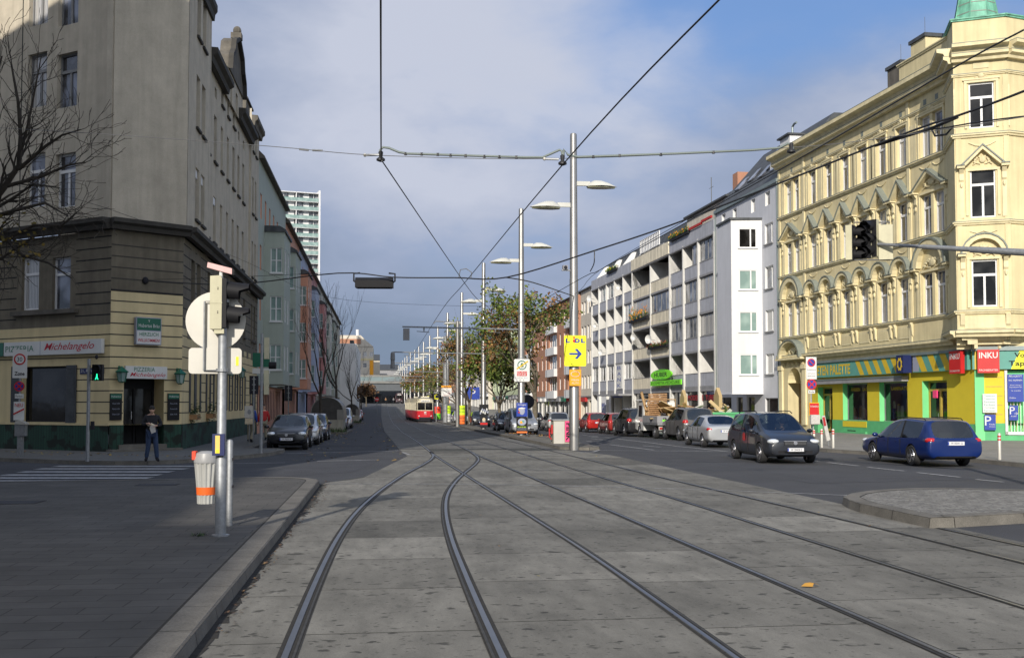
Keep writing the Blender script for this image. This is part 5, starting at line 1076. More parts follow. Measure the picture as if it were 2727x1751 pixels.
o=fsign('vertical_sign','blue vertical BANK letters on the canopy block first floor',1645,1660,970,1035,-.15,'signw',[(t,.5,.86-.24*i,.15,.6,'blue') for i,t in enumerate('BANK')])
o=fsign('vertical_sign','blue vertical BANK letters on the pale ground floor pier',1602,1612,1072,1115,-.02,'signgrey',[(t,.5,.86-.24*i,.17,.7,'blue') for i,t in enumerate('BANK')])
def dish(a,b_,py,lab):
    p=Fb.W(Fb.X((a+b_)/2),-.5,Fb.Z((a+b_)/2,py)); r_=thing('satellite_dish',lab,'satellite dish',p,Fb.rot,'satellite dishes on the loggias'); rad=(b_-a)/2/2800*hypot(p.x,p.y)*1.0
    k=MB(); k.lathe([(.01,0),(rad*.5,-.05),(rad,-.2)],'signw',18,ax='y',caps=False); ob=k.build('dish',r_,40); ob.rotation_euler=(0,0,.5)
    k=MB(); k.tube([(0,.05,0),(0,.55,-.1)],.03,'galv',6); k.tube([(0,-.02,-rad*.8),(0,-.5,-.1)],.015,'galv',5); k.build('bracket',r_)
dish(1574,1593,795,'satellite dish at the top left loggia of the grey section');dish(1655,1671,765,'satellite dish on the top floor beside the cream section');dish(1592,1605,867,'small satellite dish on the third floor grey loggia');dish(1693,1712,898,'off white satellite dish on the left cream loggia');dish(1732,1756,903,'large white round satellite dish on the right cream loggia');dish(1605,1622,938,'grey satellite dish turned sideways on the lower grey loggia')
def flowers(a,b_,py,h,cols_,lab,group=None):
    x0,x1=Fb.X(a),Fb.X(b_); z=Fb.Z((a+b_)/2,py); r_=thing('flower_box',lab,'flower box',Fb.W(x0,-.3,z),Fb.rot,group); k=MB(); k.box(0,x1-x0,-.1,.2,-.25,0,'black'); k.build('trough',r_); f=MB(); f.cols=[]; q=random.Random(5)
    for _ in range(int(150*(x1-x0)/3)+80):
        p_=Vector((q.uniform(0,x1-x0),q.uniform(-.25,.25),abs(q.gauss(0,h*.4)))); s_=.09; t=q.uniform(0,6); u=Vector((cos(t),.3,sin(t)))*s_; v=Vector((-sin(t),.3,cos(t)))*s_
        f.poly([p_-u,p_-v,p_+u,p_+v],'leaf',q.choice(cols_) if p_.z>h*.3 or q.random()<.3 else (.04,.09,.02))
    f.build('foliage',r_)
flowers(1684,1733,848,1.3,[(.75,.32,.01),(.7,.2,.01),(.1,.2,.03)],'overflowing box of orange flowers on the cream loggia');flowers(1796,1845,625,.5,[(.5,.25,.02),(.1,.15,.03)],'long planter on the grey parapet at the roof terrace');flowers(1736,1786,920,.4,[(.05,.1,.03),(.4,.1,.05)],'row of small plants in pale pots on the cream loggia rail')
flowers(1625,1650,718,.4,[(.4,.35,.02),(.1,.2,.03)],'small planter on the parapet of the far grey section')

# ================= further houses on the right
def rhouse(x0,Y0,Y1,top,m,lab,nb,name='apartment_house',bal=None,gfm='frame',floors=4,roofm='slate'):
    P=(x0-(Y1-Y0)*.02,Y1); dd=(.02,-1); zg=gz((Y0+Y1)/2); r_=thing(name,lab,'building',(P[0],P[1],zg)); Fr=Fac(r_,P,dd,zg); L=(Y1-Y0)*1.0002
    w_=L/nb; hs=[]; 
    for f in range(floors):
        for c in range(nb):
            if bal and c in bal: continue
            for dx in (.28,.72): hs.append((c*w_+w_*dx-.55,c*w_+w_*dx+.55,4.2+f*3.2,5.9+f*3.2))
    bh=[(c*w_+.3,(c+1)*w_-.3,4.1+f*3.2,6.1+f*3.2) for f in range(floors) for c in (bal or [])]
    k=MB(); k.wall(0,L,3.2,top,0,hs+bh,.3,m); gh=[(c*w_+.4,(c+1)*w_-.4,.2,2.7) for c in range(nb)]; k.wall(0,L,-1,3.2,.2,gh,.3,gfm); body(k,0,L,12,-1,top,m); k.box(0,L,-.02,.25,3.15,3.3,'slab'); Fr.add(k,'wall')
    for h in hs: Fr.win(h[0],h[2],1.1,1.7,.15,'V','winw','glass_sky')
    for h in bh: Fr.win(h[0],h[2],h[1]-h[0],h[3]-h[2],.28,'N4','winw','glass_bal')
    for h in bh: k=MB(); k.box(h[0]-.15,h[1]+.15,-.5,0,h[2]-1.1,h[2],'whitew'); k.box(h[0]+.6,h[0]+1.2,-.51,-.5,h[2]-1.05,h[2]-.05,'balg'); Fr.add(k,'balcony')
    k=MB()
    for h in gh: k.poly([(h[0],.45,h[2]),(h[1],.45,h[2]),(h[1],.45,h[3]),(h[0],.45,h[3])],'glass_shop'); k.box((h[0]+h[1])/2-.06,(h[0]+h[1])/2+.06,.3,.44,h[2],h[3],'signw')
    for i in range(int(L/4)): k.box(i*4+.6,i*4+3.2,-.15,.2,2.55,3.1,R.choice(['signw','slab','slab','green','whitew','redc','navy']))
    Fr.add(k,'shopfront'); Fr.add(roof(0,L,12,top,2.6,m=roofm),'roof'); return Fr
q=Fb.W(0,0,0)
rhouse(q.x,q.y,136.,16.9,'beige','narrow beige house with slit windows left of the loggia block',2,gfm='beige')
fr_=rhouse(25.6,136,188.,16.6,'brown','terracotta rendered house with white balconies partly behind the plane tree',7,bal=[1,4,6])
fr_=rhouse(24.5,188,226.,16.,'paleg','pale green rendered house beyond the terracotta one',5)
rhouse(22.8,226,262.,12.5,'beige','cream house behind the far street trees',5,floors=3)
rhouse(22.2,262,300.,14.,'whitew','white house near the viaduct on the right',5,floors=3)
rhouse(21.5,300,330.,12.,'salmon','low salmon house next to the viaduct',4,floors=2)
# ================= unseen blocks beside and behind the camera, shaped and added to shade the left
for nm,pts,h,lab in (('shade_block',[(-8.3,16.5),(-50,16.5),(-50,21),(-8.3,21)],OCC1,'unseen tall roughcast block left of the near pavement, added for its shade'),('shade_block',[(-19,-48),(-60,-48),(-60,-17),(-19,-17)],OCC2,'unseen tall block behind the crossing at the photographer side, added for its shade'),('shade_block',[(-12.3,-40),(-18.9,-40),(-18.9,-17),(-12.3,-17)],OCC3,'unseen lower block behind the crossing at the photographer side, added for its shade')):
    r_=thing(nm,lab,'building',(pts[0][0],pts[0][1],0)); k=MB(); k.prism([(p[0]-pts[0][0],p[1]-pts[0][1]) for p in pts],0,h,'pizu','z'); k.build('wall',r_)
    k=MB(); cx=sum(p[0] for p in pts)/4-pts[0][0]; cy=sum(p[1] for p in pts)/4-pts[0][1]; k.prism([((p[0]-pts[0][0]-cx)*1.02+cx,(p[1]-pts[0][1]-cy)*1.03+cy) for p in pts],h,h+.4,'corn','z'); k.build('cornice',r_)
# ================= lamp masts along the median
def bz(p): return gz(p.y)
PT=[(1527,358),(1388,554),(1288,694),(1230,771),(1192,825),(1166,863),(1144.6,891),(1128,913),(1115,934),(1104.6,945),(1093,957),(1084,965),(1078,971),(1072,976),(1066,981),(1061,985)]
def lamp_head(k,s_,z,r):   # s_=+1 right, -1 left
    prof=[(0,.0),(.12,.16),(.32,.26),(.6,.25),(.9,.16),(1.2,.03),(1.28,.0)]
    n=10; vs=[];fs=[]
    for x,h in prof:
        wd=max(.02,.34*sin(pi*min(1,(x+.12)/1.4))**.8)
        for j in range(n+1): a=pi*j/n; vs.append((s_*(r+.55+x),wd*cos(a),z+max(h,.012)*sin(a)))
    m=n+1; fs=[(i*m+j,i*m+j+1,(i+1)*m+j+1,(i+1)*m+j) for i in range(len(prof)-1) for j in range(n)]
    fs+=[tuple(range(m)),tuple(range(len(vs)-m,len(vs)))]; k.mesh(vs,fs,'lampw')
    b=MB(); b.prism([(s_*(r+.55+x),y) for x,y in ((.03,-.12),(.03,.12),(.3,.26),(.8,.24),(1.18,.05),(1.18,-.05),(.8,-.24),(.3,-.26))],z-.06,z-.005,'lampg','z'); return b
LBL=['tallest and nearest steel lamp mast carrying a yellow arrow sign','second steel lamp mast with blue event poster and white supermarket sign','third steel lamp mast with black and dark red posters at its foot','fourth steel lamp mast with yellow and orange posters at its foot','fifth steel lamp mast with green poster at its foot','sixth steel lamp mast, red and green poster at its foot']
poles=[]; proto=None
for i,(px,py) in enumerate(PT):
    p=atz(px,py,13.0+ (gz(60+20*i) if i>2 else 0)); x,y=p.x,p.y
    if i>2: 
        y0=43.1+22*.985*(i-.25); p=at(px,py,y0); x,y=p.x,y0
    poles.append(Vector((x,y,gz(y))))
    if i==0:
        r_=thing('lamp_mast',LBL[0],'lamp post',(x,y,gz(y)),-.0,'steel lamp masts along the median'); proto=r_
        k=MB(); k.lathe([(.2,-.2),(.2,4.6),(.185,4.62),(.175,7.),(.165,7.02),(.14,12.98),(.12,13.03)],'steel',20); k.lathe([(.2,4.5),(.215,4.5),(.215,4.56),(.2,4.56)],'galv',20); k.build('pole',r_,50)
        for s_,z in ((1,10.85),(-1,9.95)):
            a=MB(); a.box(*sorted((s_*.12,s_*.68)),-.05,.05,z+.02,z+.2,'lampw'); b=lamp_head(a,s_,z,0); h=a.build('lamp_arm',r_,50); b.build('lamp_lens',h)
    else: r_=dup(proto,None,(x,y,gz(y)),0,LBL[i] if i<len(LBL) else 'slim steel lamp mast, number %d from the front, in the receding row by the stop'%(i+1))
# catenary cantilevers
for i,(z0,ln) in {1:(6.25,6.7),2:(6.05,7.),3:(6.1,6.6),4:(6.1,6.6),5:(6.1,6.6),6:(6.1,6.6),7:(6.1,6.6),8:(6.1,6.6),9:(6.1,6.6)}.items():
    p=poles[i]; r_=thing('wire_bracket','grey cantilever arm on the %s mast holding the tram wire'%('second','third','fourth','fifth','sixth','seventh','eighth','ninth','tenth')[i-1],'catenary arm',(p.x,p.y,p.z+z0),0,'cantilever arms over the tram tracks')
    k=MB(); k.tube([(.1,0,-.1),(-ln,0,0)],.045,'galv',6); k.tube([(.18,0,-.2),(.18,0,.25)],.05,'wiregrey',6); k.build('arm',r_)
    k=MB(); 
    for x in (-ln*.22,-ln*.82): k.tube([(x,0,-.02),(x,0,-.25)],.03,'wiregrey',5); k.tube([(x-.4,0,-.25),(x+.3,0,-.3)],.02,'wiregrey',5); k.ell((x,0,-.12),(.05,.05,.07),'insul',6,5)
    k.build('hanger',r_)
    if i in(1,2):
        k=MB(); k.box(-ln+.05,-ln+.4,-.15,.15,-.75,-.1,'slab') if i==1 else k.lathe([(.1,.0),(.16,-.1),(.18,-.6),(.15,-.62),(.17,-1.25),(.12,-1.27)],'slab',10,(-ln,0,0)); k.build('hanging_lamp',r_)
# plain catenary mast beside the fourth mast
p=at(1219,855,96.); r_=thing('catenary_mast','plain steel mast without lamp between third and fourth lamp masts','mast',(p.x,96.,gz(96)),0); k=MB(); k.lathe([(.2,0),(.17,p.z-gz(96)),(.1,p.z-gz(96)+.05)],'steel',12); k.build('pole',r_); k=MB(); k.tube([(0,0,p.z+.1),(-2,0,p.z+.2),(-2.2,0,p.z)],.05,'galv',6); k.build('arm',r_)
p=at(1186,895,120.); r_=thing('catenary_mast','grey mast with clamps behind the white stop board','mast',(p.x,120.,gz(120)),0); k=MB(); k.lathe([(.28,0),(.22,p.z-gz(120))],'galv',10); k.build('pole',r_); k=MB(); k.box(-.5,.5,-.2,.2,p.z-1.2,p.z-.8,'slab'); k.build('clamp',r_); k=MB(); k.box(-.4,.4,-.2,.2,p.z-.4,p.z-.1,'slab'); k.build('clamp',r_)
# posters on masts
def poster(i,z0,z1,rad,m,lab,texts=(),name='poster'):
    p=poles[i]; k=MB(); h=z1-z0; n=16; a0=pi*1.5
    vs=[(rad*cos(2*pi*j/n),rad*sin(2*pi*j/n),z) for z in (z0,z1) for j in range(n)]; k.mesh(vs,[(j,(j+1)%n,n+(j+1)%n,n+j) for j in range(n)]+[tuple(range(n)),tuple(range(n,2*n))],m)
    o=k.build(name,None,40,(p.x,p.y,p.z)); tag(o,lab,'poster')
    for s_,z,hh,ww,mm in texts: lettering(o,s_,0,z,mm,h=hh,w=ww,y=-rad-.012)
    return o
def board(i,z0,z1,w_,m,lab,name='poster_board',d=.06,off=.3,dx=0,cat='sign',round_=0.):
    p=poles[i]; o=sign_obj(name,lab,cat,(p.x-w_/2+dx,p.y-off,p.z+z0),-.0,w_,z1-z0,d,m,round_=round_)
    k=MB(); k.box(w_*.3,w_*.7,d,off-.1,(z1-z0)*.45,(z1-z0)*.55,'galv'); k.build('bracket',o); return o
zp=lambda i,py: zat(poles[i].x and 0 or 0,py,0,0)
def zpole(i,px,py): return zat(px,py,poles[i].x,poles[i].y)-poles[i].z
a=board(0,zpole(0,1535,975),zpole(0,1535,894),.9,'yel','large yellow sign with blue arrow and supermarket name on the nearest mast','direction_sign',round_=.05); hh=zpole(0,1535,894)-zpole(0,1535,975); ww=.9
lettering(a,'L',ww*.16,hh*.83,'blue',h=hh*.14,w=ww*.19,bold=.06);lettering(a,'D',ww*.6,hh*.83,'blue',h=hh*.14,w=ww*.23,bold=.06);lettering(a,'L',ww*.86,hh*.83,'blue',h=hh*.14,w=ww*.19,bold=.06)
k=MB(); k.prism([(.34,hh*.82),(.4,hh*.75),(.46,hh*.82),(.4,hh*.89)],-.01,0,'red'); k.prism([(.4+.045*cos(i*pi/5),hh*.93+.045*sin(i*pi/5)) for i in range(10)],-.01,0,'redp')
k.prism([(.2,hh*.37),(.2,hh*.43),(.56,hh*.43),(.43,hh*.55),(.53,hh*.57),(.72,hh*.4),(.53,hh*.23),(.43,hh*.25),(.56,hh*.37)],-.01,0,'blue'); k.build('arrow',a); lettering(a,'Kaiser-Ebersdorfer Str. 37',ww/2,hh*.06,'ink',h=hh*.03,w=ww*.85)
z0,z1=zpole(0,1535,1027),zpole(0,1535,984); a=board(0,z0,z1,.48,'oranges','small orange sign with white oval scribble below the yellow arrow sign',round_=.02); hh=z1-z0
k=MB(); k.tube([(.24+.18*cos(t*.5),-.01,hh*.72+.11*sin(t*.5)) for t in range(14)],.012,'signw',4,False); k.build('oval',a); lettering(a,'MEIN',.24,hh*.36,'signw',h=.07,w=.3);lettering(a,'AUTO',.24,hh*.17,'signw',h=.07,w=.3)
z0,z1=zpole(1,1391,1016),zpole(1,1391,956); a=board(1,z0,z1,.88,'signw','white supermarket sign with green tree emblem and yellow slash on the second mast','direction_sign',round_=.07); hh=z1-z0; ww=.88
k=MB(); n=20
for i in range(n): t0,t1=2*pi*i/n,2*pi*(i+1)/n; k.prism([(ww/2+.26*cos(t0),hh*.73+.26*sin(t0)),(ww/2+.26*cos(t1),hh*.73+.26*sin(t1)),(ww/2+.21*cos(t1),hh*.73+.21*sin(t1)),(ww/2+.21*cos(t0),hh*.73+.21*sin(t0))],-.008,0,'green')
k.prism([(ww/2-.12,hh*.66),(ww/2+.12,hh*.66),(ww/2+.05,hh*.73),(ww/2+.09,hh*.73),(ww/2,hh*.86),(ww/2-.09,hh*.73),(ww/2-.05,hh*.73)],-.01,0,'green'); k.box(ww/2-.02,ww/2+.02,-.01,0,hh*.6,hh*.66,'green')
k.prism([(.12,hh*.58),(.16,hh*.53),(.8,hh*.88),(.76,hh*.93)],-.014,-.009,'gold'); k.build('emblem',a)
k=MB(); k.box(.16,.72,-.008,0,hh*.36,hh*.46,'red'); k.box(.16,.72,-.008,0,hh*.25,hh*.35,'red'); k.build('panel',a); lettering(a,'EURO',.44,hh*.41,'signw',h=.1,w=.5,y=-.014);lettering(a,'SPAR',.44,hh*.3,'signw',h=.1,w=.5,y=-.014); lettering(a,'Kaiser-Ebersdorfer',.32,hh*.17,'ink',h=.04,w=.36);lettering(a,'215',.65,hh*.17,'blue',h=.06,w=.2);lettering(a,'P  T',.44,hh*.06,'ink',h=.07,w=.28)
z1,zm,z0=zpole(1,1391,1072),zpole(1,1391,1108),zpole(1,1391,1153); a=board(1,zm,z1,.62,'blue','blue concert poster strapped to the second mast','poster',cat='poster'); hh=z1-zm; lettering(a,'Schlager',.31,hh*.85,'signw',h=.12,w=.5,shear=.2)
k=MB(); k.ell((.31,-.01,hh*.4),(.16,.01,.22),'signgrey',10,8); k.ell((.31,-.015,hh*.6),(.2,.01,.04),'signw',8,5); k.ell((.14,-.015,hh*.3),(.06,.01,.05),'redc'); k.ell((.15,-.015,hh*.5),(.05,.01,.04),'oranges'); k.build('picture',a)
a=board(1,z0,zm-.03,.62,'black','black poster with pale round emblem under the blue concert poster','poster',cat='poster'); hh=zm-z0; k=MB(); k.ell((.31,-.01,hh*.68),(.24,.012,.2),'signgrey',12,8); k.ell((.27,-.015,hh*.66),(.1,.012,.08),'oranges'); k.ell((.36,-.015,hh*.7),(.09,.012,.07),'tealm'); k.box(.02,.6,-.01,0,.03,hh*.12,'orng'); k.build('picture',a)
for q,t in enumerate(('RUMMEL','LIVE ABEND','FREITAG 20 UHR')): lettering(a,t,.31,hh*(.38-.08*q),'signgrey' if q else 'lemon',h=.06,w=.5)
z1,zm,z0=zpole(2,1288,1076),zpole(2,1288,1106),zpole(2,1288,1137); a=board(2,zm,z1,.72,'black','black and white torn poster on the third mast','poster',cat='poster'); k=MB(); 
for q in range(9): k.ell((.1+.07*q,-.005,.2+.35*((q*7)%5)/5),(.06,.01,.1),'signw' if q%2 else 'signgrey',6,5)
k.build('picture',a)
a=board(2,z0,zm-.03,.6,'ink','dark poster with red band and face on the third mast','poster',cat='poster'); k=MB(); k.ell((.3,-.01,.6),(.12,.01,.14),'flesh2'); k.box(.02,.58,-.01,0,.2,.36,'red'); k.build('picture',a); lettering(a,'OEK',.3,.45,'signw',h=.12,w=.3)
for i,px,ys_ in ((3,1230,((1079,1104,'lemon','IN WIEN'),(1104,1128,'orng','DISCO'))),(4,1192,((1080,1101,'lemon','PARTY'),(1101,1124,'signw','FEST'))),(5,1166,((1082,1100,'redp','SALE'),(1100,1120,'limeg','CLUB'))),(10,1076,((1068,1079,'lemon','EXPO'),(1080,1088,'gold','BAR')))):
    for t,bo,m,txt in ys_:
        pi_=i; z1,z0=zpole(i,px,t),zpole(i,px,bo); z0=max(.15,z0); z1=max(z1,z0+.4)
        poster(i,z0,z1,.42 if i<10 else .5,m,'%s paper poster reading %s wrapped round the foot of mast %d'%({'lemon':'lemon yellow','orng':'orange','signw':'white','redp':'red','limeg':'lime green','gold':'golden'}[m],txt,i+1),[(txt,(z0+z1)/2+.15,.18,.6,'ink'),('15. NOV',(z0+z1)/2-.15,.12,.5,'ink')])
# ================= free standing signs near the stop
def post_sign(name,lab,px,Y,top,w_,h_,m,texts=(),rnd=0.,pz=.05,post='galv',x=None,group=None,zb=None,ang=0.):
    p=at(px,top,Y); zg=gz(Y)+(.12 if zb is None else zb); r_=thing(name,lab,'sign',(p.x,Y,zg),ang,group); H=p.z-zg
    k=MB(); k.tube([(0,.04,0),(0,.04,H-.02)],pz,post,8); k.build('post',r_)
    if rnd: k=MB(); k.prism([(w_/2*cos(2*pi*j/24),H-w_/2+w_/2*sin(2*pi*j/24)) for j in range(24)],-.03,0,m)
    else: k=MB(); k.box(-w_/2,w_/2,-.03,0,H-h_,H,m)
    b=k.build('board',r_)
    for s_,fx,z,hh,ww,mm in texts: lettering(b,s_,fx*w_,H-z*h_,mm,h=hh,w=ww,y=-.04)
    return r_,b,H
p=poles[6]
r_,b,H=post_sign('stop_sign','white tram stop board with orange top on a grey post','px' and 1189,118,1026,1.15,1.25,'signw',[('LINIE 6',0,.13,.16,.8,'ink'),('Richtung Kaiserebersdorf',0,.5,.1,.9,'ink'),('11',.25,.68,.2,.25,'red'),('Haltestelle',0,.88,.1,.7,'redc')]); k=MB(); k.box(-.57,.57,-.035,-.03,H-.28,H,'oranges'); k.build('header',b)
for i,(px,t,Y) in enumerate(((1162,1041,126.),(1141,1046,150.))):
    r_,b,H=post_sign('stop_sign','black rounded shop advertisement sign with %s on the mast row'%('yellow bracket symbol' if i==0 else 'white lettering behind the tram'),px,Y,t,.75,1.05,'black',[('CAFE',0,.08,.1,.5,'signw'),('RESTAURANT',0,.2,.09,.6,'signw')]); k=MB(); k.box(-.2,-.13,-.04,-.03,H-.95,H-.4,'yel');k.box(-.2,.1,-.04,-.03,H-.45,H-.4,'yel');k.box(-.1,.25,-.04,-.03,H-.95,H-.85,'yel'); k.build('symbol',b)
post_sign('no_entry_sign','small red and white round sign in the middle of the far crossing',1004,190,1057,.75,.75,'red',[('—',0,.5,.12,.5,'signw')],1)
post_sign('parking_sign','blue square parking sign hanging among the plane leaves',1260,128,1030,1.6,1.5,'blue',[('P',0,.5,.9,None,'signw')])
r_,b,H=post_sign('road_sign','round road sign seen from the back between blue poster and terracotta house',1404,62,1050,.85,.85,'ink',(),1)
# PINK cabinet
x,y=G(1502,1187,0); r_=thing('utility_cabinet','grey utility cabinet beside the nearest mast with pink poster strip','cabinet',(x,y,0),.0); k=MB(); k.box(-.52,.35,-.25,.45,0,1.15,'concrete'); k.box(-.56,.39,-.29,.49,1.15,1.2,'galv'); k.box(-.5,-.03,-.262,-.25,.12,1.1,'signback'); k.box(-.56,.4,-.3,.5,0,.1,'concrete'); k.build('cabinet_body',r_)
k=MB(); k.box(.0,.32,-.3,-.27,.2,1.12,'pink'); b=k.build('poster',r_); lettering(b,'PINK',.16,.64,'ink',h=.24,w=.8,y=-.31,bold=.04,rot=pi/2)
k=MB(); k.box(-.6,-.52,-.1,.1,.55,.95,'redc'); k.tube([(-.56,0,.3),(-.66,0,.4),(-.66,0,.8)],.03,'red',6); k.build('hose',r_)
k=MB(); k.tube([(0,0,0),(0,0,.75),(.25,-.3,.95)] ,.035,'galv',8)
# bent rail by second mast
x,y=G(1412,1154,0); r_=thing('guard_rail','bent galvanised tube rail behind the blue poster','railing',(x,y,0)); k=MB(); k.tube([(-1.1,0,0),(-1.1,0,.55),(-.9,0,.75),(.0,0,.75),(.2,0,.65),(.6,-.1,0)],.035,'galv',8); k.build('rail',r_,60)

# ================= near traffic light at left
X0,Y0=G(587,1426,.12); tl=thing('traffic_light','grey post with cream traffic light head, camera and round sign backs in the left foreground','traffic light',(X0,Y0,.12),0)
DD=hypot(X0,Y0); Zt=lambda py: zat(587,py,X0,Y0)-.12; Xt=lambda px: (px-587)/2800*Y0*1.0
k=MB(); k.lathe([(.075,0),(.075,1.2),(.062,1.22),(.058,2.85)],'galv',18); k.lathe([(.12,0),(.12,.02),(.075,.03)],'galv',12); k.build('pole',tl,50)
zA,zB=Zt(737),Zt(877)
k=MB(); k.prism([(-.155,zB),(-.155,zA),(-.02,zA+.01),(.0,zA-.03),(.0,zB)],-.12,.14,'cream'); k.box(-.16,.005,-.125,.145,(zA+zB)/2-.012,(zA+zB)/2+.004,'cream'); k.box(-.1,.03,-.1,.12,zB-.06,zB,'cream')
for q in (.3,.33,.75,.78): k.ell((-.05,-.122,zB+(zA-zB)*q),(.008,.006,.008),'ink',6,4)
hd_=k.build('signal_housing',tl)
k=MB(); k.box(0,.06,-.12,.14,zB+.02,zA-.03,'black'); k.build('backplate',hd_)
for j,zc in enumerate((Zt(772),Zt(836))):
    k=MB(); n=14; r1,r2=.12,.09; ln=.3
    vs=[];
    for t in range(n+1):
        a=-.35*pi+ (1.7*pi)*t/n; yy=r1*sin(a+0)*1; 
        vs.append((.05,.01+r1*cos(a),zc+r1*sin(a)))
    for t in range(n+1):
        a=-.35*pi+(1.7*pi)*t/n; L_=ln*(.55+.45*max(0,sin(a))) if sin(a)<.2 else ln
        vs.append((.05+L_,.01+r1*.93*cos(a),zc-.02+r1*.9*sin(a)))
    k.mesh(vs,[(t,t+1,n+2+t,n+1+t) for t in range(n)],'black'); k.lathe([(.115,0),(.11,.05),(.08,.07)],'black',14,(.05,.01,zc),'x'); v=k.build('visor',hd_,60)
k=MB(); k.box(.2,.26,-.02,.0,Zt(840),Zt(826),'signw'); k.build('lens_sticker',hd_)
# detector on top
k=MB(); k.tube([(-.03,0,zA),(-.03,0,zA+.12)],.025,'signw',8); 
cz_=Zt(713); k.prism([(-.2,cz_+.07),(.12,cz_-.01),(.12,cz_-.09),(-.21,cz_-.0)],-.05,.05,mat('pinkish_shell',(.62,.38,.36),.5)); k.prism([(.12,cz_-.0),(.15,cz_-.03),(.14,cz_-.1),(.11,cz_-.09)],-.045,.045,'black'); k.build('detector',tl)
# sign backs
k=MB(); cx=Xt(565); czz=Zt(852); k.prism([(cx+.4*cos(2*pi*j/40),czz+.4*sin(2*pi*j/40)) for j in range(40)],.13,.15,'signback'); rb=k.build('round_sign_back',tl)
k=MB(); a,b=Xt(498),Xt(633); za,zb=Zt(994),Zt(925); r=.05; pts=[]
for ccx,ccz,a0 in((b-r,za+r,-90),(b-r,zb-r,0),(a+r,zb-r,90),(a+r,za+r,180)):
    for q in range(5): t=radians(a0+22.5*q); pts.append((ccx+r*cos(t),ccz+r*sin(t)))
k.prism(pts,.11,.125,'signback'); k.box(b-.075,b-.04,.104,.11,Zt(972),Zt(948),'yel'); pb=k.build('plate_back',tl)
k=MB(); xq=Xt(538); k.tube([(0,.08,Zt(801)),(xq,.08,Zt(801)),(xq,.08,Zt(985)),(0,.08,Zt(985))],.016,'galv',6); k.build('bracket_frame',tl)
for zz in (Zt(985),Zt(801)): k=MB(); k.lathe([(.068,zz-.02),(.085,zz-.02),(.085,zz+.02),(.068,zz+.02)],'galv',14,caps=False); k.build('clamp',tl)
k=MB(); a,b=Xt(568)+.0,Xt(593); k.box(-.1,.06,-.14,-.06,Zt(1211),Zt(1154),'navy'); bx_=k.build('push_button_box',tl); k=MB(); k.box(-.06,.0,-.146,-.14,Zt(1205),Zt(1158),mat('amber_panel',(.7,.5,.12),.5)); k.box(-.05,-.01,-.15,-.146,Zt(1204),Zt(1195),'yel'); k.build('panel',bx_)
# bin
xb,yb_=G(610,1399,.12); r_=thing('bin_post','short galvanised post with rounded top behind the traffic light','post',(xb,yb_,.12)); k=MB(); k.lathe([(.048,0),(.048,1.22),(.035,1.25),(.0,1.26)],'galv',12); k.build('post',r_,50)
for zz in (.95,.55): k=MB(); k.box(-.1,.06,-.03,.03,zz,zz+.04,'ink'); k.build('clamp',r_)
zt_=zat(560,1200,xb-.3,yb_)-.12; zbt=zat(560,1339,xb-.3,yb_)-.12; cx_=-.33
r_=thing('litter_bin','grey ribbed litter bin with orange band hanging on the short post','bin',(xb+cx_,yb_-.02,.12))
k=MB(); n=28; h0=zbt; h1=zt_-.17
rad=lambda t:.118+.045*t**1.3
vs=[]; rings=8
for i in range(rings+1):
    t=i/rings
    for j in range(n*2): a=2*pi*j/(n*2); rr_=rad(t)*(1+.05*(1 if (j//2)%2 else -1)); vs.append((rr_*cos(a),rr_*sin(a),h0+(h1-h0)*t))
m=n*2; k.mesh(vs,[(i*m+j,i*m+(j+1)%m,(i+1)*m+(j+1)%m,(i+1)*m+j) for i in range(rings) for j in range(m)]+[tuple(range(m))],mat('bin_plastic',(.36,.36,.34),.5,.1,3,streak=.3)); k.build('body',r_)
k=MB(); k.lathe([(rad(.2)*1.07,h0+(h1-h0)*.22),(rad(.4)*1.07,h0+(h1-h0)*.41)],'orange',28,caps=False); k.build('band',r_,60)
k=MB(); k.lathe([(.175,h1),(.18,h1+.04),(.15,h1+.14),(.08,h1+.17),(0,h1+.175)],mat('bin_lid',(.3,.3,.3),.4),20); k.box(-.19,-.14,-.09,.09,h1+.05,h1+.17,'redp'); k.build('lid',r_,50)
k=MB(); k.box(.19,.3,-.02,.02,h1-.25,h1-.2,'galv'); k.box(.16,.24,-.06,.06,h0+.25,h1+.0,'signback'); k.build('bracket',r_)
# weed at pole foot
f=MB(); f.cols=[]; q=random.Random(2); wx_,wy_=G(530,1426,.12)
for _ in range(40): a=q.uniform(0,6.3); p_=Vector((q.gauss(0,.06),q.gauss(0,.04),.0)); t=Vector((cos(a)*.05,sin(a)*.05,q.uniform(.02,.06))); s_=Vector((-sin(a),cos(a),0))*.008; f.poly([p_-s_,p_+s_,p_+t],'leaf',(.05,.09,.03))
o=f.build('weed',None,loc=(wx_,wy_,.125)); tag(o,'tiny green weed growing in the paving beside the grey traffic light post','weed')

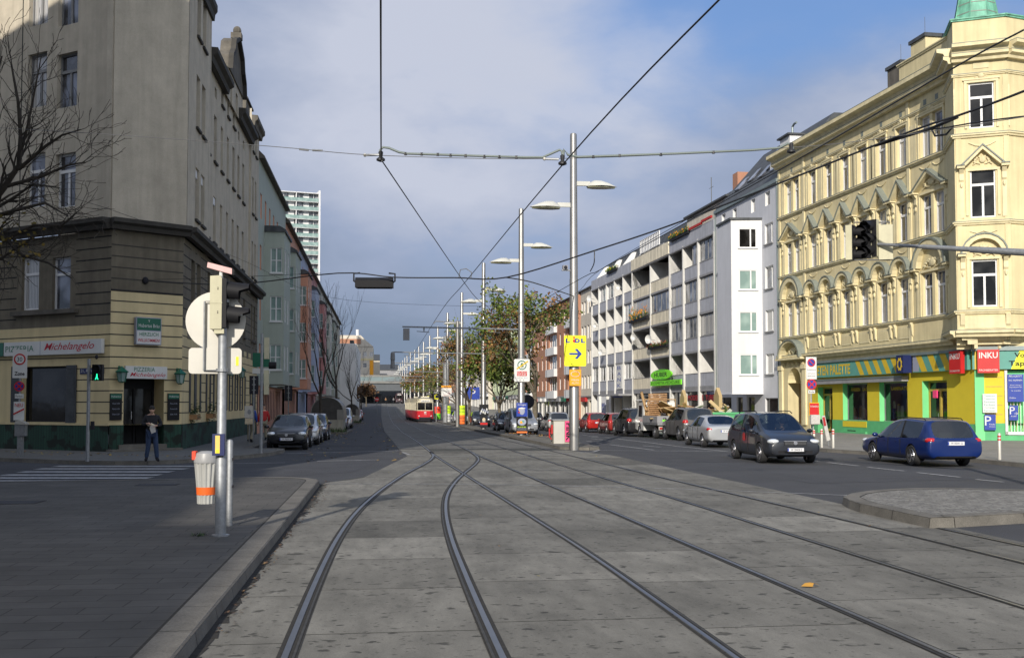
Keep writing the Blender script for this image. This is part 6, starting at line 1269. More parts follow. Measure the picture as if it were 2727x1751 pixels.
# ================= far left pedestrian light and posts
X0,Y0=G(233,1228,.12); r_=thing('pedestrian_light','grey post with green walking man signal at the zebra crossing','traffic light',(X0,Y0,.12)); Zt=lambda py: zat(233,py,X0,Y0)-.12
k=MB(); k.lathe([(.06,0),(.05,Zt(955))],'galv',12); k.build('pole',r_,50)
k=MB(); k.box(.12,.42,-.12,.12,Zt(1013),Zt(970),'black'); k.box(.05,.13,-.02,.02,Zt(1005),Zt(1003),'galv'); hs_=k.build('signal_housing',r_)
k=MB(); k.lathe([(.12,-.28),(.125,-.12)],'black',12,(.27,0,Zt(981)),'y',False); k.lathe([(.12,-.28),(.125,-.12)],'black',12,(.27,0,Zt(1003)),'y',False); k.build('visor',hs_)
k=MB(); gm_=mat('signal_green',(.02,.9,.4),.4,emit=2.2); zc=Zt(1003); k.ell((.27,-.13,zc+.075),(.018,.006,.02),gm_,8,6); k.prism([(.25,zc+.05),(.29,zc+.05),(.285,zc-.01),(.32,zc-.08),(.3,zc-.085),(.27,zc-.02),(.24,zc-.085),(.215,zc-.08),(.25,zc)],-.135,-.13,gm_); k.build('walking_man',hs_)
k=MB(); k.ell((.22,0,Zt(950)),(.05,.05,.07),'ink'); k.build('detector',r_); k=MB(); k.box(.08,.18,-.05,.05,Zt(1143),Zt(1121),'ink'); k.build('push_button',r_)
# second far post
X0,Y0=G(695,1206,.12); r_=thing('traffic_light','slim grey post with pale green signal backs at the parked black hatchback','traffic light',(X0,Y0,.12)); Zt=lambda py: zat(695,py,X0,Y0)-.12
k=MB(); k.lathe([(.06,0),(.05,Zt(888))],'galv',12); k.build('pole',r_,50)
k=MB(); k.box(.08,.24,-.02,.25,Zt(955),Zt(898),'cream'); k.box(.08,.24,-.02,.25,Zt(1050),Zt(985),'cream'); b=k.build('signal_housing',r_); k=MB(); k.lathe([(.13,.24),(.13,.5)],'black',12,(.0,.1,Zt(972)),'x'); k.build('visor',b)
# 30 zone sign with parking meter at left
X0,Y0=G(48,1215,.12); r_=thing('zone_sign','white 30 zone sign stacked over a red ringed no stopping sign at the left edge','sign',(X0,Y0,.12)); Zt=lambda py: zat(48,py,X0,Y0)-.12; sc_k=hypot(X0,Y0)/2800
k=MB(); k.tube([(0,.05,0),(0,.05,Zt(930))],.035,'galv',8); k.build('post',r_)
def ring(k,cx,cz,r,ri,m1,m2,y=-.01):
    k.prism([(cx+r*cos(2*pi*j/24),cz+r*sin(2*pi*j/24)) for j in range(24)],y,y+.01,m1); k.prism([(cx+ri*cos(2*pi*j/24),cz+ri*sin(2*pi*j/24)) for j in range(24)],y-.004,y,m2)
k=MB(); k.box(-.23,.23,0,.03,Zt(1006),Zt(930),'signw'); b=k.build('zone_plate',r_); k=MB(); ring(k,0,Zt(956),.19,.145,'red','signw'); k.build('ring',b); lettering(b,'30',0,Zt(956),'ink',h=.15,w=.17,y=-.02); lettering(b,'Zone',0,Zt(994),'ink',h=.13,w=.32,y=-.01,bold=.02)
k=MB(); ring(k,0,Zt(1028),.17,.13,'red','blue'); k.prism([(-.1,Zt(1028)+.07),(-.07,Zt(1028)+.1),(.1,Zt(1028)-.07),(.07,Zt(1028)-.1)],-.025,-.015,'red'); k.prism([(.1,Zt(1028)+.07),(.07,Zt(1028)+.1),(-.1,Zt(1028)-.07),(-.07,Zt(1028)-.1)],-.027,-.017,'red'); k.build('no_stopping_disc',r_)
k=MB(); k.box(-.14,.14,0,.02,Zt(1060),Zt(1048),'signw'); k.box(-.17,.17,0,.02,Zt(1118),Zt(1069),'signw'); b=k.build('notice_plate',r_); lettering(b,'NEU',0,Zt(1078),'red',h=.12,w=.26,y=-.01); lettering(b,'Parken',0,Zt(1054),'ink',h=.06,w=.22,y=-.01)
k=MB(); k.prism([(-.17,Zt(1100)),(.17,Zt(1086)),(.17,Zt(1090)),(-.17,Zt(1104))],-.012,-.004,'red'); k.build('stripe',b)
k=MB(); k.box(-.08,.25,-.15,.12,Zt(1160),Zt(1128),'galv'); k.prism([(-.08,Zt(1128)),(.3,Zt(1130)),(.3,Zt(1126)),(.08,Zt(1118)),(-.05,Zt(1120))],-.18,.14,'signback'); k.box(-.0,.15,-.12,.1,0,Zt(1160),'galv'); k.build('dispenser',r_)
# black sign backs
for i,(a,b_,t,bo,gp) in enumerate(((663,686,1000,1049,1187),(758,778,1026,1067,1110))):
    cx=(a+b_)/2; X0,Y0=G(cx,gp,.12) if i==0 else (at(cx,1067,62.).x,62.); r_=thing('sign_back','black rectangular sign back on a thin post '+('beside the newspaper carrier' if i==0 else 'behind the parked cars at the salmon wall'),'sign',(X0,Y0,.12+gz(Y0)),group='black sign backs'); Zt=lambda py: zat(cx,py,X0,Y0)-.12-gz(Y0); w_=(b_-a)/2800*hypot(X0,Y0)
    k=MB(); k.tube([(0,-.02,0),(0,-.02,Zt(t)-.02)],.03,'galv',6); k.build('post',r_); k=MB(); k.box(-w_/2,w_/2,0,.03,Zt(bo),Zt(t),'ink'); k.build('board',r_)
    k=MB(); 
    for q in (.2,.5,.8): k.box(-w_*.2,w_*.2,-.03,0,Zt(bo)+(Zt(t)-Zt(bo))*q,Zt(bo)+(Zt(t)-Zt(bo))*q+.03,'galv')
    k.build('bracket',r_)
# ================= right pavement: no stopping signs, newspaper rack, bollards
X0,Y0=G(2163,1178,.12); r_=thing('no_stopping_sign','white no stopping panel with crossed blue disc below, before the arched portal','sign',(X0,Y0,.12)); Zt=lambda py: zat(2163,py,X0,Y0)-.12
k=MB(); k.tube([(0,.05,0),(0,.05,Zt(952))],.035,'galv',8); k.build('post',r_)
k=MB(); k.box(-.25,.25,0,.03,Zt(1009),Zt(950),'signw'); b=k.build('panel',r_); k=MB(); ring(k,0,Zt(965),.19,.145,'red','blue'); k.prism([(-.13,Zt(965)+.1),(-.1,Zt(965)+.13),(.13,Zt(965)-.1),(.1,Zt(965)-.13)],-.025,-.015,'red'); k.build('no_parking_disc',b)
lettering(b,'Kurzparkzone',0,Zt(984),'ink',h=.06,w=.4,y=-.01);lettering(b,'gebührenpflichtig',0,Zt(994),'ink',h=.04,w=.36,y=-.01);lettering(b,'Mo-Fr 8-18 h',0,Zt(1001),'ink',h=.05,w=.36,y=-.01)
k=MB(); ring(k,0,Zt(1023),.24,.185,'red','blue')
for s_ in(-1,1): k.prism([(s_*-.16,Zt(1023)+.12),(s_*-.12,Zt(1023)+.16),(s_*.16,Zt(1023)-.12),(s_*.12,Zt(1023)-.16)],-.025-.002*s_,-.015,'red')
k.build('no_stopping_disc',r_); k=MB(); k.box(-.16,.16,0,.03,Zt(1047),Zt(1038),'signw'); b=k.build('small_plate',r_); lettering(b,'Ende',0,Zt(1042.5),'ink',h=.08,w=.24,y=-.01)
r2=thing('newspaper_rack','red topped newspaper rack hung on a post near the portal','newspaper rack',(X0,Y0-.25,.12)); 
k=MB(); k.box(-.22,.22,0,.06,Zt(1103),Zt(1072),'red'); k.box(-.24,.24,-.02,0,Zt(1106),Zt(1071),'gold'); k.box(-.22,.22,-.03,.06,Zt(1103),Zt(1073),'red'); b=k.build('header',r2); lettering(b,'ÖSTERREICH',0,Zt(1081),'signw',h=.09,w=.4,y=-.04)
k=MB(); k.prism([(-.0,Zt(1130)),(-.14,Zt(1128)),(-.18,Zt(1104)),(0,Zt(1103))],-.21,.21,'paper','x'); k.build('pouch',r2); k=MB(); k.tube([(0,.1,0),(0,.1,Zt(1100))],.03,'galv',6); k.build('post',r2)
def bollard(px,py,lab,pt):
    x,y=G(px,py,.12); r_=thing('bollard',lab,'bollard',(x,y,.12),0,'grey bollards with red bands along the kerb'); h=zat(px,pt,x,y)-.12; r=.052
    k=MB(); k.lathe([(r,0),(r,h-.03),(r*.6,h)],'signback',12); k.build('post',r_,50)
    k=MB(); 
    for a in (.72,.84): k.lathe([(r+.003,h*a),(r+.003,h*a+.05)],'red',12,caps=False)
    k.build('band',r_,60)
for a in ((2168,1180,'leftmost banded bollard in front of the newspaper rack',1143),(2188.5,1191,'banded bollard beside the leaning poster board',1141),(2219,1192,'banded bollard right of the leaning poster board, third from the left',1141),(2662,1223,'lone banded bollard near the right edge before the yellow corner',1152)): bollard(*a)
x,y=G(2196,1186,.12); r_=thing('poster_board','tilted narrow poster board standing behind the bollards','poster board',(x,y,.12),.3); k=MB(); k.prism([(-.14,1.25),(.02,1.28),(.3,.25),(.12,.2)],-.02,.02,'paper'); k.prism([(-.11,1.2),(.0,1.22),(.08,.85),(-.04,.83)],-.03,-.02,'redc'); b=k.build('board',r_); k=MB(); k.tube([(.2,0,0),(.2,0,.3)],.02,'galv',6); k.tube([(.0,.3,0),(0,.02,.9)],.02,'galv',6); k.build('stand',r_)

# ================= traffic lights on the long mast arm (right)
cd=24.; def_=None
def camp(px,py,d):  # point at camera depth d
    r=ray(px,py); f=r[0]*sin(YAW)+r[1]*cos(YAW); t=d/f; return Vector((r[0]*t,r[1]*t,EYE+r[2]*t))
A=camp(2338,650,23.5); B_=camp(2727,672,21.); E_=A+(B_-A)*1.45
r_=thing('signal_mast','grey cantilever mast reaching in from the right with a cluster of black traffic lights','traffic light',(E_.x,E_.y,0)); o_=Vector(r_.location)
k=MB(); k.tube([A-o_,A.lerp(B_,.33)-o_],[.035,.04],'galv',10); k.tube([A.lerp(B_,.33)-o_,A.lerp(B_,.66)-o_],[.05,.055],'galv',10); k.tube([A.lerp(B_,.66)-o_,E_-o_],[.068,.08],'galv',10); k.build('arm',r_,50); k=MB(); k.tube([(0,0,0),(0,0,E_.z+.4)],[.15,.11],'galv',14); k.build('pole',r_,50)
ax=Vector((cos(-YAW),sin(-YAW),0)); 
def head(px0,px1,pt,pb,ang,cname,facing=True,visors=True):
    c=camp((px0+px1)/2,(pt+pb)/2,23.6); w_=(px1-px0)/2800*23.6; h_=(pb-pt)/2800*23.6
    hd=bpy.data.objects.new('signal_head',None)
    k=MB(); 
    k.box(-.15,.15,0,.14,-h_/2,h_/2,'cream'); k.box(-.15,.15,-.02,0,-h_/2,h_/2,'black'); o=k.build('signal_housing',r_); o.location=c-o_; o.rotation_euler=(0,0,ang)
    for q in range(3):
        zc=h_/2-h_*(q+.5)/3; k=MB(); n=12; r1=h_/6*.86
        vs=[(r1*cos(-.3*pi+1.6*pi*t/n),-.02,zc+r1*sin(-.3*pi+1.6*pi*t/n)) for t in range(n+1)]+[(r1*.95*cos(-.3*pi+1.6*pi*t/n),-.02-.28*(1 if sin(-.3*pi+1.6*pi*t/n)>0 else .6),zc-.02+r1*.9*sin(-.3*pi+1.6*pi*t/n)) for t in range(n+1)]
        k.mesh(vs,[(t,t+1,n+2+t,n+1+t) for t in range(n)],'black'); k.lathe([(r1*.9,-.03),(r1*.6,-.06),(0,-.07)],'black',12,(0,0,zc),'y'); 
        if q==2 and facing: k.box(-.03,.03,-.085,-.075,zc-.03,zc+.03,'signw')
        v=k.build('visor',o,60)
    return o
head(2283,2320,597,688,-.75,'a'); head(2300,2336,585,684,-.95,'b'); head(2345,2372,600,693,pi*.86,'c',False); head(2262,2284,600,693,.9,'d',False)
k=MB(); 
for py in (592,692): a=camp(2275,py,23.5)-o_; b=camp(2370,py,23.6)-o_; k.tube([a,b],.015,'wiregrey',5)
k.build('bracket_frame',r_)
# ================= overhead wires
def wire(name,lab,pts,r,m='wire',cat='wire',n=5,extra=None,group=None):
    P=[Vector(p) for p in pts]; o0=P[0]; Q=[]
    for i in range(len(P)-1):
        p0=P[max(i-1,0)];p1=P[i];p2=P[i+1];p3=P[min(i+2,len(P)-1)]
        for t in (0,.2,.4,.6,.8) if len(P)>2 else (0,): Q.append(.5*((2*p1)+(-p0+p2)*t+(2*p0-5*p1+4*p2-p3)*t*t+(-p0+3*p1-3*p2+p3)*t**3))
    Q.append(P[-1]); k=MB(); k.tube([q-o0 for q in Q],r,m,n); 
    if extra: extra(k,o0)
    o=k.build(name,None,60,o0); return tag(o,lab,cat,group)
W_=5.8
def zwire(lst): return [atz(a,b,W_) for a,b in lst]
wire('contact_wire','tram contact wire dropping straight down from the top edge to the left hanger',[atz(1014,-600,5.8)]+zwire([(1014,0),(1015,425)]),.011)
wire('contact_wire','tram contact wire slanting down from the left hanger to the wire crossing',zwire([(1017,428),(1237,753)])+[atz(1275,800,5.8),atz(1309,831,5.8),poles[1]+Vector((-1,3,5.8))],.011)
wire('contact_wire','tram contact wire sloping from top centre behind the nearest mast down to the stop',[atz(2600,-620,5.8)]+zwire([(1915,0),(1497,440),(1237,753),(1180,820)])+[Vector((AL(66)+.8,66,5.75)),Vector((AL(100)+.8,100,5.4)),Vector((AL(200)+.8,200,6.2)),Vector((AL(335)+.8,335,7.5))],.011)
wire('contact_wire','tram contact wire over the right hand track passing behind the loggia block roof',[atz(2727,80,5.8),atz(2519,193,5.8),atz(2077,452,5.8),atz(1605,715,5.8),atz(1500,768,5.8),Vector((BL(74)+.8,74,5.7)),Vector((BL(110)+.8,110,5.4)),Vector((BL(200)+.8,200,6.2)),Vector((BL(335)+.8,335,7.5))],.011)
D=17.
def hoses(k,o0):
    hs=[(1014,418),(1012,400),(1020,392),(1036,394),(1062,405),(1085,409),(1180,412),(1300,416),(1400,419),(1445,419),(1470,408),(1490,399),(1496,402),(1500,425)]
    k.tube([camp(a,b,D)-o0 for a,b in hs],.02,'insul',7); k.tube([camp(a,b,D)-o0 for a,b in ((1500,425),(1502,398),(1512,412),(1540,418),(1600,416),(1800,409),(2000,400),(2075,394),(2098,382),(2110,388),(2112,405))],.02,'insul',7)
    for a,b in ((1080,409),(1123,410),(1166,411),(1200,413),(1240,414),(1290,416),(1330,417),(1375,418),(1580,417),(1650,414),(1760,411),(1900,405)): k.tube([camp(a,b-3,D)-o0,camp(a,b+4,D)-o0],.026,'wire',6)
    for a,b in ((1014,418),(1498,428),(2107,396)): k.lathe([(.02,-.08),(.07,-.06),(.07,-.03),(.03,0),(.04,.08),(.02,.1)],'wire',10,tuple(camp(a,b,D)-o0))
    for a in (972,1450): k.tube([camp(a,413 if a<1000 else 423,D)-o0,camp(a+38,412 if a<1000 else 424,D)-o0],.02,'galv',6); k.ell(tuple(camp(a,413 if a<1000 else 423,D)-o0),(.03,.03,.03),'signback',6,5)
wire('span_wire','span wire with thick hose crossing the whole street between the hangers',[camp(-100,335,26),camp(230,354,22),camp(700,388,D),camp(1014,414,D),camp(1498,422,D),camp(2107,393,D),camp(2420,358,D-1),camp(2800,300,14)],.006,'wiregrey',extra=hoses)
k=MB(); p=camp(827,399,17.2); k.tube([camp(797,397,17.2)-p,camp(822,400,17.2)-p],.018,'galv',6);k.tube([camp(832,400,17.2)-p,camp(859,401,17.2)-p],.018,'galv',6); tag(k.build('insulator',None,None,p),'small twin insulator on the span wire left of the hanger','insulator')
wire('power_cable','heavy black cable swinging from the lamp box across to the upper right corner',[Fc.W(Fc.X(384),-.1,Fc.Z(384,747)),camp(620,757,40),camp(900,727,36),camp(1050,738,35),camp(1210,739,34),camp(1350,738,32),camp(1590,665,29),camp(1790,598,27),camp(2050,498,24),camp(2420,352,20),camp(2560,305,18.5),camp(2727,243,17),camp(3000,130,15)],.022,extra=lambda k,o0:[k.tube([camp(a,b,d)-o0 for a,b,d in ((2330,388,21),(2395,368,20.3),(2480,342,19.5),(2550,312,18.8))],.03,'wire',6),k.tube([camp(a,b,d)-o0 for a,b,d in ((2480,342,19.5),(2490,362,19.4),(2520,358,19.2),(2540,335,19))],.02,'wire',6),k.tube([camp(a,b,d)-o0 for a,b,d in ((1222,738,34),(1226,718,34),(1242,715,34),(1256,725,34),(1254,742,34))],.015,'wiregrey',5)])
wire('power_cable','thinner black cable leaving the heavy cable towards the oriel tower window',[camp(2480,345,19.5),camp(2520,340,19),camp(2600,326,18),camp(2727,310,17),camp(2900,295,16)],.014)
wire('power_cable','black cable from the junction down to the nearest mast clamp',[camp(1345,738,32.5),camp(1420,752,36),camp(1530,789,43.)],.02)
wire('power_cable','hanging short wire with pulley between cable and contact wire before the loggia roof',[camp(1583,667,29),camp(1582,700,29),camp(1572,722,30)],.015)
wire('contact_wire','wire from the mast crossing rising right along the loggia roof line',[camp(1250,930,80),camp(1400,850,56),camp(1530,783,43),camp(1600,717,34),camp(2060,455,20)],.008)
wire('guy_wire','thin guy wire from the dark first floor anchor out over the street',[Fc.W(Fc.X(384),-.1,Fc.Z(384,745)),camp(560,740,38),camp(855,727,36.5)],.008)
wire('guy_wire','thin wire from the roughcast wall slanting down past the lamp box to the mast row',[camp(-20,480,30),camp(280,553,36),camp(640,690,50),camp(870,790,60),camp(1180,813,62),camp(1390,812,58)],.008)
k=MB(); p=Fc.W(Fc.X(384),0,Fc.Z(384,747)); k.ell((0,-.08,0),(.12,.1,.14),'ink'); tag(k.build('wall_anchor',None,None,p),'dark iron wire anchor on the chamfered first floor wall','anchor')
# hanging lamp box
c=camp(997,752,35.5); w_=100/2800*35.5; r_=thing('hanging_lamp','long black lamp box hanging from the cable over the street','street lamp',c,-YAW+.04); k=MB(); k.prism([(-.2,-.18),(-.22,.05),(-.1,.16),(.1,.16),(.22,.05),(.2,-.18)],-w_/2,w_/2,'black','x'); k.build('housing',r_); k=MB(); k.box(-w_/2+.05,w_/2-.05,-.15,.15,-.2,-.18,'ink'); k.build('lens',r_)
k=MB(); 
for s_ in (-1,1): k.tube([(s_*w_/2*.98,0,0),(s_*(w_/2+.06),0,.05),(s_*(w_/2+.06),0,.3),(s_*(w_/2-.15),0,.32)],.03,'black',6)
k.build('bracket',r_)
# camera on nearest mast
p=poles[0]; z=zpole(0,1512,715); r_=thing('mast_camera','small camera bracket on the left side of the nearest mast','camera',(p.x-.2,p.y,p.z+z)); k=MB(); k.box(-.3,.05,-.05,.05,-.1,-.05,'galv'); k.build('bracket',r_); k=MB(); k.box(-.26,-.06,-.12,.1,-.05,.12,'slab'); k.lathe([(.07,-.16),(.07,-.1)],'ink',8,(-.16,0,.03),'y'); k.build('camera_body',r_)
# ================= trees
def grow(k,p,d,r,ln,lvl,q,tips,m,bend=.18,up=.0,split=3,spread=.6,minr=.006,n=6):
    segs=4; pts=[p.copy()]; rs=[r]; dd=d.copy()
    for i in range(segs):
        dd=(dd+Vector((q.gauss(0,bend),q.gauss(0,bend),q.gauss(0,bend)+up))).normalized(); pts.append(pts[-1]+dd*ln/segs); rs.append(max(minr,r*(1-.42*(i+1)/segs)))
    k.tube(pts,rs,m,max(3,n),False)
    if lvl<=0: tips.append((pts[-1],dd)); tips.append((pts[2],dd)); return
    for j in range(split):
        t=q.uniform(.45,1) if j else 1.
        i=min(segs,int(round(t*segs))); b=pts[i]; ax=Vector((q.gauss(0,1),q.gauss(0,1),q.gauss(0,1))); ax=(ax-dd*ax.dot(dd)).normalized()
        nd=(dd+ax*spread*q.uniform(.6,1.3)*(1 if j else .5)).normalized()
        grow(k,b,nd,rs[i]*(.8 if j==0 else .62),ln*q.uniform(.62,.86),lvl-1,q,tips,m,bend,up,split,spread,minr,n-1)
def leafblob(f,c,n,R_,s,cols,q):
    for _ in range(n):
        v=Vector((q.gauss(0,1),q.gauss(0,1),q.gauss(0,1))); v=v.normalized()*R_*q.random()**.45
        p=c+v; a=Vector((q.gauss(0,1),q.gauss(0,1),q.gauss(0,.7))).normalized(); b=a.orthogonal().normalized(); t=q.uniform(0,6.3); b=(b*cos(t)+a.cross(b)*sin(t)); ss=s*q.uniform(.6,1.25)
        w_=a.cross(b)*.0+a; col_=q.choice(cols); g_=q.uniform(.75,1.25); f.poly([p-w_*ss,p-b*ss*.75,p+w_*ss,p+b*ss*.75],'leaf',(col_[0]*g_,col_[1]*g_,col_[2]*g_))
def tree(name,lab,x,y,h,cr,seed,m='bark2',leaf=None,nleaf=60,s=.13,trunk=.3,lvl=4,spread=.6,r0=.22,up=.03,split=3,group=None,z=None,sphere=.75):
    q=random.Random(seed); zz=gz(y)+(.12 if z is None else z); r_=thing(name,lab,'tree',(x,y,zz),0,group); k=MB(); k.tube([(0,0,-.2),(.03,0,h*trunk*.5),(0,.05,h*trunk)],[r0*1.15,r0*.95,r0*.85],m,9,False)
    tips=[]
    for j in range(split+1):
        a=2*pi*j/(split+1)+q.uniform(-.5,.5); el=q.uniform(.5,1.1) if j else 1.4
        grow(k,Vector((0,.05,h*trunk*(1 if j%2 else .92))),Vector((cos(a)*cos(el)*1.,sin(a)*cos(el),sin(el))).normalized(),r0*.6,h*(1-trunk)*.36,lvl-1,q,tips,m,.15,up,split,spread)
    k.build('trunk',r_)
    if leaf:
        f=MB(); f.cols=[]; zc=h*(1+trunk)/2
        for (p,dd) in tips:
            # keep the crown inside its envelope
            e=Vector((p.x/cr,p.y/cr,(p.z-zc)/(h*(1-trunk)/2*1.02)))
            if e.length>1.05: continue
            leafblob(f,p,nleaf,sphere,s,leaf(p,h,zc),q)
        f.build('crown',r_)
    return r_
GR=[(.08,.12,.02),(.11,.16,.03),(.05,.08,.015),(.14,.18,.035)]; BRN=[(.2,.1,.035),(.15,.07,.025),(.24,.14,.045),(.1,.05,.02)]; YG=[(.18,.18,.04),(.24,.2,.05)]
def mixleaf(p,h,zc):
    t=mnoise.noise(p*.55); hi=(p.z-zc)/(h*.35)
    if t+hi*.35>-.02: return GR+YG[:1]
    return BRN+([GR[2]] if t>-.3 else [])
X_,Y_=at(1405,1074,80).x,80.
tree('plane_tree','big plane tree with green and rust brown leaves between the two nearest masts',X_+.55,Y_,12.8,4.4,5,leaf=mixleaf,nleaf=34,s=.125,trunk=.22,lvl=4,r0=.2,spread=.75,sphere=.8,group='plane trees along the median')
for i,(px,Y,h,cr,sd,lab) in enumerate(((1250,112,9.8,3.6,8,'second plane tree, leafy low crown left of the second mast'),(1215,138,10.5,3.6,9,'plane tree behind the third and fourth masts'),(1180,165,10.,3.8,10,'brown leaved plane tree above the tram'),(1150,195,9.6,4,12,'plane tree right of the tram roof'),(1128,230,9.5,4,13,'small far plane tree'),(1108,268,9,4,14,'farthest plane tree of the median row'),(1330,92,8.,3.0,21,'low leafy plane branch tree between blue parking sign and supermarket sign'))):
    x=at(px,1074,Y).x; tree('plane_tree',lab,x,Y,h*(1.12 if Y>100 else 1),cr,sd,leaf=mixleaf,nleaf=26 if Y<120 else 40,s=.15 if Y<140 else .22,trunk=.2,lvl=4 if Y<120 else 3,r0=.17,spread=.7,sphere=.8 if Y<120 else 1.25,group='plane trees along the median')
for px,Y,h,sd,lab in ((853,66,9.6,31,'nearest bare young tree above the first vaulted shelter'),(895,78,12.6,33,'tallest bare young tree right behind the first vaulted shelter'),(936,118,10.,34,'bare tree before the white end building'),(962,165,9.,35,'small bare tree near the viaduct'),(1240,100,11.5,36,'bare grey tree behind the fourth mast')):
    x=at(px,1074,Y).x; tree('bare_tree',lab,x,Y,h*.93,3,sd,'bark',None,trunk=.28,lvl=4,spread=.26,r0=.1,up=.16,split=3,group='bare trees in the street')
for px,Y,h,sd in ((958,205,6,41),(975,260,6,42)):
    tree('street_tree','small brown leaved street tree %s on the left pavement'%('before the white block' if px==958 else 'close to the viaduct'),at(px,1074,Y).x,Y,h,2.5,sd,leaf=lambda p,h,z:[(.12,.06,.03),(.08,.05,.03),(.16,.09,.04)],nleaf=10,s=.3,trunk=.35,lvl=3,r0=.12,sphere=1.)
# bare foreground tree entering from the left
q=random.Random(77); P0=camp(-190,1190,25); r_=thing('bare_tree','large bare dark tree reaching in from the left edge in front of the roughcast wall','tree',(P0.x,P0.y,.12)); k=MB(); o_=Vector(r_.location); tips=[]
def L(px,py,d): return camp(px,py,d)-o_
k.tube([(0,0,0),L(-170,900,25),L(-110,700,25),L(-60,590,25)],[.26,.22,.19,.16],'bark',10,False)
def limb(pts,r,lv=3):
    P=[L(*a) for a in pts]; n=len(P); rs=[r*(1-.75*i/(n-1)) for i in range(n)]; k.tube(P,rs,'bark',7,False)
    for i in range(1,n):
        for _ in range(4):
            t=q.random(); b=P[i-1].lerp(P[i],t); d=(P[i]-P[i-1]).normalized(); ax=Vector((q.gauss(0,1),q.gauss(0,.6),q.gauss(.2,1))).normalized(); nd=(d+ax*.75).normalized()
            grow(k,b,nd,max(.009,rs[i]*.5),q.uniform(.5,.95)*(1-.35*i/n),lv-1,q,tips,'bark',.17,.02,2,.55,.0055,5)
limb([(-60,590,25),(10,500,24.6),(50,440,24.4),(55,360,24.2),(48,270,24),(30,170,24)],.085)
limb([(50,430,24.4),(75,330,24.2),(95,230,24),(110,150,24)],.04)
limb([(50,450,24.4),(120,390,24),(165,360,23.8),(215,345,23.6)],.05)
limb([(20,495,24.6),(110,470,24.3),(180,440,24),(225,432,23.8)],.05)
limb([(-60,590,25),(40,560,24.6),(120,540,24.4),(180,575,24)],.06)
limb([(-60,610,25),(10,640,25),(90,600,24.7),(165,600,24.4),(205,565,24)],.06)
limb([(-90,640,25),(-20,600,25),(60,680,24.8),(130,700,24.6),(190,740,24.4)],.06,2)
limb([(-60,590,25),(-40,420,25),(-30,300,25),(5,150,25)],.065)
limb([(-20,560,25),(30,530,24.8),(90,490,24.6),(160,500,24.4)],.045)
limb([(-80,650,25),(0,690,25),(60,650,24.8),(110,620,24.6)],.05)
k.build('trunk',r_)
f=MB(); f.cols=[]
for _ in range(80): leafblob(f,L(q.uniform(-10,110),q.uniform(560,700),24.7),1,.1,.05,[(.22,.15,.03),(.15,.12,.03)],q)
f.build('crown',r_)

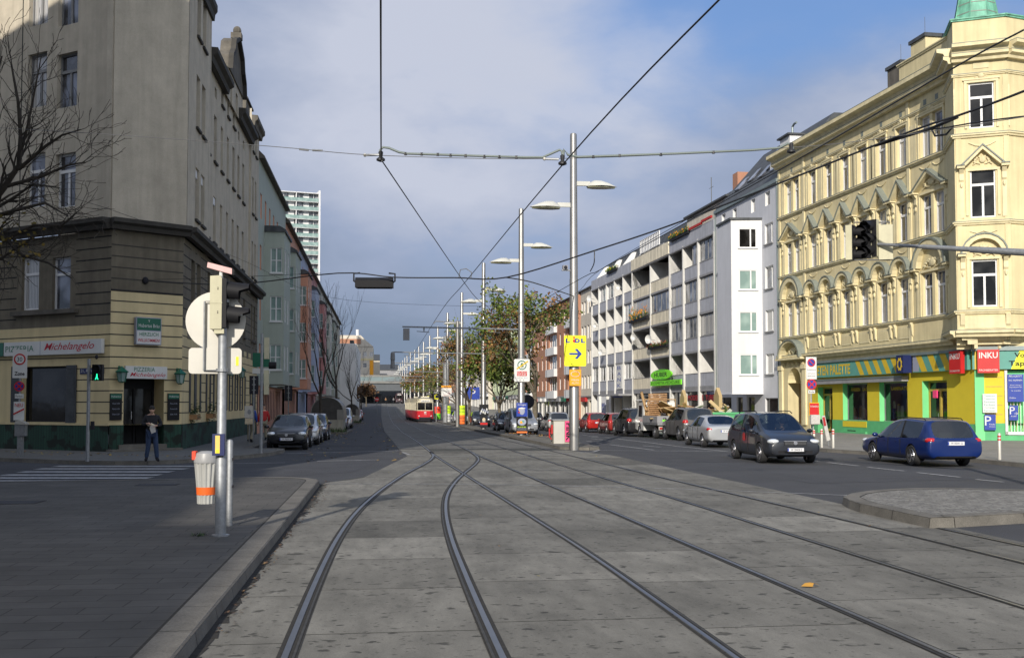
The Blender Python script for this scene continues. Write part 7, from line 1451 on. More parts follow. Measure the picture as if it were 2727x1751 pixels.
# ================= cars
def car_body(S):
    """S: dict with L,W,st stations (x, zlow, zbelt, ztop, wscale, wtop, glass flags)"""
    L,W=S['L'],S['W']; st=S['st']; vs=[];fs=[];fm=[]
    n=len(st)
    for (x,zl,zb,zt,ws,wt,*_) in st:
        h=W/2*ws; t=W/2*wt
        ring=[(0,zl),(h*.78,zl),(h*.97,zl+.1),(h,(zl+zb)*.5+.02),(h*.965,zb),(t,zt-.07 if zt-zb>.15 else zt-.015),(t*.9,zt-.012),(0,zt+.012)]
        vs+= [(x,y,z) for y,z in ring]+[(x,-y,z) for y,z in ring[1:-1]]
    m=14
    def idx(i,j,s_):  # j 0..7, s_=side
        if s_>0 or j in (0,7): return i*m+j
        return i*m+7+j
    for i in range(n-1):
        g=st[i][6] if len(st[i])>6 else ''
        for s_ in (1,-1):
            for j in range(7):
                a,b,c,d=idx(i,j,s_),idx(i,j+1,s_),idx(i+1,j+1,s_),idx(i+1,j,s_)
                mm=0
                if j==0 : mm=2
                if j==1: mm=2 if S.get('clad',0) else 0
                if j==4 and 's' in g: mm=1
                if j==6 and 't' in g: mm=1
                if j==4 and 'p' in g: mm=3
                f=(a,b,c,d); fs.append(f if s_<0 else f[::-1]); fm.append(mm)
    for i in (0,n-1):
        for j in range(7):
            a,b,c,d=idx(i,j,1),idx(i,j+1,1),idx(i,j+1,-1),idx(i,j,-1)
            f=[a,b,c,d]; f=[v for k_,v in enumerate(f) if v not in f[:k_]]; f=tuple(f)
            if len(f)<3: continue
            fs.append(f if i==0 else f[::-1]); fm.append(2 if j<1 else 0)
    me=bpy.data.meshes.new('body'); me.from_pydata(vs,[],fs)
    for mt in (S['paint'],M['carglass'],M['black'],M['black']): me.materials.append(mt)
    for p,a in zip(me.polygons,fm): p.material_index=a
    bm=bmesh.new(); bm.from_mesh(me); bmesh.ops.recalc_face_normals(bm,faces=bm.faces)
    cl=bm.edges.layers.float.new('crease_edge')
    for e in bm.edges:
        ms={f.material_index for f in e.link_faces}
        i0,i1=e.verts[0].index,e.verts[1].index; s0,s1=i0//m,i1//m; j0=i0%m; j1=i1%m; j0=j0 if j0<=7 else j0-7; j1=j1 if j1<=7 else j1-7
        if s0!=s1 and j0==j1: e[cl]={1:.5,2:.2,4:.4,5:.55,6:.25}.get(j0,0)
        if s0==s1 and s0 in (0,n-1) and j0!=j1: e[cl]=.55
        if s0==s1 and s0 in (1,n-2) and j0!=j1: e[cl]=.25
        if len(ms)>1: e[cl]=max(e[cl],.85)
    bm.to_mesh(me); bm.free()
    o=bpy.data.objects.new('tmp',me); C.objects.link(o); sb=o.modifiers.new('s','SUBSURF'); sb.levels=2; sb.render_levels=2
    cut=MB(); 
    for wx in S['wx']:
        for s_ in (-1,1): cut.lathe([(S['r']*1.13,s_*(W/2-.34)),(S['r']*1.13,s_*(W/2+.2))][::s_],'dark',28,(wx,0,S['r']),'y')
    cme=cut.data('c'); co=bpy.data.objects.new('cut',cme); C.objects.link(co)
    bo=o.modifiers.new('b','BOOLEAN'); bo.object=co; bo.operation='DIFFERENCE'; bo.solver='EXACT'; bo.material_mode='TRANSFER'
    dg=bpy.context.evaluated_depsgraph_get(); dg.update(); ev=bpy.data.meshes.new_from_object(o.evaluated_get(dg)); bpy.data.objects.remove(o); bpy.data.objects.remove(co)
    names=[mm.name if mm else '' for mm in ev.materials]; gi=[i for i,nn in enumerate(names) if nn=='car_glass']
    out=[]
    for want in (False,True):
        b=bmesh.new(); b.from_mesh(ev); bmesh.ops.delete(b,geom=[f for f in b.faces if (f.material_index in gi)!=want],context='FACES'); mm=bpy.data.meshes.new('window_glass' if want else 'body'); b.to_mesh(mm); b.free()
        for mt in ev.materials: mm.materials.append(mt)
        shade(mm,38); out.append(mm)
    return out
WM={}
def wheel(r,style='alloy'):
    if (r,style) in WM: return WM[(r,style)]
    t=MB(); t.lathe([(r*.62,-.1),(r*.9,-.11),(r*.985,-.085),(r,-.05),(r,.05),(r*.985,.085),(r*.9,.11),(r*.62,.1)],'rubber',26,ax='y'); 
    k=MB(); k.lathe([(r*.64,-.115),(r*.66,-.1),(r*.6,-.06)],'chrome',24,ax='y',caps=False); k.lathe([(r*.64,.115),(r*.66,.1),(r*.6,.06)],'chrome',24,ax='y',caps=False); k.lathe([(r*.62,-.055),(r*.62,.055)],'dark',20,ax='y')
    for j in range(5 if style=='alloy' else 7):
        a=2*pi*j/(5 if style=='alloy' else 7)
        for s_ in (-1,1):
            w_=.035 if style=='alloy' else .028
            c,s2=cos(a),sin(a); 
            k.mesh([(c*rr-s2*ww,s_*yy,s2*rr+c*ww) for rr,ww,yy in ((.02,w_*1.3,.1),(r*.64,w_,.112),(r*.64,-w_,.112),(.02,-w_*1.3,.1))],[(0,1,2,3)],'chrome')
    k.lathe([(r*.17,-.118),(r*.17,.118)],'chrome',12,ax='y')
    WM[(r,style)]=(t.data('tyre',40),k.data('rim',40)); return WM[(r,style)]
def st_hatch(L,H,hood=.95,cowl=.27,rf=.0,rr=.42,belt=.92,nose=.62,roofdrop=.05,tail=.06):
    a,b=-L/2,L/2; zl=.2
    return [(a,.34,.74,.84,.9,.8),(a+.05,.26,belt-.04,belt+.0,.975,.84,'t'),(a+.06+rr*.75,.22,belt,H-roofdrop-.02,.995,.75,''),(a+.16+rr*.8,.22,belt,H-roofdrop,1.,.76,'s'),
            (a+L*.36,zl,belt-.02,H,1.01,.77,'p'),(a+L*.36+.07,zl,belt-.02,H,1.01,.77,'s'),(a+L*.56,zl,belt-.03,H-.03,1.01,.75,'ts') ,(b-L*cowl,zl,belt-.06,hood,1.,.84,''),(b-L*.1,zl+.02,hood-.17,hood-.09,.985,.82,''),(b-.1,.24,nose,nose+.12,.94,.78,''),(b,.3,nose-.08,nose+.02,.86,.7)]
def st_sedan(L,H,hood=.95):
    a,b=-L/2,L/2; zl=.2; belt=.9
    return [(a,.34,.76,.84,.9,.78),(a+.06,.26,.86,.96,.97,.84,''),(a+.55,.22,belt,1.0,.99,.85,'t'),(a+1.12,.22,belt,H-.05,1.,.74,'s'),(a+L*.41,zl,belt-.01,H,1.01,.76,'p'),(a+L*.41+.07,zl,belt-.01,H,1.01,.76,'s'),(a+L*.58,zl,belt-.02,H-.04,1.01,.74,'ts'),(b-L*.28,zl,belt-.05,hood,1.,.84,''),(b-L*.1,zl+.02,.76,hood-.12,.985,.82,''),(b-.1,.24,.6,.74,.94,.78,''),(b,.3,.54,.64,.86,.68)]
CARS={}
def make_car(kind,pname,col,lab,x,y,rot,plate='W 1',group=None,z=None,driver=False):
    key=(kind,pname)
    sp=dict(
     mpv=dict(L=4.39,W=1.79,H=1.64,r=.325,wx=(-1.36,1.32),st=st_hatch(4.39,1.62,1.02,.23,rr=.3,belt=.98,nose=.66),rails=1),
     wagon=dict(L=4.7,W=1.78,H=1.46,r=.32,wx=(-1.3,1.37),st=st_hatch(4.7,1.46,.9,.26,rr=.5,belt=.86),rails=1),
     hatch=dict(L=3.95,W=1.66,H=1.45,r=.3,wx=(-1.2,1.25),st=st_hatch(3.95,1.44,.95,.25,rr=.34,belt=.9)),
     sedan=dict(L=4.4,W=1.72,H=1.4,r=.3,wx=(-1.3,1.32),st=st_sedan(4.4,1.4)),
     suv=dict(L=4.5,W=1.86,H=1.75,r=.37,wx=(-1.32,1.4),st=st_hatch(4.5,1.74,1.12,.25,rr=.36,belt=1.08,nose=.8),rails=1,clad=1),
     van=dict(L=4.6,W=1.83,H=1.78,r=.33,wx=(-1.4,1.4),st=st_hatch(4.6,1.76,1.05,.2,rr=.24,belt=1.0,nose=.66),rails=0))[kind]
    L,W,H=sp['L'],sp['W'],sp['H']; zz=gz(y) if z is None else z
    r_=thing('parked_car' if not driver and group and 'parked' in group else 'car',lab,'car',(x,y,zz),rot,group)
    sp['paint']=paint(pname,col,.35 if max(col)>.1 else .0)
    if key not in CARS: CARS[key]=car_body(sp)
    bd,gl=CARS[key]; b=link('body',bd,r_); g=link('window_glass',gl,r_)
    hoodz=sp['st'][-4][3]
    k=MB(); f=L/2; nz=sp['st'][-2][2]
    k.box(f-.1,f+.012,-.36,.36,nz-.06,nz+.06,'black'); k.box(f-.08,f+.02,-.36,.36,nz+.055,nz+.075,'chrome'); 
    for q in range(3): k.box(f-.05,f+.018,-.34,.34,nz-.04+q*.03,nz-.034+q*.03,'galv')
    k.lathe([(.06,.0),(.06,.03)],'chrome',14,(f-.0,0,nz+.01),'x'); k.build('grille',r_)
    k=MB(); k.box(f-.2,f+.0,-.55,.55,.33,.43,'black'); k.box(f-.3,f-.02,-.75,-.55,.34,.42,'black'); k.box(f-.3,f-.02,.55,.75,.34,.42,'black'); k.build('bumper_grille',r_); k=MB(); k.box(-f+.01,-f+.1,-.5,.5,.3,.38,'black'); k.build('rear_valance',r_)
    for s_ in (-1,1):
        k=MB(); k.ell((f-.18,s_*W*.365,nz+.05),(.2,.19,.09),'headl',14,8); k.build('headlight',r_,60)
        k=MB(); k.ell((-f+.17,s_*W*.395,.8 if kind!='suv' else .98),(.18,.17,.16 if kind in('mpv','hatch','van','suv') else .1),'taill',12,8); k.build('taillight',r_,60)
        k=MB(); k.ell((f-L*.30,s_*(W/2+.08),sp['st'][4][2]+.06),(.08,.1,.07),sp['paint'],10,7); k.tube([(f-L*.3,s_*W*.46,sp['st'][4][2]),(f-L*.3,s_*(W/2+.05),sp['st'][4][2]+.03)],.02,'black',6); k.build('mirror',r_,60)
        k=MB()
        for hx in (-.42,.35): k.box(hx,hx+.16,*sorted((s_*W*.487,s_*W*.503)),sp['st'][4][2]-.12,sp['st'][4][2]-.09,sp['paint'])
        k.build('door_handle',r_)
        k=MB()
        for hx in (-.62,.2,1.02 if kind!='hatch' else .9): k.box(hx,hx+.008,*sorted((s_*W*.49,s_*W*.5035)),.36,sp['st'][4][2]-.03,'black')
        k.build('door_seam',r_)
        for wx in sp['wx']:
            w_=bpy.data.objects.new('wheel',None); C.objects.link(w_); w_.parent=r_; w_.location=(wx,s_*(W/2-.115),sp['r']); ty,rm=wheel(sp['r'],'alloy' if kind!='hatch' else 'cap'); link('tyre',ty,w_); link('rim',rm,w_)
    if sp.get('rails'):
        for s_ in (-1,1): k=MB(); t=W/2*.66; k.tube([(-L*.37,s_*t,H-.1),(-L*.34,s_*t,H-.015),(-L*.1,s_*t,H+.015),(L*.03,s_*t,H+.005),(L*.07,s_*t,H-.06)],.016,'black',6); k.build('roof_rail',r_,60)
    for s_,tx in ((1,1),(-1,-1)):
        k=MB(); e=.01; k.box(-.26,.26,-e,e,-.055,.055,'plate'); k.box(-.26,-.225,-e-.002,e+.002,-.05,.05,'blue'); o=k.build('number_plate',r_); o.location=(s_*(f+(.03 if s_>0 else .005)),0,.46 if s_>0 else (.72 if kind!='van' else .8)); o.rotation_euler=(0,0,pi/2 if s_>0 else -pi/2)
        lettering(o,plate,.02,0,'ink',h=.065,w=.36,y=-.014)
    # seats
    k=MB(); 
    for xx in (-.75,.25):
        for s_ in (-1,1): k.box(xx-.25,xx+.25,s_*.36-.22,s_*.36+.22,.4,.62,'seat'); k.prism([(xx-.28,.6),(xx-.14,.6),(xx-.28,1.12*H/1.5),(xx-.38,1.12*H/1.5)],s_*.36-.21,s_*.36+.21,'seat'); k.ell((xx-.36,s_*.36,1.2*H/1.5),(.05,.13,.09),'seat',8,6)
    k.box(.75,1.15,-.65,.65,.5,sp['st'][5][2]-.03,'seat'); k.box(-L*.4,L*.33,-W*.42,W*.42,.25,.4,'seat'); k.build('seat',r_)
    k=MB(); k.lathe([(.15,0),(.17,.015),(.19,0)],'black',14,(.62,.36,.95),'x'); k.build('steering_wheel',r_)
    return r_
PI=pi
toward=-pi/2; away=pi/2
cx1=lambda px,py,dx=0,dy=0: (G(px,py)[0]+dx,G(px,py)[1]+dy)
mv=make_car('mpv','graphite',(.022,.025,.032),'dark grey people carrier with roof rails driving towards the crossing',12.92,33.85,toward-.03,'W 28438 2',None,driver=True)
ms_=MB(); 
k=MB(); k.prism([(-.12,-.1),(.12,-.1),(.12,.1),(0,.16),(-.12,.1)],-.003,.003,'redc'); o=k.build('door_emblem',mv); o.location=(-.15,-.905,.78); 
make_car('wagon','deep_blue',(.003,.016,.1),'shiny dark blue estate car driving away past the shop corner',16.95,31.75,away-.02,'W 58341 Q')
make_car('sedan','silver',(.42,.43,.44),'silver saloon with red tail lamps right behind the grey people carrier',14.75,45.9,away-.03,'W 4711 A')
make_car('suv','taupe',(.09,.085,.08),'brownish grey tall car beside the flatbed truck',16.2,54.6,away,'W 3310 B')
make_car('suv','black_suv',(.012,.012,.014),'black off-road car parked behind the flatbed truck',15.55,64.2,away,'W 990 C','parked cars on the right side')
make_car('hatch','rust_red',(.3,.03,.025),'dull red estate peeping out behind the black off-road car',15.75,70.5,away,'W 881 D','parked cars on the right side')
make_car('hatch','bright_red',(.42,.02,.015),'small bright red hatchback farthest of the two red cars',15.4,76.,away,'W 772 E','parked cars on the right side')
make_car('wagon','light_silver',(.5,.51,.5),'light silver car driving away between the red cars and the nearest mast',13.2,80.,away,'W 663 F')
make_car('sedan','night_blue',(.02,.022,.035),'dark saloon with lit red lamp, leftmost of the queue behind the pink cabinet',11.9,104.,away,'W 55 G','cars queueing in the right carriageway')
make_car('hatch','charcoal',(.04,.04,.045),'charcoal hatchback in the queue just left of the nearest mast',12.0,84.5,away,'W 66 H','cars queueing in the right carriageway')
make_car('sedan','silver_b',(.3,.32,.34),'grey blue saloon in the middle of the queue behind the pink cabinet',11.9,92.,away,'W 77 I','cars queueing in the right carriageway')
make_car('wagon','night_b',(.015,.016,.02),'black estate in the queue, third before the nearest mast',12.0,98.,away,'W 88 J','cars queueing in the right carriageway')
make_car('van','silver_van',(.3,.31,.33),'silver grey van facing the crossing directly behind the blue poster',9.2,69.6,toward,'W 2001 K','cars parked along the median')
make_car('hatch','black_van',(.012,.012,.013),'black hatchback parked left of the silver grey van',8.95,75.9,toward,'W 99 L','cars parked along the median')
make_car('hatch','black_m',(.015,.016,.018),'small black car facing us between the orange and dark red posters',8.9,96,toward,'W 31 M','cars parked along the median')
make_car('hatch','silver_m',(.45,.46,.47),'small silver car facing us beside the yellow and orange poster',8.7,118,toward,'W 42 N','cars parked along the median')
make_car('sedan','blue_m',(.03,.06,.15),'blue car half hidden behind the red poster by the tram',8.6,133,toward,'W 53 O','cars parked along the median')
make_car('hatch','vw_black',(.01,.011,.015),'black hatchback first in the row by the left pavement',-3.85,45.6,toward,'W 78504 A','cars parked by the left pavement')
make_car('wagon','white_l',(.55,.56,.56),'white estate parked behind the black hatchback on the left',-3.75,50.9,toward,'W 12 P','cars parked by the left pavement')
make_car('hatch','blue_l',(.015,.02,.04),'dark blue hatchback third in the left row before the shelter',-3.6,56.6,toward,'W 23 Q','cars parked by the left pavement')
make_car('hatch','red_blue',(.03,.03,.1),'dark blue car just beyond the first vaulted shelter',-3.5,85.,toward,'W 34 R','cars parked by the left pavement')
make_car('van','white_v',(.6,.6,.6),'white van second beyond the first vaulted shelter',-3.4,92,toward,'W 45 S','cars parked by the left pavement')
make_car('hatch','silver_l',(.4,.4,.42),'silver car beyond the second vaulted shelter',-3.4,138,toward,'W 56 T','cars parked by the left pavement')
make_car('hatch','red_l',(.3,.03,.04),'red car far down the left row',-3.4,150,toward,'W 67 U','cars parked by the left pavement')
# flatbed truck with timber
tr=thing('flatbed_truck','white flatbed truck loaded with planks, pallets and broken boards','truck',(16.1,59.3,gz(59)),away)
pw=paint('truck_white',(.6,.6,.58),.0,.4)
k=MB(); k.prism([(2.6,.45),(2.75,.6),(2.7,1.1),(2.2,1.35),(1.85,2.02),(.75,2.05),(.7,1.95),(.7,.4),(1.25,.4),(1.4,.75),(1.7,.88),(2.05,.75),(2.2,.4)],-.95,.95,pw); k.build('cab',tr,30)
k=MB()
for s_ in (-1,1): k.prism([(1.05,1.2),(1.9,1.2),(1.75,1.85),(1.05,1.85)],s_*.955-.004,s_*.955+.004,'glass_shop')
k.prism([(2.24,1.38),(1.93,1.96),(1.9,1.96),(2.2,1.38)],-.8,.8,'glass_shop'); k.box(.69,.7,-.7,.7,1.4,1.85,'glass_shop'); k.build('window_glass',tr)
k=MB(); k.box(-2.7,.6,-1.02,1.02,.78,.9,'galv'); k.build('bed',tr)
for a in ((-2.72,-2.66,-1.0,1.0),(-2.7,.55,-1.04,-1.0),(-2.7,.55,1.0,1.04)): k=MB(); k.box(*a,.88,1.28,'slab'); k.build('side_board',tr)
k=MB(); k.box(-2.735,-2.72,-.2,.75,.98,1.08,'limeg'); k.box(-2.735,-2.72,-.55,.35,1.12,1.2,'limeg'); k.build('stripe',tr)
k=MB(); k.box(-2.75,-2.6,-.95,.95,.5,.7,'signback'); k.build('tail_board',tr)
for s_ in (-1,1): k=MB(); k.box(-2.78,-2.74,*sorted((s_*.62,s_*.92)),.55,.65,'taill'); k.build('taillight',tr)
k=MB(); k.box(-2.77,-2.755,-.26,.26,.54,.66,'plate'); b=k.build('number_plate',tr); lettering(b,'W 17 WU',0,0,'ink',h=.07,w=.4).location=(-2.78,0,.6); b.children[0].rotation_euler=(0,0,-pi/2)
for wx in (-1.7,1.75):
    for s_ in (-1,1): w_=bpy.data.objects.new('wheel',None); C.objects.link(w_); w_.parent=tr; w_.location=(wx,s_*.85,.36); ty,rm=wheel(.36,'cap'); link('tyre',ty,w_); link('rim',rm,w_)
k=MB(); k.box(-2.5,2.4,-.4,.4,.4,.6,'dark'); k.build('chassis',tr)
k=MB(); k.tube([(.5,-.9,.9),(.5,-.9,2.2),(.5,.9,2.2),(.5,.9,.9)],.04,'wood',6)
k.build('headboard_frame',tr)
tw=lambda x,y,z: Vector((16.1-y,59.3+x,gz(59)+z))
ld=thing('timber_load','heap of pallets, ribbed boards and yellow planks piled on the flatbed truck','timber load',tw(0,0,.9),away); q=random.Random(4)
k=MB()
for i in range(4): k.box(.1,.5,.1,.95,.05+i*.3,.1+i*.3,'wood2'); k.box(.15,.25,.15,.25,.1+i*.3,.3+i*.3,'wood');k.box(.15,.25,.75,.85,.1+i*.3,.3+i*.3,'wood');k.box(.15,.25,.45,.55,.1+i*.3,.3+i*.3,'wood')
k.build('pallet',ld)
k=MB()
for i in range(12): a=i*.12; k.mesh([(x,y,z) for x,y,z in ((-.3,-.2+.0,.25+a),(-.3,.9,.35+a*.9),(-.22,.9,.44+a*.9),(-.22,-.2,.33+a))],[(0,1,2,3)],'wood2')
k.build('slatted_panel',ld)
for i,(x,y,z,ry,rx,l,m) in enumerate(((-1.4,-.3,.5,.1,.35,1.9,'plyw'),(-1.9,-.5,.3,-.1,.3,1.7,'plyw'),(-.9,-.2,.75,.15,.5,1.6,'plyw'),(-1.1,.3,.3,.0,-.1,1.8,'plyw'))):
    k=MB(); k.box(-l/2,l/2,-.75,.75,-.02,.02,m); o=k.build('board',ld); o.location=(x,y,z); o.rotation_euler=(rx,ry,q.uniform(-.3,.3))
for i in range(12):
    k=MB(); l=q.uniform(.8,2.); k.box(-l/2,l/2,-.05,.05,-.03,.03,q.choice(['wood','wood2','plyw'])); o=k.build('plank',ld); o.location=(q.uniform(-1.9,.1),q.uniform(-.7,.7),q.uniform(.15,.9)); o.rotation_euler=(q.uniform(-.4,.4),q.uniform(-.6,.3),q.uniform(-.8,.8))
k=MB(); k.tube([(.3,.8,.3),(.6,1.1,1.75)],.08,'wood',7); k.build('pole',ld)
# skips with rubble behind the saloon
for i,(x,y,m) in enumerate(((19.6,67.,'limeg'),(19.8,60.5,'shopg2'))):
    s=thing('waste_container',('light' if i==0 else 'dark')+' green container filled with broken wood on the right pavement','container',(x,y,gz(y)+.12),0,'waste containers with broken wood'); k=MB(); k.prism([(-1.6,0),(1.6,0),(1.9,1.3),(-1.9,1.3)],-.9,.9,m,'x'); k.prism([(-1.95,1.25),(1.95,1.25),(1.95,1.35),(-1.95,1.35)],-.95,.95,m,'x'); k.build('body',s)
    for j in range(16):
        k=MB(); l=q.uniform(.5,1.3); k.box(-l/2,l/2,-.1,.1,-.03,.03,q.choice(['wood','wood2','plyw','paper'])); o=k.build('plank',s); o.location=(q.uniform(-.7,.7),q.uniform(-1.5,1.5),q.uniform(1.2,1.7)); o.rotation_euler=(q.uniform(-.9,.9),q.uniform(-.8,.8),q.uniform(-3,3))
    k=MB(); k.prism([(-.5,1.6),(.5,1.6),(.5,2.3),(0,2.8),(-.5,2.3)],-.1,.1,'plyw','x'); k.build('cupboard_back',s)
# ================= vaulted shelters on the left
for i,(Y,lab) in enumerate(((74,'first vaulted concrete and steel louvre shelter by the left lane'),(122,'second vaulted louvre shelter farther down the left lane'))):
    xa=at(829 if i==0 else 918,1100,Y).x; xb_=at(913 if i==0 else 955,1100,Y).x; zz=gz(Y); w_=min(xb_-xa,2.3); xa=xb_-w_; s=thing('vaulted_shelter',lab,'shelter',(xa,Y,zz),0,'vaulted shelters'); ln=6.
    k=MB(); k.box(0,w_,0,ln,0,.95,'concrete'); k.build('base',s); hh=1.45; cx=w_/2; r=w_/2; N=14
    arc=[(cx-r*cos(pi*j/N),hh+ (r*.95)*sin(pi*j/N)) for j in range(N+1)]
    k=MB(); k.prism([(w_,.95),(w_,hh)]+arc[::-1][1:-1]+[(0,hh),(0,.95)],.12,.16,'louvre')
    for j in range(20):
        z=1.0+j*.1; hw=r*sqrt(max(0,1-(max(0,z-hh)/(r*.95))**2)) if z<hh+r*.95 else 0
        if hw>.15: k.box(cx-hw+.06,cx+hw-.06,.06,.12,z,z+.05,'louvre')
    k.build('louvre_panel',s); k=MB(); o2=[(cx-(r+.05)*cos(pi*j/N),hh+(r*.95+.05)*sin(pi*j/N)) for j in range(N+1)]
    for j in range(N): k.prism([arc[j],arc[j+1],o2[j+1],o2[j]],0,ln,'hood')
    k.box(-.05,0,0,ln,.95,hh,'hood'); k.box(w_,w_+.05,0,ln,.95,hh,'hood'); k.box(w_*.86-.1,w_,-.02,.1,.95,hh+.2,'hood'); k.build('hood',s,40)
    g=MB(); g.cols=[]
    for _ in range(260): a=q.uniform(0,6.3); p_=Vector((q.uniform(-.6,w_+.3),-q.uniform(.1,1.5),.1+q.uniform(0,.05))); t=Vector((cos(a)*.1,sin(a)*.1,q.uniform(.1,.4))); s2=Vector((-sin(a),cos(a),0))*.03; g_=q.uniform(.5,1.5); g.poly([p_-s2,p_+s2,p_+t],'leaf',(.05*g_,.08*g_,.03*g_))
    pl=g.build('shrub',None,loc=s.location); tag(pl,'low green ground shrubs before the %s vaulted shelter'%('first' if i==0 else 'second'),'shrub')
    k=MB(); P_=[(xa-.9,Y-1.9),(xb_+.1,Y-1.9),(xb_+.35,Y-1.5),(xb_+.5,Y+6.5),(xa-.9,Y+6.5)]; k.poly([(x,y,zz+.1) for x,y in P_],'soil'); 
    for a,b in zip(P_,P_[1:]): d_=Vector((b[0]-a[0],b[1]-a[1])).normalized(); n_=Vector((-d_.y,d_.x))*.18; k.prism([a,b,(b[0]+n_.x,b[1]+n_.y),(a[0]+n_.x,a[1]+n_.y)],zz-.05,zz+.13,'kerb','z')
    struct(k.build('planting_bed'))
# ================= tram
def tram_car(r_,y0,ln,front):
    W=2.2; rd=paint('tram_red',(.5,.02,.03),.0,.35) if front<2 else paint('tram_dark',(.06,.03,.035),.0,.4); cr=paint('tram_cream',(.62,.57,.42),.0,.4) if front<2 else paint('tram_dark',(.06,.03,.035),.0,.4)
    def plan(w,a,b,c): return [(-w,b),(-w,a+c),(-w*.8,a+.12),(-w*.55,a),(w*.55,a),(w*.8,a+.12),(w,a+c),(w,b-c),(w*.8,b-.12),(w*.55,b),(-w*.55,b),(-w*.8,b-.12),(-w,b-c)][:None]
    P=[(-1.1,y0+ln-.5),(-1.1,y0+.7),(-.95,y0+.25),(-.6,y0),(.6,y0),(.95,y0+.25),(1.1,y0+.7),(1.1,y0+ln-.5),(.7,y0+ln),(-.7,y0+ln)]
    S=lambda s_: [(x*s_,(y-y0-ln/2)*(.97+.03*s_)+y0+ln/2) for x,y in P]
    k=MB(); k.prism(S(.93),.15,.45,'ink','z'); k.build('skirt',r_); k=MB(); k.prism(P,.42,1.45,rd,'z'); k.prism(S(1.012),1.42,1.5,cr,'z'); k.build('body',r_,30)
    k=MB(); k.prism(S(.985),1.5,2.45,'glass_shop','z'); k.build('window',r_)
    k=MB()
    for (x,y) in P: 
        if abs(x)>.9: k.tube([(x*.995,y,1.45),(x*.995,y,2.5)],.035,cr,6)
    k.tube([(0,y0,1.45),(0,y0,2.5)],.03,cr,6)
    for j in range(1,int(ln/1.3)): 
        for s_ in(-1,1): k.box(*sorted((s_*1.07,s_*1.11)),y0+.7+j*1.3,y0+.82+j*1.3,1.5,2.5,cr)
    k.build('pillar',r_); k=MB(); k.prism(P,2.42,2.8,cr,'z'); k.prism(S(.9),2.8,2.95,cr,'z'); k.prism(S(.7),2.95,3.05,'galv','z'); k.box(-.5,.5,y0+.3,y0+1.6,2.95,3.2,cr); k.build('roof',r_,30)
    for yy in (y0+2,y0+3.6,y0+ln-3.6,y0+ln-2): k=MB(); k.lathe([(.33,-1.),(.33,-.85)],'ink',14,(0,yy,.35),'x'); k.lathe([(.33,.85),(.33,1.)],'ink',14,(0,yy,.35),'x'); k.build('wheel',r_)
ty=131.; txx=BL(ty)+.95
for i,(x_,y_,lab) in enumerate(((txx,ty,'red and cream tram coming down the right hand track'),(BL(320)+.8,318,'dark tram standing far away near the viaduct'))):
    r_=thing('tram',lab,'tram',(x_,y_,gz(y_)),.035 if i==0 else 0); tram_car(r_,0,13.,1 if i==0 else 2); 
    if i==0: tram_car(r_,13.4,11,False)
    k=MB(); k.box(-.55,.55,-.06,.1,2.5,2.75,'signw'); b=k.build('destination_sign',r_); lettering(b,'6 KAISEREBERSDORF',0,2.62,'ink',h=.12,w=.9,y=-.07)
    for s_ in (-1,1): k=MB(); k.ell((s_*.75,.1,.75),(.1,.12,.1),'headl'); k.build('headlight',r_)
    k=MB(); k.box(-.75,.75,-.12,.1,.42,.62,'ink'); k.build('bumper',r_); k=MB(); k.ell((0,-.01,1.2),(.16,.02,.1),'signw'); b=k.build('emblem',r_); lettering(b,'4098',0,.98,'signw',h=.1,w=.35,y=-.02)
    if i==0: k=MB(); k.tube([(0,5,3.),(0,4.2,3.8),(0,5,4.7)],.03,'ink',5); k.tube([(-.7,5,4.72),(.7,5,4.72)],.03,'ink',5); k.box(-.5,.5,4,6,3.,3.15,'ink'); k.build('pantograph',r_)
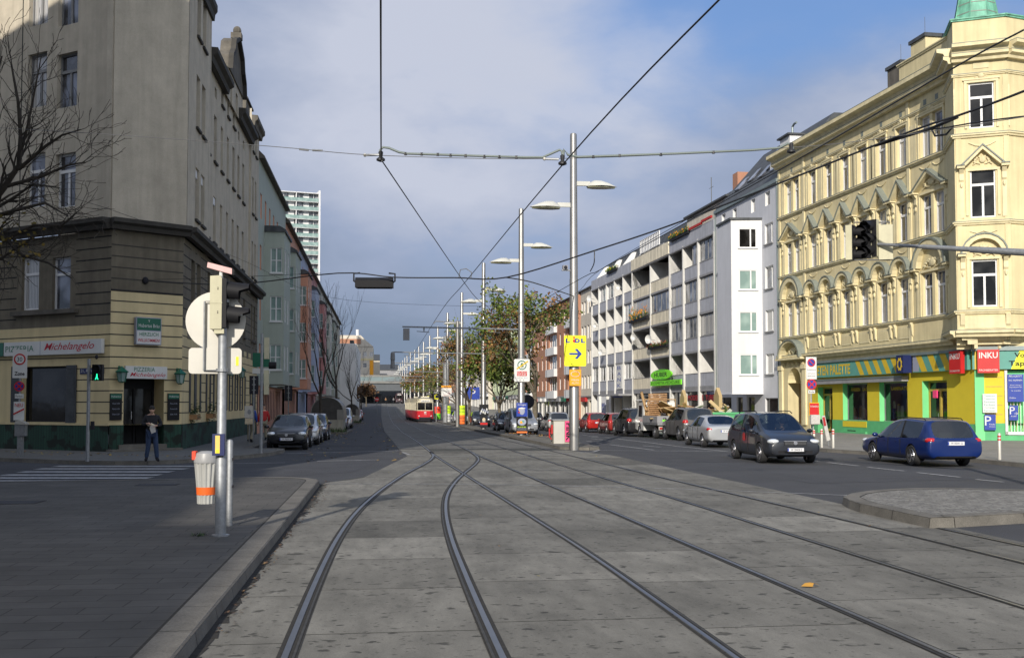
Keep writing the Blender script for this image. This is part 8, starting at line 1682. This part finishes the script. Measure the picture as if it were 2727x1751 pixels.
# ================= people
def skin_mesh(name,pts,edges,rad,m,root=0,lev=2):
    me=bpy.data.meshes.new(name); me.from_pydata(pts,edges,[]); o=bpy.data.objects.new(name,me); C.objects.link(o); md=o.modifiers.new('s','SKIN'); md.use_smooth_shade=True
    for i,v in enumerate(me.skin_vertices[0].data): r=rad[i]; v.radius=(r,r) if not isinstance(r,tuple) else r; v.use_root=(i==root)
    s=o.modifiers.new('u','SUBSURF'); s.levels=lev; s.render_levels=lev
    dg=bpy.context.evaluated_depsgraph_get(); dg.update(); ev=bpy.data.meshes.new_from_object(o.evaluated_get(dg)); bpy.data.objects.remove(o); ev.materials.clear(); ev.materials.append(M[m] if isinstance(m,str) else m)
    for p in ev.polygons: p.material_index=0
    ev.shade_smooth(); return ev
def person(lab,loc,rot,J,top,bottom,hairm='hair',H=1.75,group=None,hands=True,seated=False,shoes='ink'):
    """J joints: pelvis chest neck head  sh/el/ha L,R  hip/kn/an/toe L,R   (metres, x right, y back, z up, facing -y)"""
    r_=thing('person',lab,'person',loc,rot,group); V=lambda a: Vector(J[a])
    names=['pelvis','waist','chest','neck','headb','shL','elL','wrL','shR','elR','wrR','hipL','knL','anL','toL','hipR','knR','anR','toR']
    pts=[V(a) for a in names]; E=[(0,1),(1,2),(2,3),(3,4),(2,5),(5,6),(6,7),(2,8),(8,9),(9,10),(0,11),(11,12),(12,13),(13,14),(0,15),(15,16),(16,17),(17,18)]
    rad=[.12,.115,.14,.055,.06,.06,.045,.028,.06,.045,.028,.085,.058,.04,.035,.085,.058,.04,.035]
    b=link('body',skin_mesh('body',pts,E,rad,'skin'),r_)
    # jacket
    jn=[0,1,2,3,5,6,7,8,9,10]; mp={a:i for i,a in enumerate(jn)}; jp=[pts[a].copy() for a in jn]; jp[mp[7]]=pts[6].lerp(pts[7],.93); jp[mp[10]]=pts[9].lerp(pts[10],.93); jp[0]+=Vector((0,0,-.06)); jp[mp[3]]=pts[2].lerp(pts[3],.7)
    link('jacket',skin_mesh('jacket',jp,[(mp[a],mp[b_]) for a,b_ in E if a in mp and b_ in mp],[.17,.15,(.19,.135),.08,.075,.062,.045,.075,.062,.045],top),r_)
    tn=[0,11,12,13,15,16,17]; mp={a:i for i,a in enumerate(tn)}; tp=[pts[a].copy() for a in tn]
    link('trousers',skin_mesh('trousers',tp,[(mp[a],mp[b_]) for a,b_ in E if a in mp and b_ in mp],[.14,.105,.08,.065,.105,.08,.065],bottom),r_)
    for a,t in (('anL','toL'),('anR','toR')):
        A=V(a);T=V(t); k=MB(); k.tube([A+(A-T)*.45+Vector((0,0,-.01)),A.lerp(T,.3),T],[.045,.052,.04],shoes,8); k.build('shoe',r_,60)
    hd=V('head'); f=(V('face')-hd).normalized(); side=f.cross(Vector((0,0,1))).normalized(); up=side.cross(f)
    k=MB(); k.ell((0,0,0),(.075,.095,.115),'skin',14,10); k.ell((0,-.06,-.065),(.045,.04,.045),'skin',10,7); k.prism([(-.012,-.02),(.012,-.02),(.006,.035),(-.006,.035)],-.118,-.08,'skin'); k.ell((-.077,.005,0),(.012,.02,.03),'skin',6,5); k.ell((.077,.005,0),(.012,.02,.03),'skin',6,5); ho=k.build('head',r_,60); ho.location=hd; ho.rotation_euler=Matrix((side,-f,up)).transposed().to_euler()
    k=MB(); 
    for s_ in(-1,1): k.ell((s_*.03,-.088,.015),(.012,.008,.007),'ink',6,5); k.box(s_*.03-.016,s_*.03+.016,-.096,-.088,.034,.04,'hair')
    k.ell((0,-.097,-.055),(.025,.008,.007),'redc',8,5); k.build('face',ho)
    k=MB(); k.ell((0,.018,.03),(.084,.1,.105),hairm,14,9); k.build('hair',ho,60)
    if hands:
        for w,e,s_ in (('wrL','elL',1),('wrR','elR',-1)):
            W_=V(w); d=(W_-V(e)).normalized(); n_=Vector(J.get('palm',(0,0,-1))); u=d.cross(n_).normalized(); n_=u.cross(d); k=MB()
            k.tube([W_,W_+d*.04,W_+d*.085],[.026,.036,.033],'skin',8)
            for q_,(o2,l) in enumerate(((-.027,.062),(-.009,.075),(.01,.07),(.028,.055))):
                a=W_+d*.08+u*o2; b2=a+d*l*.5+n_*.008; c=b2+d*l*.35+n_*.03; k.tube([a,b2,c],[.0095,.009,.007],'skin',6)
            a=W_+d*.03+u*(-.032*s_); k.tube([a,a+d*.03-u*.02*s_+n_*.01,a+d*.06-u*.018*s_+n_*.02],[.012,.011,.008],'skin',6); k.build('hand',r_,60)
    return r_
STAND=dict(pelvis=(0,0,.93),waist=(0,0,1.08),chest=(0,-.01,1.32),neck=(0,-.01,1.5),headb=(0,-.02,1.58),head=(0,-.03,1.65),face=(0,-.13,1.64),shL=(.18,0,1.42),elL=(.25,.02,1.14),wrL=(.26,-.06,.9),shR=(-.18,0,1.42),elR=(-.25,.02,1.14),wrR=(-.26,-.06,.9),hipL=(.09,0,.9),knL=(.1,-.02,.5),anL=(.1,.02,.09),toL=(.11,-.13,.04),hipR=(-.09,0,.9),knR=(-.1,-.02,.5),anR=(-.1,.02,.09),toR=(-.11,-.13,.04))
def J_(sc=1.,**k): d=dict(STAND); d.update(k); return {a:tuple(c*sc for c in v) for a,v in d.items()}
xq,yq=G(403,1228,.12)
ja=J_(.97,head=(.0,-.06,1.64),face=(-.02,-.155,1.58),headb=(0,-.04,1.57),elL=(.28,-.02,1.16),wrL=(.12,-.24,1.14),elR=(-.28,-.02,1.18),wrR=(-.14,-.24,1.2),knL=(.13,-.06,.5),anL=(.17,-.02,.09),toL=(.2,-.17,.04),knR=(-.1,-.0,.5),anR=(-.15,.08,.1),toR=(-.17,-.06,.04),palm=(0,-.3,-1))
person('man in dark jacket and blue jeans walking out of the pizzeria corner unwrapping food',(xq,yq,.12),.25,ja,'cloth','jeans',H=1.7)
fo=MB(); fo.tube([(-.1,0,.0),(.0,-.02,.02),(.12,0,-.02)],[.03,.05,.025],'flesh2',9); fo.mesh([(-.02,-.04,.02),(.12,-.05,0),(.15,-.05,-.2),(.02,-.06,-.26),(-.04,-.05,-.1)],[(0,1,2,3,4)],'paper'); o=fo.build('food_wrap',None,30,(xq+.04,yq-.26,1.24)); tag(o,'pale paper wrapped snack held by the walking man','snack')
xq,yq=G(668,1178,.12); person('newspaper seller in blue jacket and pale trousers behind the poster board',(xq,yq,.12),pi*.9,J_(1.,elL=(.3,-.02,1.2),wrL=(.25,-.2,1.3),anR=(-.1,.2,.12),toR=(-.1,.08,.04)),'bluec','khaki')
xq2,yq2=G(702,1172,.12); person('person in red jacket and light trousers standing behind the slim grey signal post',(xq2,yq2,.12),pi*1.1,J_(.97),'redc','khaki')
xn,yn=G(674,1181,.12); r_=thing('newspaper_board','white newspaper poster board hung on the thin sign post at the left','poster board',(xn-.15,yn-.25,.12)); zt2=lambda py: zat(674,py,xn,yn)-.12
k=MB(); k.box(-.2,.2,0,.04,zt2(1112),zt2(1080),'paper'); k.box(-.18,.2,-.02,.1,zt2(1128),zt2(1113),'flesh2'); b=k.build('board',r_); k=MB(); k.ell((0,-.005,zt2(1096)),(.08,.01,.11),'slab',10,7); k.build('picture',b); k=MB(); k.tube([(0,.06,0),(0,.06,1.3)],.03,'galv',6); k.build('post',r_)
# driver
dj=dict(pelvis=(0,.1,.52),waist=(0,.13,.68),chest=(0,.16,.92),neck=(0,.14,1.08),headb=(0,.12,1.15),head=(0,.1,1.23),face=(0,.0,1.22),shL=(.17,.14,1.02),elL=(.24,-.08,.88),wrL=(.14,-.32,.98),shR=(-.17,.14,1.02),elR=(-.24,-.08,.88),wrR=(-.14,-.32,.98),hipL=(.09,.05,.52),knL=(.12,-.4,.62),anL=(.12,-.75,.36),toL=(.12,-.88,.34),hipR=(-.09,.05,.52),knR=(-.12,-.4,.62),anR=(-.12,-.75,.36),toR=(-.12,-.88,.34))
person('driver in a dark top at the wheel of the grey people carrier',(12.92+.36,33.85-.1,.04),-.03,dj,'cloth','ink')
# small distant pedestrians near the viaduct
q=random.Random(9); base=None
TL=['red','blue','white','dark','brown','grey','beige','black']; TM=['redc','bluec','signw','cloth','wood2','slab','beige','ink']
meshes={}
for i in range(14):
    c=i%8; x=(-7.5,-6.8,-6.1,-2.2,1.2,3.6,5.,6.8,7.6,8.2,9.,-6.4,-7.,7.2)[i]; y=(330,300,250,326,331,328,322,318,300,327,322,210,175,250)[i]; r_=thing('person','distant pedestrian in %s clothes, %s of the people near the viaduct'%(TL[c],['first','second','third','fourth','fifth','sixth','seventh','eighth','ninth','tenth','eleventh'][i]) if i<11 else 'small pedestrian in %s top on the %s'%(TL[c],('left pavement before the white block','left pavement beyond the shelters','median far behind the tram')[i-11]),'person',(x,y,gz(y)+.12),q.uniform(0,6))
    k=MB(); k.tube([(0,0,1.45),(0,0,1.2),(0,0,.9)],[.14,.17,.15],TM[c],8); k.tube([(-.2,0,1.4),(-.24,-.05,1.1),(-.2,-.1,.85)],[.055,.05,.04],TM[c],6); k.tube([(.2,0,1.4),(.24,.05,1.1),(.2,.05,.85)],[.055,.05,.04],TM[c],6); k.tube([(.08,0,.92),(.1,-.08,.5),(.1,.05,.05)],[.09,.065,.05],'ink',6); k.tube([(-.08,0,.92),(-.1,.1,.5),(-.1,.15,.05)],[.09,.065,.05],'ink',6); k.tube([(0,0,1.44),(0,0,1.53)],.05,'skin',6); k.ell((0,0,1.63),(.08,.1,.12),'skin',8,6); k.ell((0,.02,1.67),(.085,.1,.1),'hair',8,6); k.build('body',r_,60)
